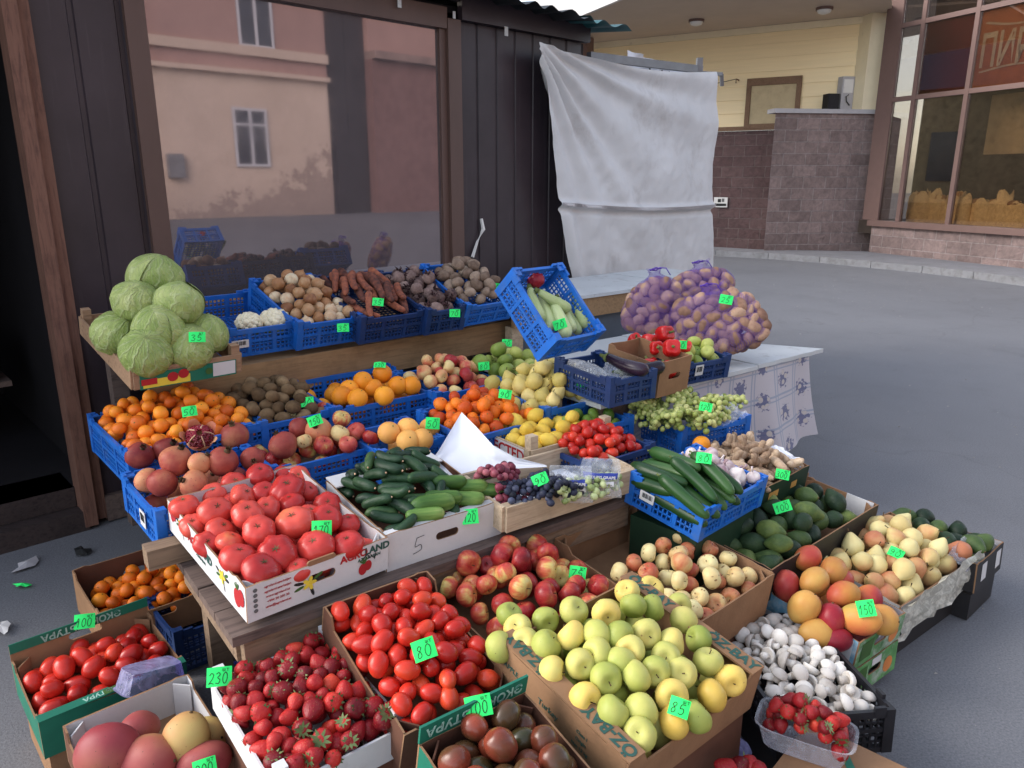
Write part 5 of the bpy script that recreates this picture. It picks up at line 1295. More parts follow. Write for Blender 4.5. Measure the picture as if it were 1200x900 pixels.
# litter by the door
def litter(c, r, mat, label, seed):
    rr = random.Random(seed)
    mb = MB(); n = 11; ptsl = [(r * rr.uniform(.5, 1.1) * math.cos(2 * math.pi * k / n), r * .5 * rr.uniform(.6, 1.1) * math.sin(2 * math.pi * k / n)) for k in range(n)]
    v = [(0, 0, .02)] + [(x, y, rr.uniform(.003, .02)) for x, y in ptsl]; mb.add(v, [(0, k + 1, (k + 1) % n + 1) for k in range(n)])
    o = mb.build('paper_scrap', mat, None, Matrix.Translation(c) @ Matrix.Rotation(rr.uniform(0, 3), 4, 'Z')); tag(o, label, 'litter'); return o
litter(P(33, 662, .004), .085, 'card_grey', 'crumpled grey paper scrap on the ground before the door sill', 1)
litter(P(27, 688, .004), .045, 'neon', 'torn neon green paper scrap lying on the asphalt', 2)
litter(P(2, 738, .004), .06, 'fascia', 'white paper scrap at the left edge of the ground', 3)
litter(P(97, 648, .004), .07, 'ink_black', 'black plastic scrap on the ground under the stall corner', 4)
litter(P(285, 778, .004), .05, 'ink_blue', 'blue film scrap under the wooden table', 5)

# ================================================================ tarpaulin at the kiosk's end
M['tarp'] = plain('white_tarpaulin', (.60, .60, .605), .6, .07, 2.2, .45, 9, spec=.25, dirt=((.30, .27, .25), 1.7, .54, .55))
tl = hit(632, 49, S(0, 3.76), V); tr_ = hit(839, 84, S(0, 3.98), V); br_ = hit(837, 322, S(0, 3.98), V); bl = hit(679, 326, S(0, 3.78), V)
bl2 = bl - Vector((0, 0, .35)); br2 = br_ - Vector((0, 0, .35)); seam = .535
def tarp(u, v):
    # v: 0 top .. 1 bottom
    top = tl.lerp(tr_, u); top.z += -.07 * math.sin(math.pi * u) ; bot = bl2.lerp(br2, u)
    left = 0
    p = top.lerp(bot, v)
    # left edge sags inwards
    p += U * (-.02 * math.sin(math.pi * v)) * (1 - u)
    d = .018 * mnoise.noise(Vector((u * 3, v * 3, 1))) + .009 * mnoise.noise(Vector((u * 11, v * 9, 5))) + .005 * mnoise.noise(Vector((u * 27 + v * 9, v * 22, 5)))
    # folds fanning out of the tied top-left corner
    a = math.atan2(v * 1.3 + .02, u + .02); rr = math.hypot(u, v * 1.3)
    d += .030 * math.sin(a * 21 + 2 * math.sin(a * 5)) * math.exp(-rr * 1.1) * min(1, rr * 8) * (1 if v < seam else .4)
    if v > seam: d += .020 * math.sin(u * 30 + 3 * math.sin(u * 7)) * (1 - u) ** 2 * 1.4 + .012 * mnoise.noise(Vector((u * 7, v * 4, 9)))
    d += .028 * math.exp(-((v - seam) / .012) ** 2) - .02 * math.exp(-((v - seam - .02) / .012) ** 2)
    d += .02 * math.exp(-((1 - u) / .03) ** 2) * math.sin(v * 9)
    return p - V * (d * 1.25)
tp = thing('tarpaulin', 'grimy white tarpaulin hung from the kiosk corner to a pipe frame', 'tarpaulin', Matrix.Translation(tl))
MB().grid(lambda u, v: tarp(u, v) - tl, 170, 140).build('sheet', 'tarp', tp, smooth=True)
mb = MB(); mb.grid(lambda u, v: tarp(u, seam + .012 * (v - .5)) - V * .012 - tl, 60, 1); mb.build('hem', 'card_grey', tp)
# pipe frame
M['pipe'] = plain('grey_steel_pipe', (.14, .14, .15), .45, .2, 6, spec=.5, metal=.4)
pf = thing('awning_frame', 'grey steel pipe frame carrying the tarpaulin beside the kiosk', 'frame', Matrix.Translation(Vector((tr_.x, tr_.y, 0))))
po = pf.matrix_basis.translation
q0 = hit(690, 66, S(0, 4.06), V); q1 = hit(806, 79, S(0, 4.06), V); q2 = hit(820, 68, S(0, 4.05), V)
MB().bar(q0 - po, q1 - po + U * .2, .045, .06).build('cross_pipe', 'pipe', pf)
MB().bar(Vector((q2.x, q2.y, 0)) - po, q2 - po, .05, .05).build('upright', 'pipe', pf)
MB().bar(q2 - po + Vector((0, 0, -.12)), q2 - po + Vector((0, 0, -.10)) + U * .36, .03, .03).bar(q2 - po + Vector((0, 0, -.10)) + U * .36, q2 - po + Vector((0, 0, -.2)) + U * .38, .03, .03).build('hook_arm', 'pipe', pf)
# crumpled white film behind the top edge
M['whitefilm'] = plain('white_film', (.66, .67, .72), .5, .1, 10, .5, 25)
fo = hit(775, 90, S(0, 4.2), V)
t = thing('plastic_sheet', 'crumpled white plastic sheet bunched behind the tarpaulin top', 'plastic sheet', Matrix.Translation(fo))
MB().grid(lambda u, v: U * ((u - .5) * .95) + Vector((0, 0, (v - .62) * .30 - .1 * (u - .5))) + V * (.05 * mnoise.noise(Vector((u * 9, v * 6, 2)))), 26, 10).build('film', 'whitefilm', t, smooth=True)
mb = MB()
for k, x in enumerate((-.25, -.08, .02, .17)): mb.tube([U * x + Vector((0, 0, .04)) - V * .06, U * (x + .02) + Vector((0, 0, -.02)) - V * .07, U * (x + .05) + Vector((0, 0, -.03)) - V * .06], .008, 5)
mb.build('tie', 'ink_black', t)

# ================================================================ the stall's shelves
def pS(p): return (p.dot(U), p.dot(V))
top_s0 = pS(P(160, 450, .82))[0]; top_s1 = pS(P(600, 374, .88))[0]; top_w = pS(P(600, 374, .88))[1]
print('top shelf', top_s0, top_s1, top_w)
t = thing('display_shelf', 'long wooden top shelf with a thick ochre front beam along the kiosk wall', 'shelf', Matrix.Translation(S(top_s0, top_w)) @ Matrix.Rotation(TH, 4, 'Z'))
Ls = top_s1 - top_s0; Ds = WK - .06 - top_w
MB().box(0, Ls, .0, Ds, .86, .88).build('shelf_board', 'wood_beam', t)
MB().box(-.02, Ls + .001, -.035, -.001, .725, .882).build('front_beam', 'wood_beam', t)
MB().box(Ls + .002, Ls + .03, -.03, Ds, .74, .879).build('end_board', 'wood_beam', t)
for x, y in ((.02, .06), (.02, Ds - .1), (Ls - .08, .06), (Ls - .08, Ds - .1), (Ls * .5, .06)): MB().box(x, x + .07, y, y + .07, 0, .859).build('leg', 'wood_old', t)
# raised back batten: the crates lean forward on it
MB().box(0, Ls, Ds - .12, Ds - .05, .881, .975).build('rear_batten', 'wood_mid', t)
ms0, ms1 = .86, 2.75; mw0, mw1 = 2.42, 3.0
t = thing('display_shelf', 'lower wooden shelf under the mandarin and orange crates of the middle tier', 'shelf', Matrix.Translation(S(ms0, mw0)) @ Matrix.Rotation(TH, 4, 'Z'))
MB().box(0, ms1 - ms0, 0, mw1 - mw0, .565, .590).build('shelf_board', 'wood_mid', t)
MB().box(0, ms1 - ms0, -.03, -.001, .50, .585).build('front_beam', 'wood_mid', t)
for x, y in ((.04, .02), (.04, .58), (2.0, .02), (2.0, .58)): MB().box(x, x + .06, y, y + .06, 0, .564).build('leg', 'wood_mid', t)
MB().box(.11, 1.99, .03, .05, .2, .28).build('rail', 'wood_old', t)
MB().box(.002, .04, -.0, .66, .45, .50).build('rail', 'wood_mid', t)
# tomato table
tb = Bin((272, 748), 740, .545, 37.5, .60)
report('table', tb)
t = thing('wooden_table', 'weathered plank table under the beefsteak tomato box', 'table', tb.M @ Matrix.Translation((0, 0, -.545)))
for k in range(4): MB().box(0, tb.W, k * .15 + (.0 if k else 0), k * .15 + .143, .517, .545 - .002 * (k % 2)).build('plank', 'wood_old', t)
MB().box(.03, tb.W, .012, .05, .43, .516).build('apron', 'wood_mid', t); MB().box(.02, .06, .05, .55, .44, .516).build('apron', 'wood_mid', t)
for x, y in ((.0, .06), (.0, .5), (tb.W - .25, .06), (tb.W - .25, .5), (.75, .06)): MB().box(x + .062, x + .125, y, y + .062, 0, .516).build('leg', 'wood_mid', t)
MB().box(.126, tb.W - .19, .5, .54, .14, .20).build('rail', 'wood_old', t)
# the beam end poking out at the left
p0 = P(161, 640, .60); p1 = P(215, 622, .60)
pe = tb.Mi @ p0; pe2 = tb.Mi @ p1
MB().box(-.085, tb.W * .12, tb.L * .80, tb.L * .80 + .065, .546, .608).build('beam_end', 'wood_mid', t)
M['ground_cloth'] = plain('under_sheet', (.03, .03, .035), .8, .3, 4)

# right hand table, lower and upper boards
M['under_blue'] = plain('blue_grey_sheet', (.10, .12, .15), .6, .2, 4)
ply = [P(*q, .75) for q in ((720, 470), (965, 409), (908, 398), (690, 392))]
ply[3] = S(pS(ply[0])[0] - .1, 2.72)
t = thing('plank_table', 'white painted plank table with a flowered cloth hanging from its front edge', 'table', Matrix.Translation(Vector((ply[0].x, ply[0].y, 0))))
o_ = t.matrix_basis.translation
fl_, fr_ = ply[0] - o_, ply[1] - o_; dT = (fr_ - fl_); dT.z = 0; lenT = dT.length; dT.normalize(); nT = Vector((-dT.y, dT.x, 0))
def tpt(x, y, z): return fl_ + dT * x + nT * y + Vector((0, 0, z - .75))
def tbox(mb, x0, x1, y0, y1, z0, z1):
    v = [tpt(x, y, z) for z in (z0, z1) for y in (y0, y1) for x in (x0, x1)]
    return mb.add(v, [(0, 2, 3, 1), (4, 5, 7, 6), (0, 1, 5, 4), (2, 6, 7, 3), (0, 4, 6, 2), (1, 3, 7, 5)])
xm = lenT * .63
sk = .06
def board(x0, x1, z0, z1, jag, cutr=0.0):
    out = [(x0, 0)] + [(x0 + (x1 - x0) * k / 9, .004 * math.sin(k * 2.3 + x0)) for k in range(1, 9)] + [(x1, 0.0), (x1 - cutr, .30 if cutr else .95), (x1 - cutr - (.12 if cutr else 0), .95), (x0, .95)]
    return MB().plate(out, [], lambda x, y, d: tuple(tpt(x, y, z1 - d)), z1 - z0)
board(-.08, xm, .728, .748, 0).build('tabletop', ['white_ply'] * 3, t)
board(xm + .004, lenT, .731, .752, 0, .17).build('tabletop', ['white_ply', 'white_ply', 'wood_old'], t)
for x, y in ((.05, .06), (lenT - .5, .10), (.05, .8), (lenT - .45, .8)): tbox(MB(), x, x + .06, y, y + .06, 0, .727).build('leg', 'wood_mid', t)
tbox(MB(), -.05, lenT - .25, .03, .055, .66, .727).build('apron', 'wood_old', t)
def cloth_mat():
    m, nt, b = new_mat('flowered_tablecloth')
    tc = N(nt, 'ShaderNodeTexCoord'); v = tc.outputs['UV']
    sep = N(nt, 'ShaderNodeSeparateXYZ'); L(nt, v, sep.inputs[0])
    base = (.50, .47, .50)
    def lines(sock, per, w, off=0.):
        f = math_n(nt, 'FRACT', math_n(nt, 'ADD', math_n(nt, 'DIVIDE', sock, per), off)); return math_n(nt, 'LESS_THAN', f, w)
    lx = math_n(nt, 'MAXIMUM', lines(sep.outputs[0], .18, .06), lines(sep.outputs[0], .18, .05, .86)); ly = math_n(nt, 'MAXIMUM', lines(sep.outputs[1], .17, .07), lines(sep.outputs[1], .17, .05, .85))
    col = mixc(nt, math_n(nt, 'MULTIPLY', math_n(nt, 'MAXIMUM', lx, ly), .6), base, (.20, .27, .38))
    # bunches of flowers on a staggered lattice
    nz = N(nt, 'ShaderNodeTexNoise'); nz.inputs['Scale'].default_value = 52; nz.inputs['Detail'].default_value = 5; L(nt, v, nz.inputs['Vector'])
    fx = math_n(nt, 'SUBTRACT', math_n(nt, 'FRACT', math_n(nt, 'DIVIDE', sep.outputs[0], .18)), .5)
    row = math_n(nt, 'FLOOR', math_n(nt, 'DIVIDE', sep.outputs[0], .18)); sh = math_n(nt, 'MULTIPLY', math_n(nt, 'MODULO', row, 2.0), .5)
    fy = math_n(nt, 'SUBTRACT', math_n(nt, 'FRACT', math_n(nt, 'ADD', math_n(nt, 'DIVIDE', sep.outputs[1], .19), sh)), .5)
    d = math_n(nt, 'SQRT', math_n(nt, 'ADD', math_n(nt, 'MULTIPLY', fx, fx), math_n(nt, 'MULTIPLY', fy, fy)))
    d = math_n(nt, 'ADD', d, math_n(nt, 'MULTIPLY', math_n(nt, 'SUBTRACT', nz.outputs[0], .5), .75))
    k1 = ramp(nt, d, [(.20, (1, 1, 1)), (.24, (0, 0, 0))]); col = mixc(nt, math_n(nt, 'MULTIPLY', k1, .85), col, (.10, .11, .22))
    vo = N(nt, 'ShaderNodeTexVoronoi'); vo.inputs['Scale'].default_value = 26; L(nt, v, vo.inputs['Vector'])
    k2 = math_n(nt, 'MULTIPLY', k1, ramp(nt, vo.outputs[0], [(.38, (1, 1, 1)), (.46, (0, 0, 0))])); col = mixc(nt, k2, col, (.52, .47, .44))
    L(nt, col, b.inputs['Base Color']); b.inputs['Roughness'].default_value = .55; b.inputs['Specular IOR Level'].default_value = .3; return m
M['cloth'] = cloth_mat()
cx0, cx1 = .10, lenT - .12
cb = hit(962, 494, ply[0], nT) - o_
zb0 = .20; zb1 = cb.z
def cl(u, v):
    x = cx0 + (cx1 - cx0) * u; zt = .729; zb_ = .26 + (.30 - .26) * u + .05 * math.sin(u * 5 + 1) ; z = zt + (zb_ - zt) * v
    # flares out to the right towards the hem
    y = .012 - .06 * v * v - (.030 * math.sin(x * 13 + 1.5 * math.sin(x * 4)) + .012 * math.sin(x * 29)) * v ** .8
    xx = x + .05 * v * u
    return tpt(xx, y, z)
cm = MB().grid(cl, 80, 24); o = cm.build('tablecloth', 'cloth', None, Matrix.Translation(o_), True)
uvl = o.data.uv_layers.new(name='UVMap')
for lp in o.data.loops:
    i = lp.vertex_index % 81; j = lp.vertex_index // 81; uvl.data[lp.index].uv = (i / 80 * (cx1 - cx0), j / 24 * .5)
tag(o, 'pale tablecloth with blue flower bunches and check lines hanging from the plank table', 'tablecloth')
# upper board
up = [P(*q, 1.0) for q in ((600, 357), (854, 323), (850, 317), (592, 333))]
t = thing('plank_shelf', 'raised white plank shelf on a raw wooden board behind the potato nets', 'shelf', Matrix.Translation(Vector((up[0].x, up[0].y, 0))))
o_ = t.matrix_basis.translation; fl_, fr_ = up[0] - o_, up[1] - o_; dT = (fr_ - fl_); dT.z = 0; lenU = dT.length; dT.normalize(); nT = Vector((-dT.y, dT.x, 0))
def upt(x, y, z): return fl_ + dT * x + nT * y + Vector((0, 0, z - 1.0))
def ubox(x0, x1, y0, y1, z0, z1, mb=None):
    v = [upt(x, y, z) for z in (z0, z1) for y in (y0, y1) for x in (x0, x1)]
    return (mb or MB()).add(v, [(0, 2, 3, 1), (4, 5, 7, 6), (0, 1, 5, 4), (2, 6, 7, 3), (0, 4, 6, 2), (1, 3, 7, 5)])
print('upper shelf', lenU, sw(up[0]), sw(up[1]), sw(up[2]), sw(up[3]))
ubox(0, lenU * .72, -.012, .62, .980, 1.0).build('shelf_board', 'white_ply', t); ubox(lenU * .72 + .003, lenU, -.008, .62, .981, 1.002).build('shelf_board', 'white_ply', t)
ubox(.02, lenU - .005, .002, .03, .865, .979).build('front_board', 'wood_beam', t)
ubox(lenU - .03, lenU - .004, .031, .6, .87, .979).build('end_board', 'wood_beam', t)
for x, y in ((.03, .035), (.03, .5), (lenU - .12, .035), (lenU - .12, .5)): ubox(x, x + .08, y, y + .06, 0, .864).build('leg', 'wood_pale', t)
ubox(.115, lenU - .13, .05, .056, .3, .862).build('backing_sheet', 'under_blue', t)
# step under it, its raw end shows right of the nets
ub2 = [None, hit(893, 386, S(0, 2.28), V)]; ub2[1].z = 0
dT, nT = U, V
t2 = thing('wooden_step', 'raw wooden step end behind the big potato net', 'step', Matrix.Translation(Vector((ub2[1].x, ub2[1].y, 0))))
o2 = t2.matrix_basis.translation
v = lambda x, y, z: dT * x + nT * y + Vector((0, 0, z))
mb = MB(); c = [v(x, y, z) for z in (.70, .765) for y in (0, .25) for x in (-.9, -.01)]; mb.add(c, [(0, 2, 3, 1), (4, 5, 7, 6), (0, 1, 5, 4), (2, 6, 7, 3), (0, 4, 6, 2), (1, 3, 7, 5)]); mb.build('riser', 'wood_beam', t2)
mb = MB(); c = [v(x, y, z) for z in (.7655, .785) for y in (-.02, .27) for x in (-.9, .005)]; mb.add(c, [(0, 2, 3, 1), (4, 5, 7, 6), (0, 1, 5, 4), (2, 6, 7, 3), (0, 4, 6, 2), (1, 3, 7, 5)]); mb.build('tread', 'white_ply', t2)
# pale post at the end of the middle tier
pp = P(622, 410, .72); t = tag(MB().box(-.045, .045, -.035, .035, -pp.z, .28).build('wooden_post', 'wood_pale', None, Matrix.Translation(pp + V * .25) @ Matrix.Rotation(TH, 4, 'Z')), 'pale wooden post beside the leaning zucchini crate', 'post')
# ================================================================ goods
def hz(f, dz): return lambda x, y: f(x, y) + dz
def under(b, h, mat, label, inn='card_dark', grow=0.0, zmin=.004, kindn='box'):
    """a plain support below a tilted bin, standing on the ground"""
    cs = [b.at(x, y, -h) for x in (0, b.W) for y in (0, b.L)]; zt = min(c.z for c in cs) - .003
    ex = b.ex; ey = Vector((-ex.y, ex.x, 0)); Lh = b.L * math.cos(R(b.tilt)); o = b.O - ey * (0) + (b.ez * -h); o.z = 0
    t = thing('supply_box', label, 'box', Matrix(((ex.x, ey.x, 0, o.x), (ex.y, ey.y, 0, o.y), (0, 0, 1, 0), (0, 0, 0, 1))))
    W, Lx = b.W, Lh; T = .006; a = .012
    MB().box(a, W - a, a, a + T, zmin, zt).build('side_panel', mat, t); MB().box(a, W - a, Lx - a - T, Lx - a, zmin, zt).build('side_panel', mat, t)
    MB().box(a, a + T, a + T, Lx - a - T, zmin, zt).build('side_panel', mat, t); MB().box(W - a - T, W - a, a + T, Lx - a - T, zmin, zt).build('side_panel', mat, t)
    MB().box(a + T, W - a - T, a + T, Lx - a - T, zt - .008, zt - .001).build('top_panel', mat, t)
    return t

# ---------------------------------------------------------------- top tier
A1 = Bin((155, 434), 281, .99, 43, .62, 11); report('cabbage', A1)
wc = wood_crate(A1, .075, 'wood_crate', 'slatted wooden crate of cabbages with a colourful fruit label strip', slats=5, post=.032, proud=.035)
mb = MB(); mb.box(.02, A1.W - .02, -.011, -.0085, -.004, .058); lab = mb.build('label_strip', 'card_green', wc)
MB().box(.03, A1.W * .50, -.0118, -.0112, .0, .032).build('print_band', 'ink_yellow', lab); MB().box(A1.W * .72, A1.W - .024, -.0118, -.0112, .002, .056).build('print_band', 'card_white', lab)
MB().box(.024, A1.W * .20, -.0124, -.0119, .012, .036).build('print_band', 'ink_red', lab)
for cx, cz in ((.34, .030), (.44, .036)):
    MB().plate([(A1.W * cx + .020 * math.cos(k * .52), cz + .019 * math.sin(k * .52)) for k in range(12)], [], lambda x, y, d: (x, -.0130 + d, y), .001).build('printed_cherry', ['ink_red'] * 3, lab)
MB().plate([(A1.W * .68 + .014 * math.cos(k * .52), .028 + .014 * math.sin(k * .52)) for k in range(12)], [], lambda x, y, d: (x, -.0130 + d, y), .001).build('printed_seal', ['ink_leaf'] * 3, lab)
fc = lambda x, y: x * 0
cabs = [(182, 322, 1.07, 'cabbage at the very top of the pyramid', .20), (159, 349, .88, 'small cabbage on the second layer at the left, under the top one', .14), (211, 352, .92, 'cabbage on the second layer at the right, under the top one', .145),
        (135, 386, .93, 'leftmost cabbage on the bottom of the slatted crate', .02), (186, 381, .98, 'cabbage in the middle of the pyramid, half hidden', .07), (171, 411, 1.0, 'front left cabbage behind the dark corner post', .0), (220, 403, .98, 'front cabbage with a thick rib under the price card', .0), (240, 388, .92, 'rightmost cabbage beside the blue crate', .02), (160, 372, .9, 'cabbage hidden behind the front row', .03)]
place(A1, 'cabbage', [(c[0], c[1] + 4, c[2] * .92, dict(dz=c[4] + .035, ax=(random.uniform(-.5, .5), random.uniform(-.7, .1), 1))) for c in cabs], fc, '', 'cabbage', 'cabbages piled in the wooden crate', labels=['pale green ' + c[3] for c in cabs], sink=0)
card_on(A1, 231, 395, '35', 'neon green price card reading 35 stuck on a cabbage', 4, .85, w=.058)

def std(FL, frx, z, ang, Lz, tilt, h, mat, label, **k):
    b = Bin(FL, frx, z, ang, Lz, tilt); report(label[:12], b); b.crate = plastic_crate(b, h, mat, label, **k); return b
A2 = std((262, 389), 348, 1.03, 42, .52, 9, .125, 'blue', 'blue lattice crate holding two cauliflowers, mostly empty', sticker=(.03, .045, .075, .035, 'front'))
for px, py, sc_, lb in ((292, 379, .95, 'cauliflower lying on its side with curled leaves toward the viewer'), (322, 376, 1.1, 'round white cauliflower in the right corner of the blue crate')):
    p = A2.hit(px, py, -.02); r = .062 * sc_
    t = thing('cauliflower', lb, 'cauliflower', A2.M @ Matrix.Translation(p))
    mb = MB(); rr = random.Random(px)
    for k in range(44):
        zz = 1 - 1.25 * k / 44; a = k * 2.399; q = math.sqrt(max(0, 1 - zz * zz)); c = Vector((q * math.cos(a), q * math.sin(a), zz * .75)) * r * .80; s_ = r * rr.uniform(.24, .33)
        m = sphereish(s_, .9, .25, 2.2, k, 10, 7); mb.add([Vector(v) + c for v in m.v], m.f)
    mb.build('curd', FM['cauli'], t, smooth=True)
    for k in range(6):
        a = k * 1.05 + px
        def lf(u, v, a=a):
            w = (u - .5) * .9 * (1 - .4 * v); rad = r * (1.02 + .06 * math.sin(v * 5)); e = -1.1 + v * (1.5 if px < 300 and k in (1, 2, 3) else .95)
            return (rad * math.cos(e) * math.cos(a + w), rad * math.cos(e) * math.sin(a + w), rad * math.sin(e) * .9 + .004 * math.sin(u * 14))
        MB().grid(lf, 8, 8).build('leaf', FM['leafgreen'], t, smooth=True)
A3 = std((350, 381), 423, 1.03, 42, .50, 17, .125, 'blue', 'blue lattice crate heaped with yellow onions')
fill(A3, 'onion', 78, dome(A3, .0, .075, .5, .6), 'papery yellow onion heaped in the blue crate of the top tier', 'onion', 'onions in the top tier crate', up=.2)
card_on(A3, 402, 384, '35', 'neon green price card clipped to the front rim of the onion crate', 5, .8, default_h=.01)
A4 = std((424, 375), 500, 1.03, 41, .50, 17, .125, 'dkblue', 'dark blue crate of unwashed carrots on the top tier')
fill(A4, 'carrot', 100, dome(A4, .0, .085, .5, .55), 'dirty orange brown carrot piled in the dark blue crate', 'carrot', 'carrots in the top tier crate', yaw=(-1.75, .3), depth=2.6, flat=.35, K=60)
card_on(A4, 443, 354, '35', 'neon green price card lying on the carrots', -2, .7)
A5 = std((502, 366), 546, 1.03, 42, .48, 18, .125, 'dkblue', 'dark blue crate of beetroots between the carrots and potatoes')
A5b = A5
fill(A5, 'beet', 52, dome(A5, .0, .07, .5, .5), 'dusty brown beetroot with dark leaf stubs in the narrow crate', 'beetroot', 'beetroots in the top tier crate', up=.4, region=(-.02, A5.W + .01, 0, A5.L))
card_on(A5, 533, 367, '70', 'neon green price card on the front of the beetroot crate', 0, .95, default_h=.0)
A6 = std((548, 360), 603, 1.03, 46, .40, 26, .12, 'blue', 'blue crate of grey dusty potatoes at the right end of the top tier')
fill(A6, 'potato', 60, dome(A6, .01, .075, .5, .5), 'dusty grey brown potato in the end crate of the top tier', 'potato', 'potatoes in the top tier crate')
card_on(A6, 581, 336, '60', 'neon green price card on the grey potatoes', -8, .9)

# ---------------------------------------------------------------- middle tier
B1 = std((150, 532), 312, .75, 41, .54, 0, .14, 'blue', 'blue crate of mandarins at the left end of the middle tier')
fill(B1, 'mandarin', 150, dome(B1, .005, .085, .62, .75), 'small glossy mandarin in the leftmost crate of the middle tier', 'mandarin', 'mandarins in the left middle crate')
card_on(B1, 222, 482, '50', 'neon green price card reading 50 on the mandarins', 14, .8)
C1b = Bin((184, 604), 338, .675, 42, .33, 4); report('pomegr', C1b)
plastic_crate(C1b, .12, 'blue', 'blue crate of pomegranates overlapping the tomato box', sticker=(.10, .03, .05, .055, 'left'))
sp = dome(C1b, .01, .055, .5, .6)
fill(C1b, 'pomegranate', 8, hz(sp, -.055), 'pomegranate low in the blue crate under the others', 'pomegranate', 'lower pomegranates', sc=(.85, 1.0))
pomL = [(164, 534, 1.0, 'leftmost pomegranate beside the crate corner'), (196, 528, 1.0, 'reddish pomegranate behind the front one'), (206, 540, 1.12, 'big pomegranate facing the viewer with its crown'), (261, 541, 1.08, 'deep red pomegranate with an upright crown'), (275, 511, 1.12, 'yellowish pomegranate at the back with a dark crown'), (296, 538, .86, 'small pomegranate right of the deep red one'),
        (174, 563, .9, 'pomegranate at the crate front with a dark scar'), (190, 566, 1.0, 'pomegranate hanging over the left front rim'), (228, 567, .98, 'low pomegranate just behind the white box edge'), (234, 543, .8, 'shaded pomegranate under the cut one')]
place(C1b, 'pomegranate', [(q[0], q[1], q[2], dict(dz=.035 if q[1] < 548 else .0)) for q in pomL], sp, '', 'pomegranate', None, labels=['ruddy ' + q[3] for q in pomL], up=.8)
for o in [o for o in COL.objects if o.get('category') == 'pomegranate' and 'group' not in o.keys()]: o['group'] = 'pomegranates in the blue crate'
# the cut one
pc = C1b.hit(234, 513, .105); cv = (C1b.Mi.to_3x3() @ (CAMP - C1b.M @ pc)).normalized(); cv = (cv * .5 + Vector((0, 0, 1)) * .5).normalized()
t = thing('pomegranate', 'pomegranate cut open in a star showing dark red seeds', 'pomegranate', C1b.M @ Matrix.Translation(pc) @ Vector((0, 0, 1)).rotation_difference(cv).to_matrix().to_4x4())
def cutb(t_, p):
    r = .046; x, y, z = math.sin(p) * math.cos(t_), math.sin(p) * math.sin(t_), math.cos(p); k = 1.0
    return (x * r * k, y * r * k, min(z, .05) * r)
blob(22, 14, cutb).build('rind', FM['pomegranate'], t, smooth=True)
for k in range(5):
    a = k * 1.257 + .3; c, s_ = math.cos(a), math.sin(a)
    def wd(u, v, a=a):   # petals of rind folded outwards
        w = (u - .5) * 1.05 * (1 - .75 * v); rad = .045 + .018 * v
        return (rad * math.cos(a + w), rad * math.sin(a + w), .004 + .026 * math.sin(v * 1.6))
    MB().grid(wd, 8, 6).build('rind_petal', FM['pomegranate'], t, smooth=True)
    mb = MB(); rr = random.Random(k)
    for q in range(60):
        e = rr.uniform(.02, 1.25); w = rr.uniform(-.52, .52); rad = .042 * rr.uniform(.93, 1.08)
        m = sphereish(.0052, 1, .1, 1, q, 6, 4); cc = Vector((rad * math.cos(e) * math.cos(a + w), rad * math.cos(e) * math.sin(a + w), .003 + rad * math.sin(e) * .62)); mb.add([Vector(v) + cc for v in m.v], m.f)
    mb.build('seed_cluster', FM['aril'], t, smooth=True)
    a2 = a + .628; c, s_ = math.cos(a2), math.sin(a2); mb = MB(); pts = [(.046 * math.cos(e) * c, .046 * math.cos(e) * s_, .004 + .030 * math.sin(e)) for e in (0, .3, .6, .9, 1.2)]
    mb.tube(pts, .0022, 5); mb.build('membrane', FM['pith'], t)
B2 = std((288, 502), 392, .75, 39, .48, 2, .135, 'blue', 'blue crate of kiwis behind the apples and pomegranates')
fill(B2, 'kiwi', 62, dome(B2, .0, .085, .6, .55), 'brown fuzzy kiwi heaped in the blue crate beside the mandarins', 'kiwi', 'kiwis in the blue crate')
card_on(B2, 360, 471, '90', 'neon green price card reading 90 on the kiwis', 12, .75, lift=.035)
B2b = Bin((318, 552), 452, .68, 39, .36, 3); report('bagged', B2b)
plastic_crate(B2b, .12, 'blue', 'blue crate of mixed pomegranates and apples behind the white flap')
sp = dome(B2b, .0, .045)
fill(B2b, 'apple_red', 22, hz(sp, -.02), 'red apple low in the crate behind the white box flap', 'apple', 'apples behind the white flap', sc=(.85, 1.0))
mixl = [('pomegranate', 332, 522, 1.1, 'large red brown pomegranate beside the apples'), ('pomegranate', 373, 505, 1.12, 'dark red pomegranate under the 150 card'), ('apple_mix', 342, 489, 1.0, 'yellow apple with a blush above the pomegranate'), ('pomegranate', 352, 502, .9, 'pinkish pomegranate left of the card'), ('apple_red', 380, 480, .95, 'red apple above the 150 card'), ('apple_red', 400, 491, 1.0, 'dark red apple right of the 150 card'), ('apple_rose', 398, 508, 1.1, 'streaked apple in front of the dark red one'), ('apple_rose', 417, 506, 1.1, 'rosy apple near the right end of the crate'), ('apple_red', 379, 522, 1.0, 'dark red apple low at the flap'), ('apple_rose', 408, 521, 1.0, 'pink apple low at the flap'), ('apple_red', 434, 513, .9, 'small red apple with a long stem at the right corner'), ('apple_mix', 356, 517, .9, 'dull yellow apple between two pomegranates')]
for i, q in enumerate(mixl): place(B2b, q[0], [(q[1], q[2], q[3], dict(dz=.035))], sp, '', 'apple' if 'apple' in q[0] else 'pomegranate', 'fruit behind the white flap', labels=[q[4]], up=.5)
card_on(B2b, 369, 493, '150', 'neon green price card tilted on a dark red pomegranate', 24, .8)
B3 = std((394, 481), 516, .75, 38, .48, 2, .13, 'blue', 'blue crate of large oranges in the middle tier')
so_ = dome(B3, .0, .05)
fill(B3, 'orange', 18, hz(so_, -.03), 'orange lying low in the blue crate', 'orange', 'lower oranges in the blue crate', sc=(.92, 1.05))
orl = [(425, 447), (448, 438), (409, 457), (437, 455), (419, 467), (450, 464), (466, 452), (482, 452), (400, 464)]
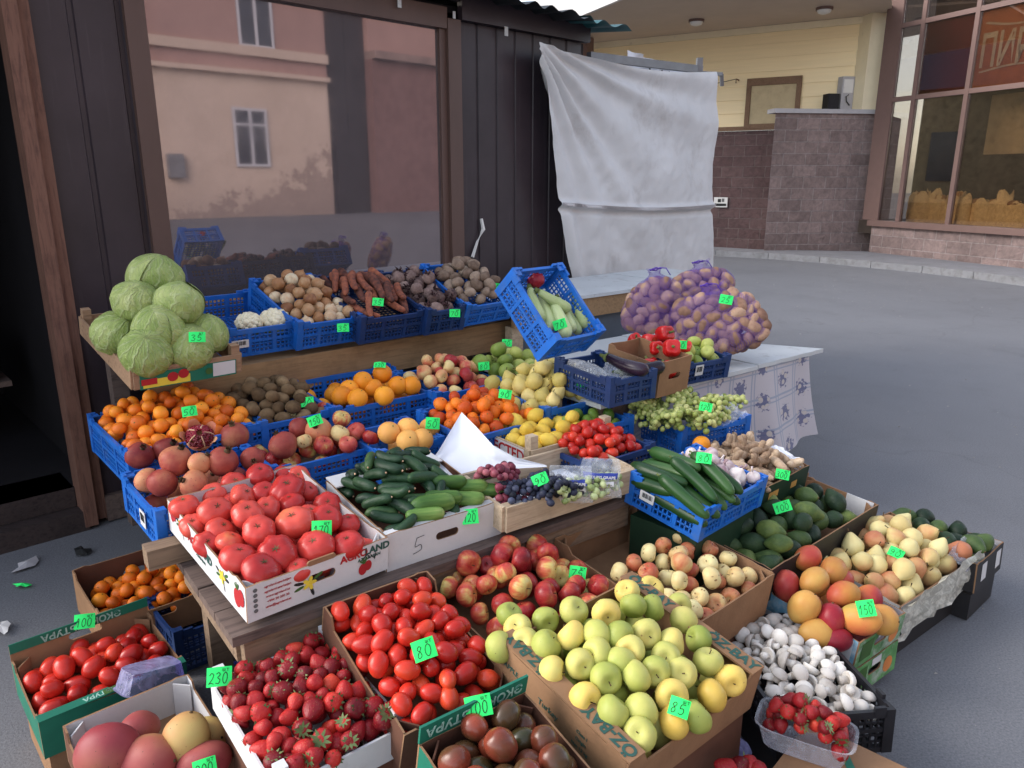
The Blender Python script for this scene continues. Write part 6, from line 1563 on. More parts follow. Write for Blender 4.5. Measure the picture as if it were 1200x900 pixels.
orn = ['back left orange under the card row', 'topmost orange with the price card on it', 'leftmost upper orange in the crate', 'orange in the middle of the heap', 'front left orange', 'front orange near the rim', 'back right orange', 'big front right orange at the corner', 'orange at the crate\'s left rim']
place(B3, 'orange', [(q[0], q[1], 1.08, dict(dz=.045 if i in (0, 1) else .028)) for i, q in enumerate(orl)], so_, '', 'orange', 'oranges on top of the heap', labels=['large bright ' + s for s in orn])
card_on(B3, 445, 428, '120', 'neon green price card on the topmost orange', 4, .3, lift=.012)
B4 = std((512, 464), 590, .75, 41, .36, 4, .13, 'blue', 'blue crate of small rosy apples behind the clementines')
fill(B4, 'apple_rose', 72, dome(B4, .005, .075, .5, .6), 'small rosy red and yellow apple behind the clementines', 'apple', 'rosy apples of the middle tier', up=.1)
card_on(B4, 567, 429, '80', 'neon green price card on the rosy apples', 6, .9)
B5 = std((588, 452), 660, .75, 42, .34, 5, .13, 'dkblue', 'dark crate of green apples at the back of the middle tier')
fill(B5, 'apple_green', 40, dome(B5, .0, .085, .45, .6), 'green apple in the dark crate at the back', 'apple', 'green apples of the middle tier', up=.1)
card_on(B5, 594, 402, '70', 'neon green price card on the topmost green apple', -4, .7)
B6 = std((640, 482), 708, .74, 39, .36, 6, .12, 'blue', 'blue crate of yellow pears in the middle tier')
B6.W += .03
fill(B6, 'pear', 85, dome(B6, .01, .105, .5, .55), 'plump yellow pear heaped right of the clementines', 'pear', 'yellow pears of the middle tier', up=.3, region=(-.06, B6.W, 0, B6.L + .03))
card_on(B6, 681, 452, '75', 'neon green price card on the yellow pears', -6, .95)
C2 = std((548, 514), 640, .71, 40, .34, 3, .12, 'blue', 'blue crate of clementines in front of the rosy apples')
fill(C2, 'clementine', 74, dome(C2, .005, .085, .5, .6), 'orange red clementine in the crate behind the paper sheet', 'clementine', 'clementines of the middle tier')
card_on(C2, 592, 462, '90', 'neon green price card on the clementines', -8, .8)
C3 = std((447, 533), 519, .69, 38, .28, 2, .12, 'blue', 'blue crate of grapefruits behind the cucumbers')
sg = dome(C3, -.01, .03)
fill(C3, 'grapefruit', 8, hz(sg, -.045), 'grapefruit low in the blue crate', 'grapefruit', 'lower grapefruits', sc=(.9, 1))
grl = [(456, 507, 'leftmost grapefruit'), (478, 502, 'back grapefruit in the middle of the row'), (503, 502, 'right grapefruit carrying the price card'), (478, 517, 'front grapefruit behind the cucumbers'), (495, 515, 'grapefruit half hidden by the paper sheet')]
place(C3, 'grapefruit', [(q[0], q[1], .98, dict(dz=.035)) for q in grl], sg, '', 'grapefruit', 'grapefruits in the blue crate', labels=['pale orange ' + q[2] for q in grl])
card_on(C3, 507, 496, '50', 'neon green price card reading 50 on the right grapefruit', -3, .95, w=.054, h=.045)
C4 = Bin((622, 528), 716, .69, 38, .33, 0); report('lemon', C4)
lc = wood_crate(C4, .07, 'wood_pale', 'pale wooden crate of lemons with red lettering beside the paper sheet', post=.035, proud=.05)
MB().box(-.0105, -.0085, .03, C4.L - .03, .004, .066).build('label_strip', 'card_white', lc)
tmx = text_mesh('SELECTED', .062, 'ink_red', .0012)
o = link('lettering', tmx, lc, Matrix(((0, 0, -1, -.0112), (-1, 0, 0, C4.L * .5), (0, 1, 0, .035), (0, 0, 0, 1))))
sl_ = dome(C4, .0, .045)
fill(C4, 'lemon', 34, sl_, 'yellow lemon in the pale wooden crate', 'lemon', 'lemons in the wooden crate')
C5 = std((668, 510), 741, .685, 38, .28, 0, .11, 'blue', 'blue crate of limes behind the small tomatoes')
fill(C5, 'lime', 40, dome(C5, -.01, .03), 'green lime in the blue crate behind the tomatoes', 'lime', 'limes in the blue crate')
C6 = std((693, 545), 766, .665, 38, .30, 0, .11, 'dkblue', 'dark blue crate of small tomatoes behind the long cucumbers')
fill(C6, 'tomato_small', 120, dome(C6, .005, .065, .5, .55), 'small red tomato heaped in the dark blue crate', 'tomato', 'small tomatoes in the dark blue crate', parts=False)
C7 = std((800, 505), 878, .655, 28, .44, 2, .12, 'blue', 'large blue crate of white grapes under the plank table')

def bunch(b, px, py, h, kd, nb, Lb, Rb, label, group, r=.0105, ax=None, cat='grapes', film=False, yaw=None, sag=.6):
    """a bunch of grapes: berries and a stalk are its parts"""
    k = FM[kd]; p = b.hit(px, py, h) if b else None
    c0 = b.at(p.x, p.y, h) if b else px
    yaw = random.uniform(0, 6.28) if yaw is None else yaw
    t = thing('grape_bunch', label, cat, Matrix.Translation(c0) @ Matrix.Rotation(yaw, 4, 'Z'), group)
    key = (kd, r)
    if key not in bunch.mesh:
        bunch.mesh[key] = [sphereish(r * q, 1.12, .06, 1.2, i, 10, 8).mesh('grape', k, True) for i, q in enumerate((.9, 1.0, 1.08))]
    ms = bunch.mesh[key]; placed = []
    for _ in range(nb * 40):
        if len(placed) >= min(nb, 98): break
        u = random.random(); x = (u - .5) * 2 * Lb; rad = Rb * (1 - .62 * u) ** .6
        a = random.uniform(-.25, math.pi + .25); q = rad * random.uniform(.78, 1.0)
        v = Vector((x, math.cos(a) * q, math.sin(a) * q * sag))
        if all((v - w).length > r * 1.65 for w in placed): placed.append(v)
    for v in placed:
        link('grape', random.choice(ms), t, Matrix.Translation(v) @ Matrix.Rotation(random.uniform(0, 6), 4, Vector((random.random(), random.random(), .3)).normalized()))
        if b: q = b.Mi @ (t.matrix_basis @ v); b.sph.append((q.x, q.y, q.z, r))
    MB().tube([(-Lb * 1.2, 0, Rb * .3), (-Lb * .5, 0, Rb * .2), (Lb * .9, 0, 0)], [.003, .0025, .0015], 5).build('stalk', FM['stem'], t)
    # inner core so that no light leaks through
    return t
bunch.mesh = {}
wgl = [(760, 480, .03), (795, 470, .06), (778, 492, .03), (818, 478, .06), (835, 490, .03), (800, 488, .05), (850, 474, .04), (812, 495, .02), (768, 496, .01), (745, 474, .02)]
for i, q in enumerate(wgl):
    bunch(C7, q[0], q[1], q[2] - .005, 'grape_white', 60, .085, .060, 'bunch of small white grapes heaped in the large blue crate', 'white grape bunches', .0125, sag=.8, yaw=random.uniform(0, 6.28))
card_on(C7, 827, 477, '120', 'neon green price card on the white grapes', -16, .7, lift=.05)
def film_sheet(name, label, pts, mat='film', cat='plastic bag', amp=.012, n=14, sc_=9., seed=0):
    """crumpled film between four corner points"""
    a, b_, c, d = [Vector(p) for p in pts]; o = (a + b_ + c + d) / 4; nrm = (b_ - a).cross(d - a).normalized()
    def f(u, v):
        p = a.lerp(b_, u).lerp(d.lerp(c, u), v); return p - o + nrm * (amp * (mnoise.noise(Vector((u * sc_ * .6, v * sc_ * .6, seed))) * 1.6 + mnoise.noise(Vector((u * sc_ * 1.7, v * sc_ * 1.7, seed + 4)))))
    t = MB().grid(f, n, n).build(name, mat, None, Matrix.Translation(o), True); tag(t, label, cat); return t
film_sheet('plastic_bag', 'clear crumpled film over the front of the white grape crate', [C7.at(.16, -.03, .0), C7.at(C7.W * .95, -.01, .015), C7.at(C7.W * .95, .14, .075), C7.at(.10, .10, .06)], 'film', amp=.016)

# ---------------------------------------------------------------- right hand table
E1 = Bin((716, 447), 768, .885, 36, .34, 3); report('egg', E1)
plastic_crate(E1, .11, 'dkblue', 'dark blue crate of eggplants wrapped in plastic')
for px, py, h, axx, lb in ((733, 427, .03, (.25, -1, -.12), 'glossy black eggplant lying half out of its plastic bag'), (752, 433, .0, (.9, -.35, .05), 'eggplant wrapped in the crinkled bag at the right')):
    p = E1.hit(px, py, h); a = Vector(axx).normalized(); q = Vector((1, 0, 0)).rotation_difference(a).to_matrix().to_4x4(); put('eggplant', E1.M @ Matrix.Translation(p) @ q, lb, 'eggplant', 'eggplants in the dark blue crate', sc=.92)
p = E1.at(.07, .2, .01)
def bagm(c, ex, ey, ez, seed, name, label, mat='film', par=None, hole=0.):
    c = Vector(c); ex, ey, ez = Vector(ex), Vector(ey), Vector(ez)
    def f(u, v):
        a = 2 * math.pi * u; p_ = math.pi * (hole + v * (1 - hole)); k = 1 + .16 * mnoise.noise(Vector((math.cos(a) * 2.5, math.sin(a) * 2.5, v * 5 + seed))) + .10 * mnoise.noise(Vector((math.cos(a) * 7, math.sin(a) * 7, v * 11 + seed)))
        return ex * (math.sin(p_) * math.cos(a) * k) + ey * (math.sin(p_) * math.sin(a) * k) + ez * (math.cos(p_) * k)
    o = MB().grid(f, 32, 20).build(name, mat, par, Matrix.Translation(c), True)
    if label: tag(o, label, 'plastic bag')
    return o
bagm(E1.at(.05, .20, -.02), E1.ex * .045, E1.ey * .13, E1.ez * .04, 3, 'plastic_bag', 'crinkled clear bag at the left of the eggplant')
bagm(E1.at(.18, .12, -.015), E1.ex * .07, E1.ey * .09, E1.ez * .042, 8, 'plastic_bag', 'crinkled clear bag wrapped round the second eggplant at the right')
E2 = Bin((775, 425), 811, .915, 40, .30, 6); report('pepper', E2)
card_box(E2, .16, 'card', 'card', 'plain brown cardboard box of red bell peppers', notch=(.0, .0, .012, .0), rims=False, hole='all')
spp = dome(E2, -.02, .03)
fill(E2, 'pepper', 7, hz(spp, -.05), 'red bell pepper deep in the cardboard box', 'pepper', 'lower red peppers', sc=(.9, 1.))
ppl = [(744, 399, .8, 'red pepper at the left wall of the box'), (760, 400, .9, 'red pepper with a green stem toward the viewer'), (779, 392, 1.0, 'topmost red pepper at the back'), (787, 408, .98, 'big orange red pepper in front under the card'), (769, 408, .8, 'dark pink pepper in the middle'), (801, 408, .85, 'red pepper at the right corner')]
place(E2, 'pepper', [(q[0], q[1], q[2], dict(dz=.03 if i in (2, 3) else .0)) for i, q in enumerate(ppl)], spp, '', 'pepper', 'red peppers on top', labels=['shiny ' + q[3] for q in ppl], up=.4)
card_on(E2, 798, 404, '80', 'neon green price card on the big red pepper', -4, .9)
E3 = Bin((802, 428), 855, .845, 33, .22, 8); report('greens', E3)
plastic_crate(E3, .10, 'dkblue', 'small dark teal crate of pale green pears beside the pepper box', sticker=(.07, .04, .05, .05, 'front'))
fill(E3, 'apple_green', 16, dome(E3, .0, .05), 'pale green pear in the small dark crate beside the peppers', 'pear', 'pale green pears', sc=(.8, .95))
# leaning crate of zucchini
E4 = Bin((651, 400), 706, 1.0, 46, .37, 50); report('zuc', E4)
E4 = Bin((651, 400), 706, 1.06, 44, .34, 46); report('zuc', E4)
plastic_crate(E4, .13, 'blue', 'bright blue crate of zucchini tipped up against the shelf')
for i, (px, py, h, yw, sc_, lb) in enumerate(((632, 362, -.06, 1.95, .95, 'pale zucchini along the left side of the tipped crate'), (645, 370, -.075, 2.0, 1.0, 'pale zucchini second from the left in the tipped crate'), (654, 358, -.03, .9, .9, 'zucchini lying across the top of the others'), (661, 378, -.04, 1.9, 1.05, 'fat zucchini carrying the price card'), (667, 374, -.065, 1.85, .95, 'slim zucchini in the middle of the crate'), (675, 380, -.075, 1.8, .8, 'short zucchini in the middle right'), (684, 368, -.055, 1.95, 1.05, 'big zucchini at the right side of the tipped crate'))):
    p = E4.hit(px, py, h); p.y += .025; p.x -= .006; q = Matrix.Rotation(-yw + .1, 4, 'Z'); put('zucchini', E4.M @ Matrix.Translation(p) @ q, lb, 'zucchini', 'zucchini in the leaning crate', sc=sc_); E4.sph.append((p.x, p.y, p.z, .03))
card_on(E4, 656, 380, '70', 'neon green price card on the zucchini', 18, .95, lift=.04)
bk_ = E4.at(E4.W * .55, E4.L * .93, -.05); t = bagm(bk_, Vector((.035, 0, 0)), Vector((0, .03, 0)), Vector((0, 0, .03)), 5, 'net_bag', None, FM['mango_red']); tag(t, 'small magenta net bag at the top of the tipped zucchini crate', 'net bag')

# potato nets
def net_mat(name, col):
    m = bpy.data.materials.new(name); m.use_nodes = True; nt = m.node_tree; nt.nodes.clear()
    out = N(nt, 'ShaderNodeOutputMaterial'); tr = N(nt, 'ShaderNodeBsdfTransparent'); b = N(nt, 'ShaderNodeBsdfPrincipled'); b.inputs['Base Color'].default_value = c4(col); b.inputs['Roughness'].default_value = .45
    tc = N(nt, 'ShaderNodeTexCoord'); sep = N(nt, 'ShaderNodeSeparateXYZ'); L(nt, tc.outputs['UV'], sep.inputs[0])
    a = math_n(nt, 'FRACT', math_n(nt, 'ADD', sep.outputs[0], sep.outputs[1])); c = math_n(nt, 'FRACT', math_n(nt, 'SUBTRACT', sep.outputs[0], sep.outputs[1]))
    k = math_n(nt, 'MAXIMUM', math_n(nt, 'LESS_THAN', a, .15), math_n(nt, 'LESS_THAN', c, .15))
    mx = N(nt, 'ShaderNodeMixShader'); L(nt, k, mx.inputs[0]); L(nt, tr.outputs[0], mx.inputs[1]); L(nt, b.outputs[0], mx.inputs[2]); L(nt, mx.outputs[0], out.inputs[0]); return m
M['net'] = net_mat('purple_net', (.13, .055, .36)); M['net_solid'] = plain('purple_cord', (.09, .04, .34), .5, .2)
def sack(px, py, depth_pt, hw, hd, hh, lean, label, n, plabel, pgroup, seed, ears=True, lean_dir=None):
    """potatoes in a slumped net sack; the centre lies in the vertical plane (normal V) through depth_pt"""
    random.seed(seed); c = hit(px, py, depth_pt, V)
    Rz = Matrix.Rotation(TH + R(lean), 4, 'Z') @ Matrix.Rotation(R(-14), 4, 'X') @ Matrix.Rotation(R(lean * .2), 4, 'Y')
    Mt = Matrix.Translation(c) @ Rz; pls = []
    def prof(zz): return max(.02, 1 - abs(zz + .12) ** 4.2 / (1.12 ** 4.2)) ** .5 * (1 - .14 * max(0, zz)) if zz > -.12 else max(.02, 1 - abs((zz + .12) / .88) ** 4.5) ** .5
    def slump(v):
        a = Vector((v.x * 4, v.y * 4, v.z * 5 + seed)); k = 1 + .20 * mnoise.noise(a)
        return Vector((v.x * k + .035 * math.sin(v.z * 9 + seed), v.y * k - .02 * (1 - v.z / hh) * .5, v.z * (1 + .10 * mnoise.noise(a * .7 + Vector((9, 0, 0))))))
    for _ in range(n * 70):
        if len(pls) >= n: break
        zz = random.uniform(-.93, .88); a = random.uniform(0, 2 * math.pi); k = prof(zz)
        v = slump(Vector((math.cos(a) * (hw - .028) * k, math.sin(a) * (hd - .028) * k, zz * (hh - .018))))
        if all((v - w).length > .046 for w in pls): pls.append(v)
    for v in pls:
        nrm = Vector((v.x / hw ** 2, v.y / hd ** 2, v.z / hh ** 2 * .6)).normalized(); tq = nrm.orthogonal().normalized(); tq = Matrix.Rotation(random.uniform(0, 6.28), 3, nrm) @ tq; bq = nrm.cross(tq)
        q = Matrix(((tq.x, bq.x, nrm.x, v.x), (tq.y, bq.y, nrm.y, v.y), (tq.z, bq.z, nrm.z, v.z), (0, 0, 0, 1)))
        put('net_potato', Mt @ q, plabel, 'potato', pgroup, sc=random.uniform(.78, 1.15))
    t = thing('net_sack', label, 'net sack', Mt)
    nu, nv = 60, 44
    def f(u, v):
        a = 2 * math.pi * u; zz = -.985 + 1.97 * v; k = prof(zz)
        p = slump(Vector((math.cos(a) * (hw + .004) * k, math.sin(a) * (hd + .004) * k, zz * (hh + .006))))
        dm = max([math.exp(-((p - w).length / .034) ** 2) for w in pls] or [0]); return p * (.945 + .085 * dm)
    o = MB().grid(f, nu, nv).build('net', 'net', t, smooth=True); uvl = o.data.uv_layers.new(name='UVMap')
    per = round(math.pi * (hw + hd) / .0125); rows = 2.6 * hh / .0125
    for lp in o.data.loops:
        i = lp.vertex_index % (nu + 1); j = lp.vertex_index // (nu + 1); uvl.data[lp.index].uv = (per * i / nu, rows * j / nv)
    # the gathered neck: pleated net pulled together, then fanning out above the knot
    top = slump(Vector((0, 0, hh * .97)))
    def neck(u, v):
        a = 2 * math.pi * u; k = hw * (.46 * (1 - v) ** 1.6 + .05 + .20 * max(0, v - .55) * 2); k *= 1 + .22 * math.sin(a * 9 + seed) * v
        return top + Vector((math.cos(a) * k + .03 * v * math.sin(seed), math.sin(a) * k * .5 - .02 * v, -.02 + .055 * v + .012 * math.sin(a * 3 + seed) * v))
    o = MB().grid(neck, 44, 8).build('gathered_neck', 'net', t, smooth=True); uvl = o.data.uv_layers.new(name='UVMap')
    for lp in o.data.loops:
        i = lp.vertex_index % 45; j = lp.vertex_index // 45; uvl.data[lp.index].uv = (20 * i / 44, 10 * j / 8)
    mb = MB(); mb.tube([top + Vector((.03 * math.cos(q), .018 * math.sin(q), .038 + .004 * math.sin(3 * q))) for q in np.linspace(0, 6.28, 10)], .004, 5)
    mb.tube([top + Vector((.02, -.02, .04)), top + Vector((.05, -.04, .03)), top + Vector((.065, -.05, -.01))], .0028, 5); mb.build('tie', 'net_solid', t, smooth=True)
    return t, Mt
sk1, _ = sack(768, 358, S(0, 2.34), .150, .09, .150, -48, 'smaller purple net sack of potatoes standing at the left behind the cardboard box', 90, 'pink brown potato inside the left purple net', 'potatoes in the left net', 31)
sk2, _ = sack(815, 342, S(0, 2.36), .20, .09, .125, -50, 'purple net sack of potatoes leaning at the back between the two others', 90, 'pink brown potato inside the back purple net', 'potatoes in the back net', 32)
sk3, m3 = sack(833, 380, S(0, 2.06), .24, .11, .165, -56, 'largest purple net sack of potatoes slumped at the front of the plank table', 190, 'pink brown potato inside the big front net', 'potatoes in the big front net', 33)
card_at(hit(851, 351, S(0, 1.93), V), '25', 'neon green price card on the big potato net', -12, .9)
random.seed(77)
# ---------------------------------------------------------------- table of white boxes
T1 = Bin((288, 690), 455, .67, 42, .56, 6); report('tombox', T1)
hT = .105
bx = card_box(T1, hT, 'card_white', 'card_white', 'white printed cardboard box of beefsteak tomatoes on the plank table', notch=(.0, .0, .004, .004), hole=True, bottom_mat='card_grey', edge='card')
W, Lx = T1.W, T1.L
# front notch with raised flap and prints
MB().plate(rrect(W * .40, W * .60, hT * .98, hT * 1.12, .008), [], lambda x, y, d: (x, d - .001, y), .005).build('torn_flap', ['card', 'card', 'card'], bx)
def print_text(par, s, size, mat, M4, bold=0): return link('lettering', text_mesh(s, size, mat, bold), par, M4)
def front(x, z, d=-.0012): return Matrix(((1, 0, 0, x), (0, 0, -1, d), (0, 1, 0, z), (0, 0, 0, 1)))
def left(y, z, d=-.0012): return Matrix(((0, 0, -1, d), (-1, 0, 0, y), (0, 1, 0, z), (0, 0, 0, 1)))
print_text(bx, 'AGRO', .030, 'ink_red', front(W * .735, hT * .80), .0011); print_text(bx, 'LAND', .030, 'ink_green', front(W * .912, hT * .80), .0011)
print_text(bx, 'AZERBAIJAN', .013, 'ink_green', front(W * .85, hT * .61), .0002)
print_text(bx, 'AGRO', .034, 'ink_red', left(Lx * .62, hT * .56), .0014); print_text(bx, 'LAND', .034, 'ink_green', left(Lx * .475, hT * .56), .0014); print_text(bx, 'AZERBAIJAN', .012, 'ink_green', left(Lx * .54, hT * .30))
for k, s in enumerate(('agroland.azerbaijan', 'agroland.azerbaijan', 'www.agroland.az', '+994 50 200 30', 'sales@agroland.az')): print_text(bx, s, .0095, 'ink_red', front(W * .20, hT * (.86 - .145 * k)))
def disc(par, name, mat, fm, r, rx=1., ry=1.): return MB().plate([(r * rx * math.cos(k * .4488), r * ry * math.sin(k * .4488)) for k in range(14)], [], lambda x, y, d: (x, y, d - .0004), .0006).build(name, [mat] * 3, par, fm)
for k in range(5): disc(bx, 'printed_icon', 'ink_grey', front(W * .055, hT * (.86 - .145 * k)), .0058)
def blossom(fm):
    for k in range(5): disc(bx, 'printed_flower', 'ink_yellow', fm @ Matrix.Rotation(k * 1.2566, 4, 'Z') @ Matrix.Translation((.011, 0, .0003 * k)), .008, 1.3, .7)
    for k, a in enumerate((.1, .5, 2.9, 3.4, 5.0)): disc(bx, 'printed_leaf', 'ink_leaf' if k % 2 else 'ink_black', fm @ Matrix.Rotation(a, 4, 'Z') @ Matrix.Translation((.030, 0, -.0006 - .0002 * k)), .015, 1.0, .32)
def tomprint(fm, s=1.):
    disc(bx, 'printed_tomato', 'ink_red', fm, .021 * s, .85, 1.15); disc(bx, 'printed_tomato', 'ink_red', fm @ Matrix.Translation((.022 * s, .010 * s, .0004)), .019 * s, .85, 1.15)
    for a in (1.2, 1.9, 2.5): disc(bx, 'printed_leaf', 'ink_leaf', fm @ Matrix.Translation((.005, .024 * s, .0008)) @ Matrix.Rotation(a, 4, 'Z') @ Matrix.Translation((.010, 0, .0002 * a)), .009, 1.2, .3)
blossom(front(W * .41, hT * .50)); tomprint(front(W * .80, hT * .30), .75)
tomprint(left(Lx * .10, hT * .45), 1.15); blossom(left(Lx * .27, hT * .55)); blossom(left(Lx * .80, hT * .62)); tomprint(left(Lx * .93, hT * .62), .8)
mb = MB(); z_ = lambda x, y: (x, -.0018, y)
for st in ([(.80, .62), (.83, .70), (.85, .60), (.80, .55)], [(.86, .68), (.885, .55), (.90, .60)], [(.90, .69), (.89, .50)]): ribbon(mb, [Vector((q.x * W, q.y * hT * 1.0)) for q in smooth_line(st)], .0028, z_)
mb.build('marker_scribble', 'ink_black', bx)
stp = dome(T1, -.006, .034)
fill(T1, 'tomato_pink', 60, hz(stp, -.055), 'pink beefsteak tomato in the lower layer of the white printed box', 'tomato', 'lower beefsteak tomatoes', up=.5, sc=(.72, .85))
tl_ = [(216, 594, 1.05), (250, 579, .95), (275, 567, 1.0), (305, 556, 1.05), (252, 600, 1.15), (285, 582, 1.0), (337, 574, 1.3), (290, 603, 1.12), (310, 577, .9), (258, 622, 1.0), (341, 590, .95), (304, 622, 1.08), (345, 612, 1.25), (384, 591, 1.0), (382, 607, 1.1), (270, 636, .95), (279, 655, 1.15), (325, 649, 1.25), (306, 668, 1.2), (370, 641, 1.2), (408, 638, 1.05), (408, 614, .9), (360, 576, .85), (333, 556, .9), (350, 559, .9), (226, 616, .9), (243, 638, .9), (313, 596, .9), (349, 668, .85), (363, 604, .9)]
place(T1, 'tomato_pink', [(q[0], q[1], q[2] * .80, dict(dz=.010 if q[2] > 1 else -.012, ax=(random.uniform(-.5, .5), random.uniform(-.8, .1), 1))) for q in tl_], stp, 'large pink red beefsteak tomato on top of the white printed box', 'tomato', 'beefsteak tomatoes on top')
card_on(T1, 377, 620, '170', 'neon green price card reading 170 on a beefsteak tomato', 3, .95, w=.054, h=.046, lift=.085)

T2 = Bin((453, 628), 589, .665, 37, .42, 4); report('cucbox', T2)
h2 = .125
b2 = card_box(T2, h2, 'card_white', 'card_dark', 'white cardboard box of pickling cucumbers with a hand hole', notch=(.0, .0, .0, .0), hole=True, mats=('card_white', 'card_white', 'card_white', 'card_white'))
MB().box(.0, T2.W, .0055, .028, h2 - .004, h2).build('top_flap', 'card_white', b2)
MB().box(.004, T2.W - .01, T2.L - .075, T2.L + .01, h2 + .004, h2 + .009).build('top_flap', 'card_white', b2)
mb = MB()
for st in ([(.30, .72), (.24, .70)], [(.24, .70), (.225, .48), (.27, .50), (.275, .36), (.21, .30)]): ribbon(mb, [Vector((q.x * T2.W, q.y * h2)) for q in smooth_line(st)], .002, z_)
mb.build('marker_scribble', 'ink_black', b2)
sg2 = dome(T2, -.01, .125, .42, .66)
fill(T2, 'gherkin', 150, sg2, 'small dark green pickling cucumber heaped in the white box', 'cucumber', 'pickling cucumbers in the white box', region=(0, T2.W * .78, 0, T2.L), yaw=(-1.1, .9), flat=.5, depth=3)
cl_ = [(526, 565, 'striped cucumber on top at the right', .055, (1, -.35, -.1)), (507, 590, 'fat pale striped cucumber in front', .03, (1, -.3, 0)), (519, 583, 'striped cucumber lying behind the fat one', .035, (1, -.55, 0)), (546, 584, 'striped cucumber near the front wall', .01, (.9, -.6, 0)), (551, 570, 'dark striped cucumber at the right end', .03, (.8, -.5, 0)), (566, 574, 'cucumber at the right corner beside the red grapes', .015, (.8, -.6, 0)), (498, 603, 'cucumber just behind the box front', .005, (1, -.4, 0))]
place(T2, 'striped_cucumber', [(q[0], q[1], .85 if i != 1 else 1.02, dict(dz=q[3] * .5, ax=q[4])) for i, q in enumerate(cl_)], dome(T2, .0, .03), '', 'cucumber', 'larger striped cucumbers', labels=[q[2] for q in cl_], sink=0)
p = T2.at(T2.W * .665, -.004, h2 * 0 - .012)
card_at(T2.at(T2.W * .69, -.006, -.018), '120', 'neon green price card stuck on the front of the white cucumber box', 6, .95, w=.05, h=.046)
T3 = Bin((592, 594), 742, .665, 36, .27, 3); report('grapebox', T3)
gb = wood_crate(T3, .085, 'wood_pale', 'pale wooden crate with red and black grapes and bagged white grapes', post=.028, proud=-.003, bt=.011)
MB().box(.03, .075, .004, .05, .086, .0875).build('paper_liner', 'paper', gb, Matrix.Rotation(.15, 4, 'Y'))
MB().grid(lambda u, v: (.01 + u * (T3.W - .02), .01 + v * (T3.L - .02), .012 + .004 * math.sin(u * 20) * math.sin(v * 13)), 12, 8).build('paper_liner', 'paper', gb)
bunch(T3, 585, 560, .035, 'grape_red', 80, .065, .062, 'bunch of dusky red grapes hanging over the left end of the wooden crate', 'bunches in the wooden crate', .0128, yaw=.9, sag=.8)
bunch(T3, 618, 578, .0, 'grape_black', 90, .08, .060, 'bunch of bloomy black grapes next to the red ones', 'bunches in the wooden crate', .0112, yaw=.3, sag=.75)
bunch(T3, 642, 572, .012, 'grape_black', 90, .08, .058, 'bunch of bloomy black grapes under the price card', 'bunches in the wooden crate', .0112, yaw=2.2, sag=.75)
bunch(T3, 655, 572, .005, 'grape_black', 80, .07, .055, 'bunch of bloomy black grapes beside the plastic bags', 'bunches in the wooden crate', .0112, yaw=-.6, sag=.75)
bunch(T3, 600, 583, -.015, 'grape_red', 60, .05, .05, 'red grapes low at the crate\'s front board', 'bunches in the wooden crate', .0128, yaw=.2, sag=.75)
card_on(T3, 633, 562, '90', 'neon green price card on the black grapes', 22, .8)
for i, (px, py, wdt, hgt, yw) in enumerate(((668, 566, .075, .13, .0), (703, 560, .07, .14, .12))):
    bc = T3.hit(px, py + 14, -.02); bw_ = T3.at(bc.x, bc.y, -.02)
    bunch(None, bw_ + Vector((0, 0, .012)), 0, 0, 'grape_pale', 80, .07, .055, 'pale seedless grapes inside the %s printed bag' % ('left' if i == 0 else 'right'), None, .0115, yaw=.6, sag=.85)
    nrm = (CAMP - bw_); nrm.z *= .35; nrm.normalize(); xx = Vector((0, 0, 1)).cross(nrm).normalized(); zz = nrm.cross(xx); zz = Vector((0, 0, 1)) * .96 - nrm * .12
    tb_ = thing('grape_bag', 'clear plastic bag of pale seedless grapes with a blue band, %s of the two' % ('left' if i == 0 else 'right'), 'plastic bag', Matrix.Translation(bw_))
    def bf(u, v, sgn=1, i=i):
        x = (u - .5) * 2 * wdt; z = -.025 + v * hgt; bul = math.sin(math.pi * min(1, v * 1.15 + .06)) ** .7 * math.sin(math.pi * u) ** .6 * .045 * (1 - .45 * v)
        return xx * (x * (1 - .12 * v + .05 * math.sin(v * 9 + i))) + zz * z + nrm * (sgn * bul + .010 * mnoise.noise(Vector((u * 7, v * 7, i * 9 + sgn))))
    MB().grid(lambda u, v: bf(u, v, 1), 18, 18).build('film', 'film', tb_, smooth=True); MB().grid(lambda u, v: bf(u, v, -1), 10, 10).build('film', 'film', tb_, smooth=True)
    MB().grid(lambda u, v: bf(.06 + u * .88, .50 + v * .15, 1) + nrm * .0015, 14, 3).build('printed_band', 'ink_blue', tb_, smooth=True)
    q = bf(.5, .575, 1) + nrm * .012
    link('lettering', text_mesh('SEEDLESS GRAPE', .0135, 'ink_pale', .0003), tb_, Matrix(((xx.x, zz.x, nrm.x, q.x), (xx.y, zz.y, nrm.y, q.y), (xx.z, zz.z, nrm.z, q.z), (0, 0, 0, 1))))
    MB().grid(lambda u, v: bf(.5 + u * .36, .33 + v * .12, 1) + nrm * .002, 8, 3).build('printed_label', 'card_white', tb_, smooth=True)
    q = bf(.70, .39, 1) + nrm * .010; link('lettering', text_mesh('seedless', .0085, 'ink_black'), tb_, Matrix(((xx.x, zz.x, nrm.x, q.x), (xx.y, zz.y, nrm.y, q.y), (xx.z, zz.z, nrm.z, q.z), (0, 0, 0, 1))))
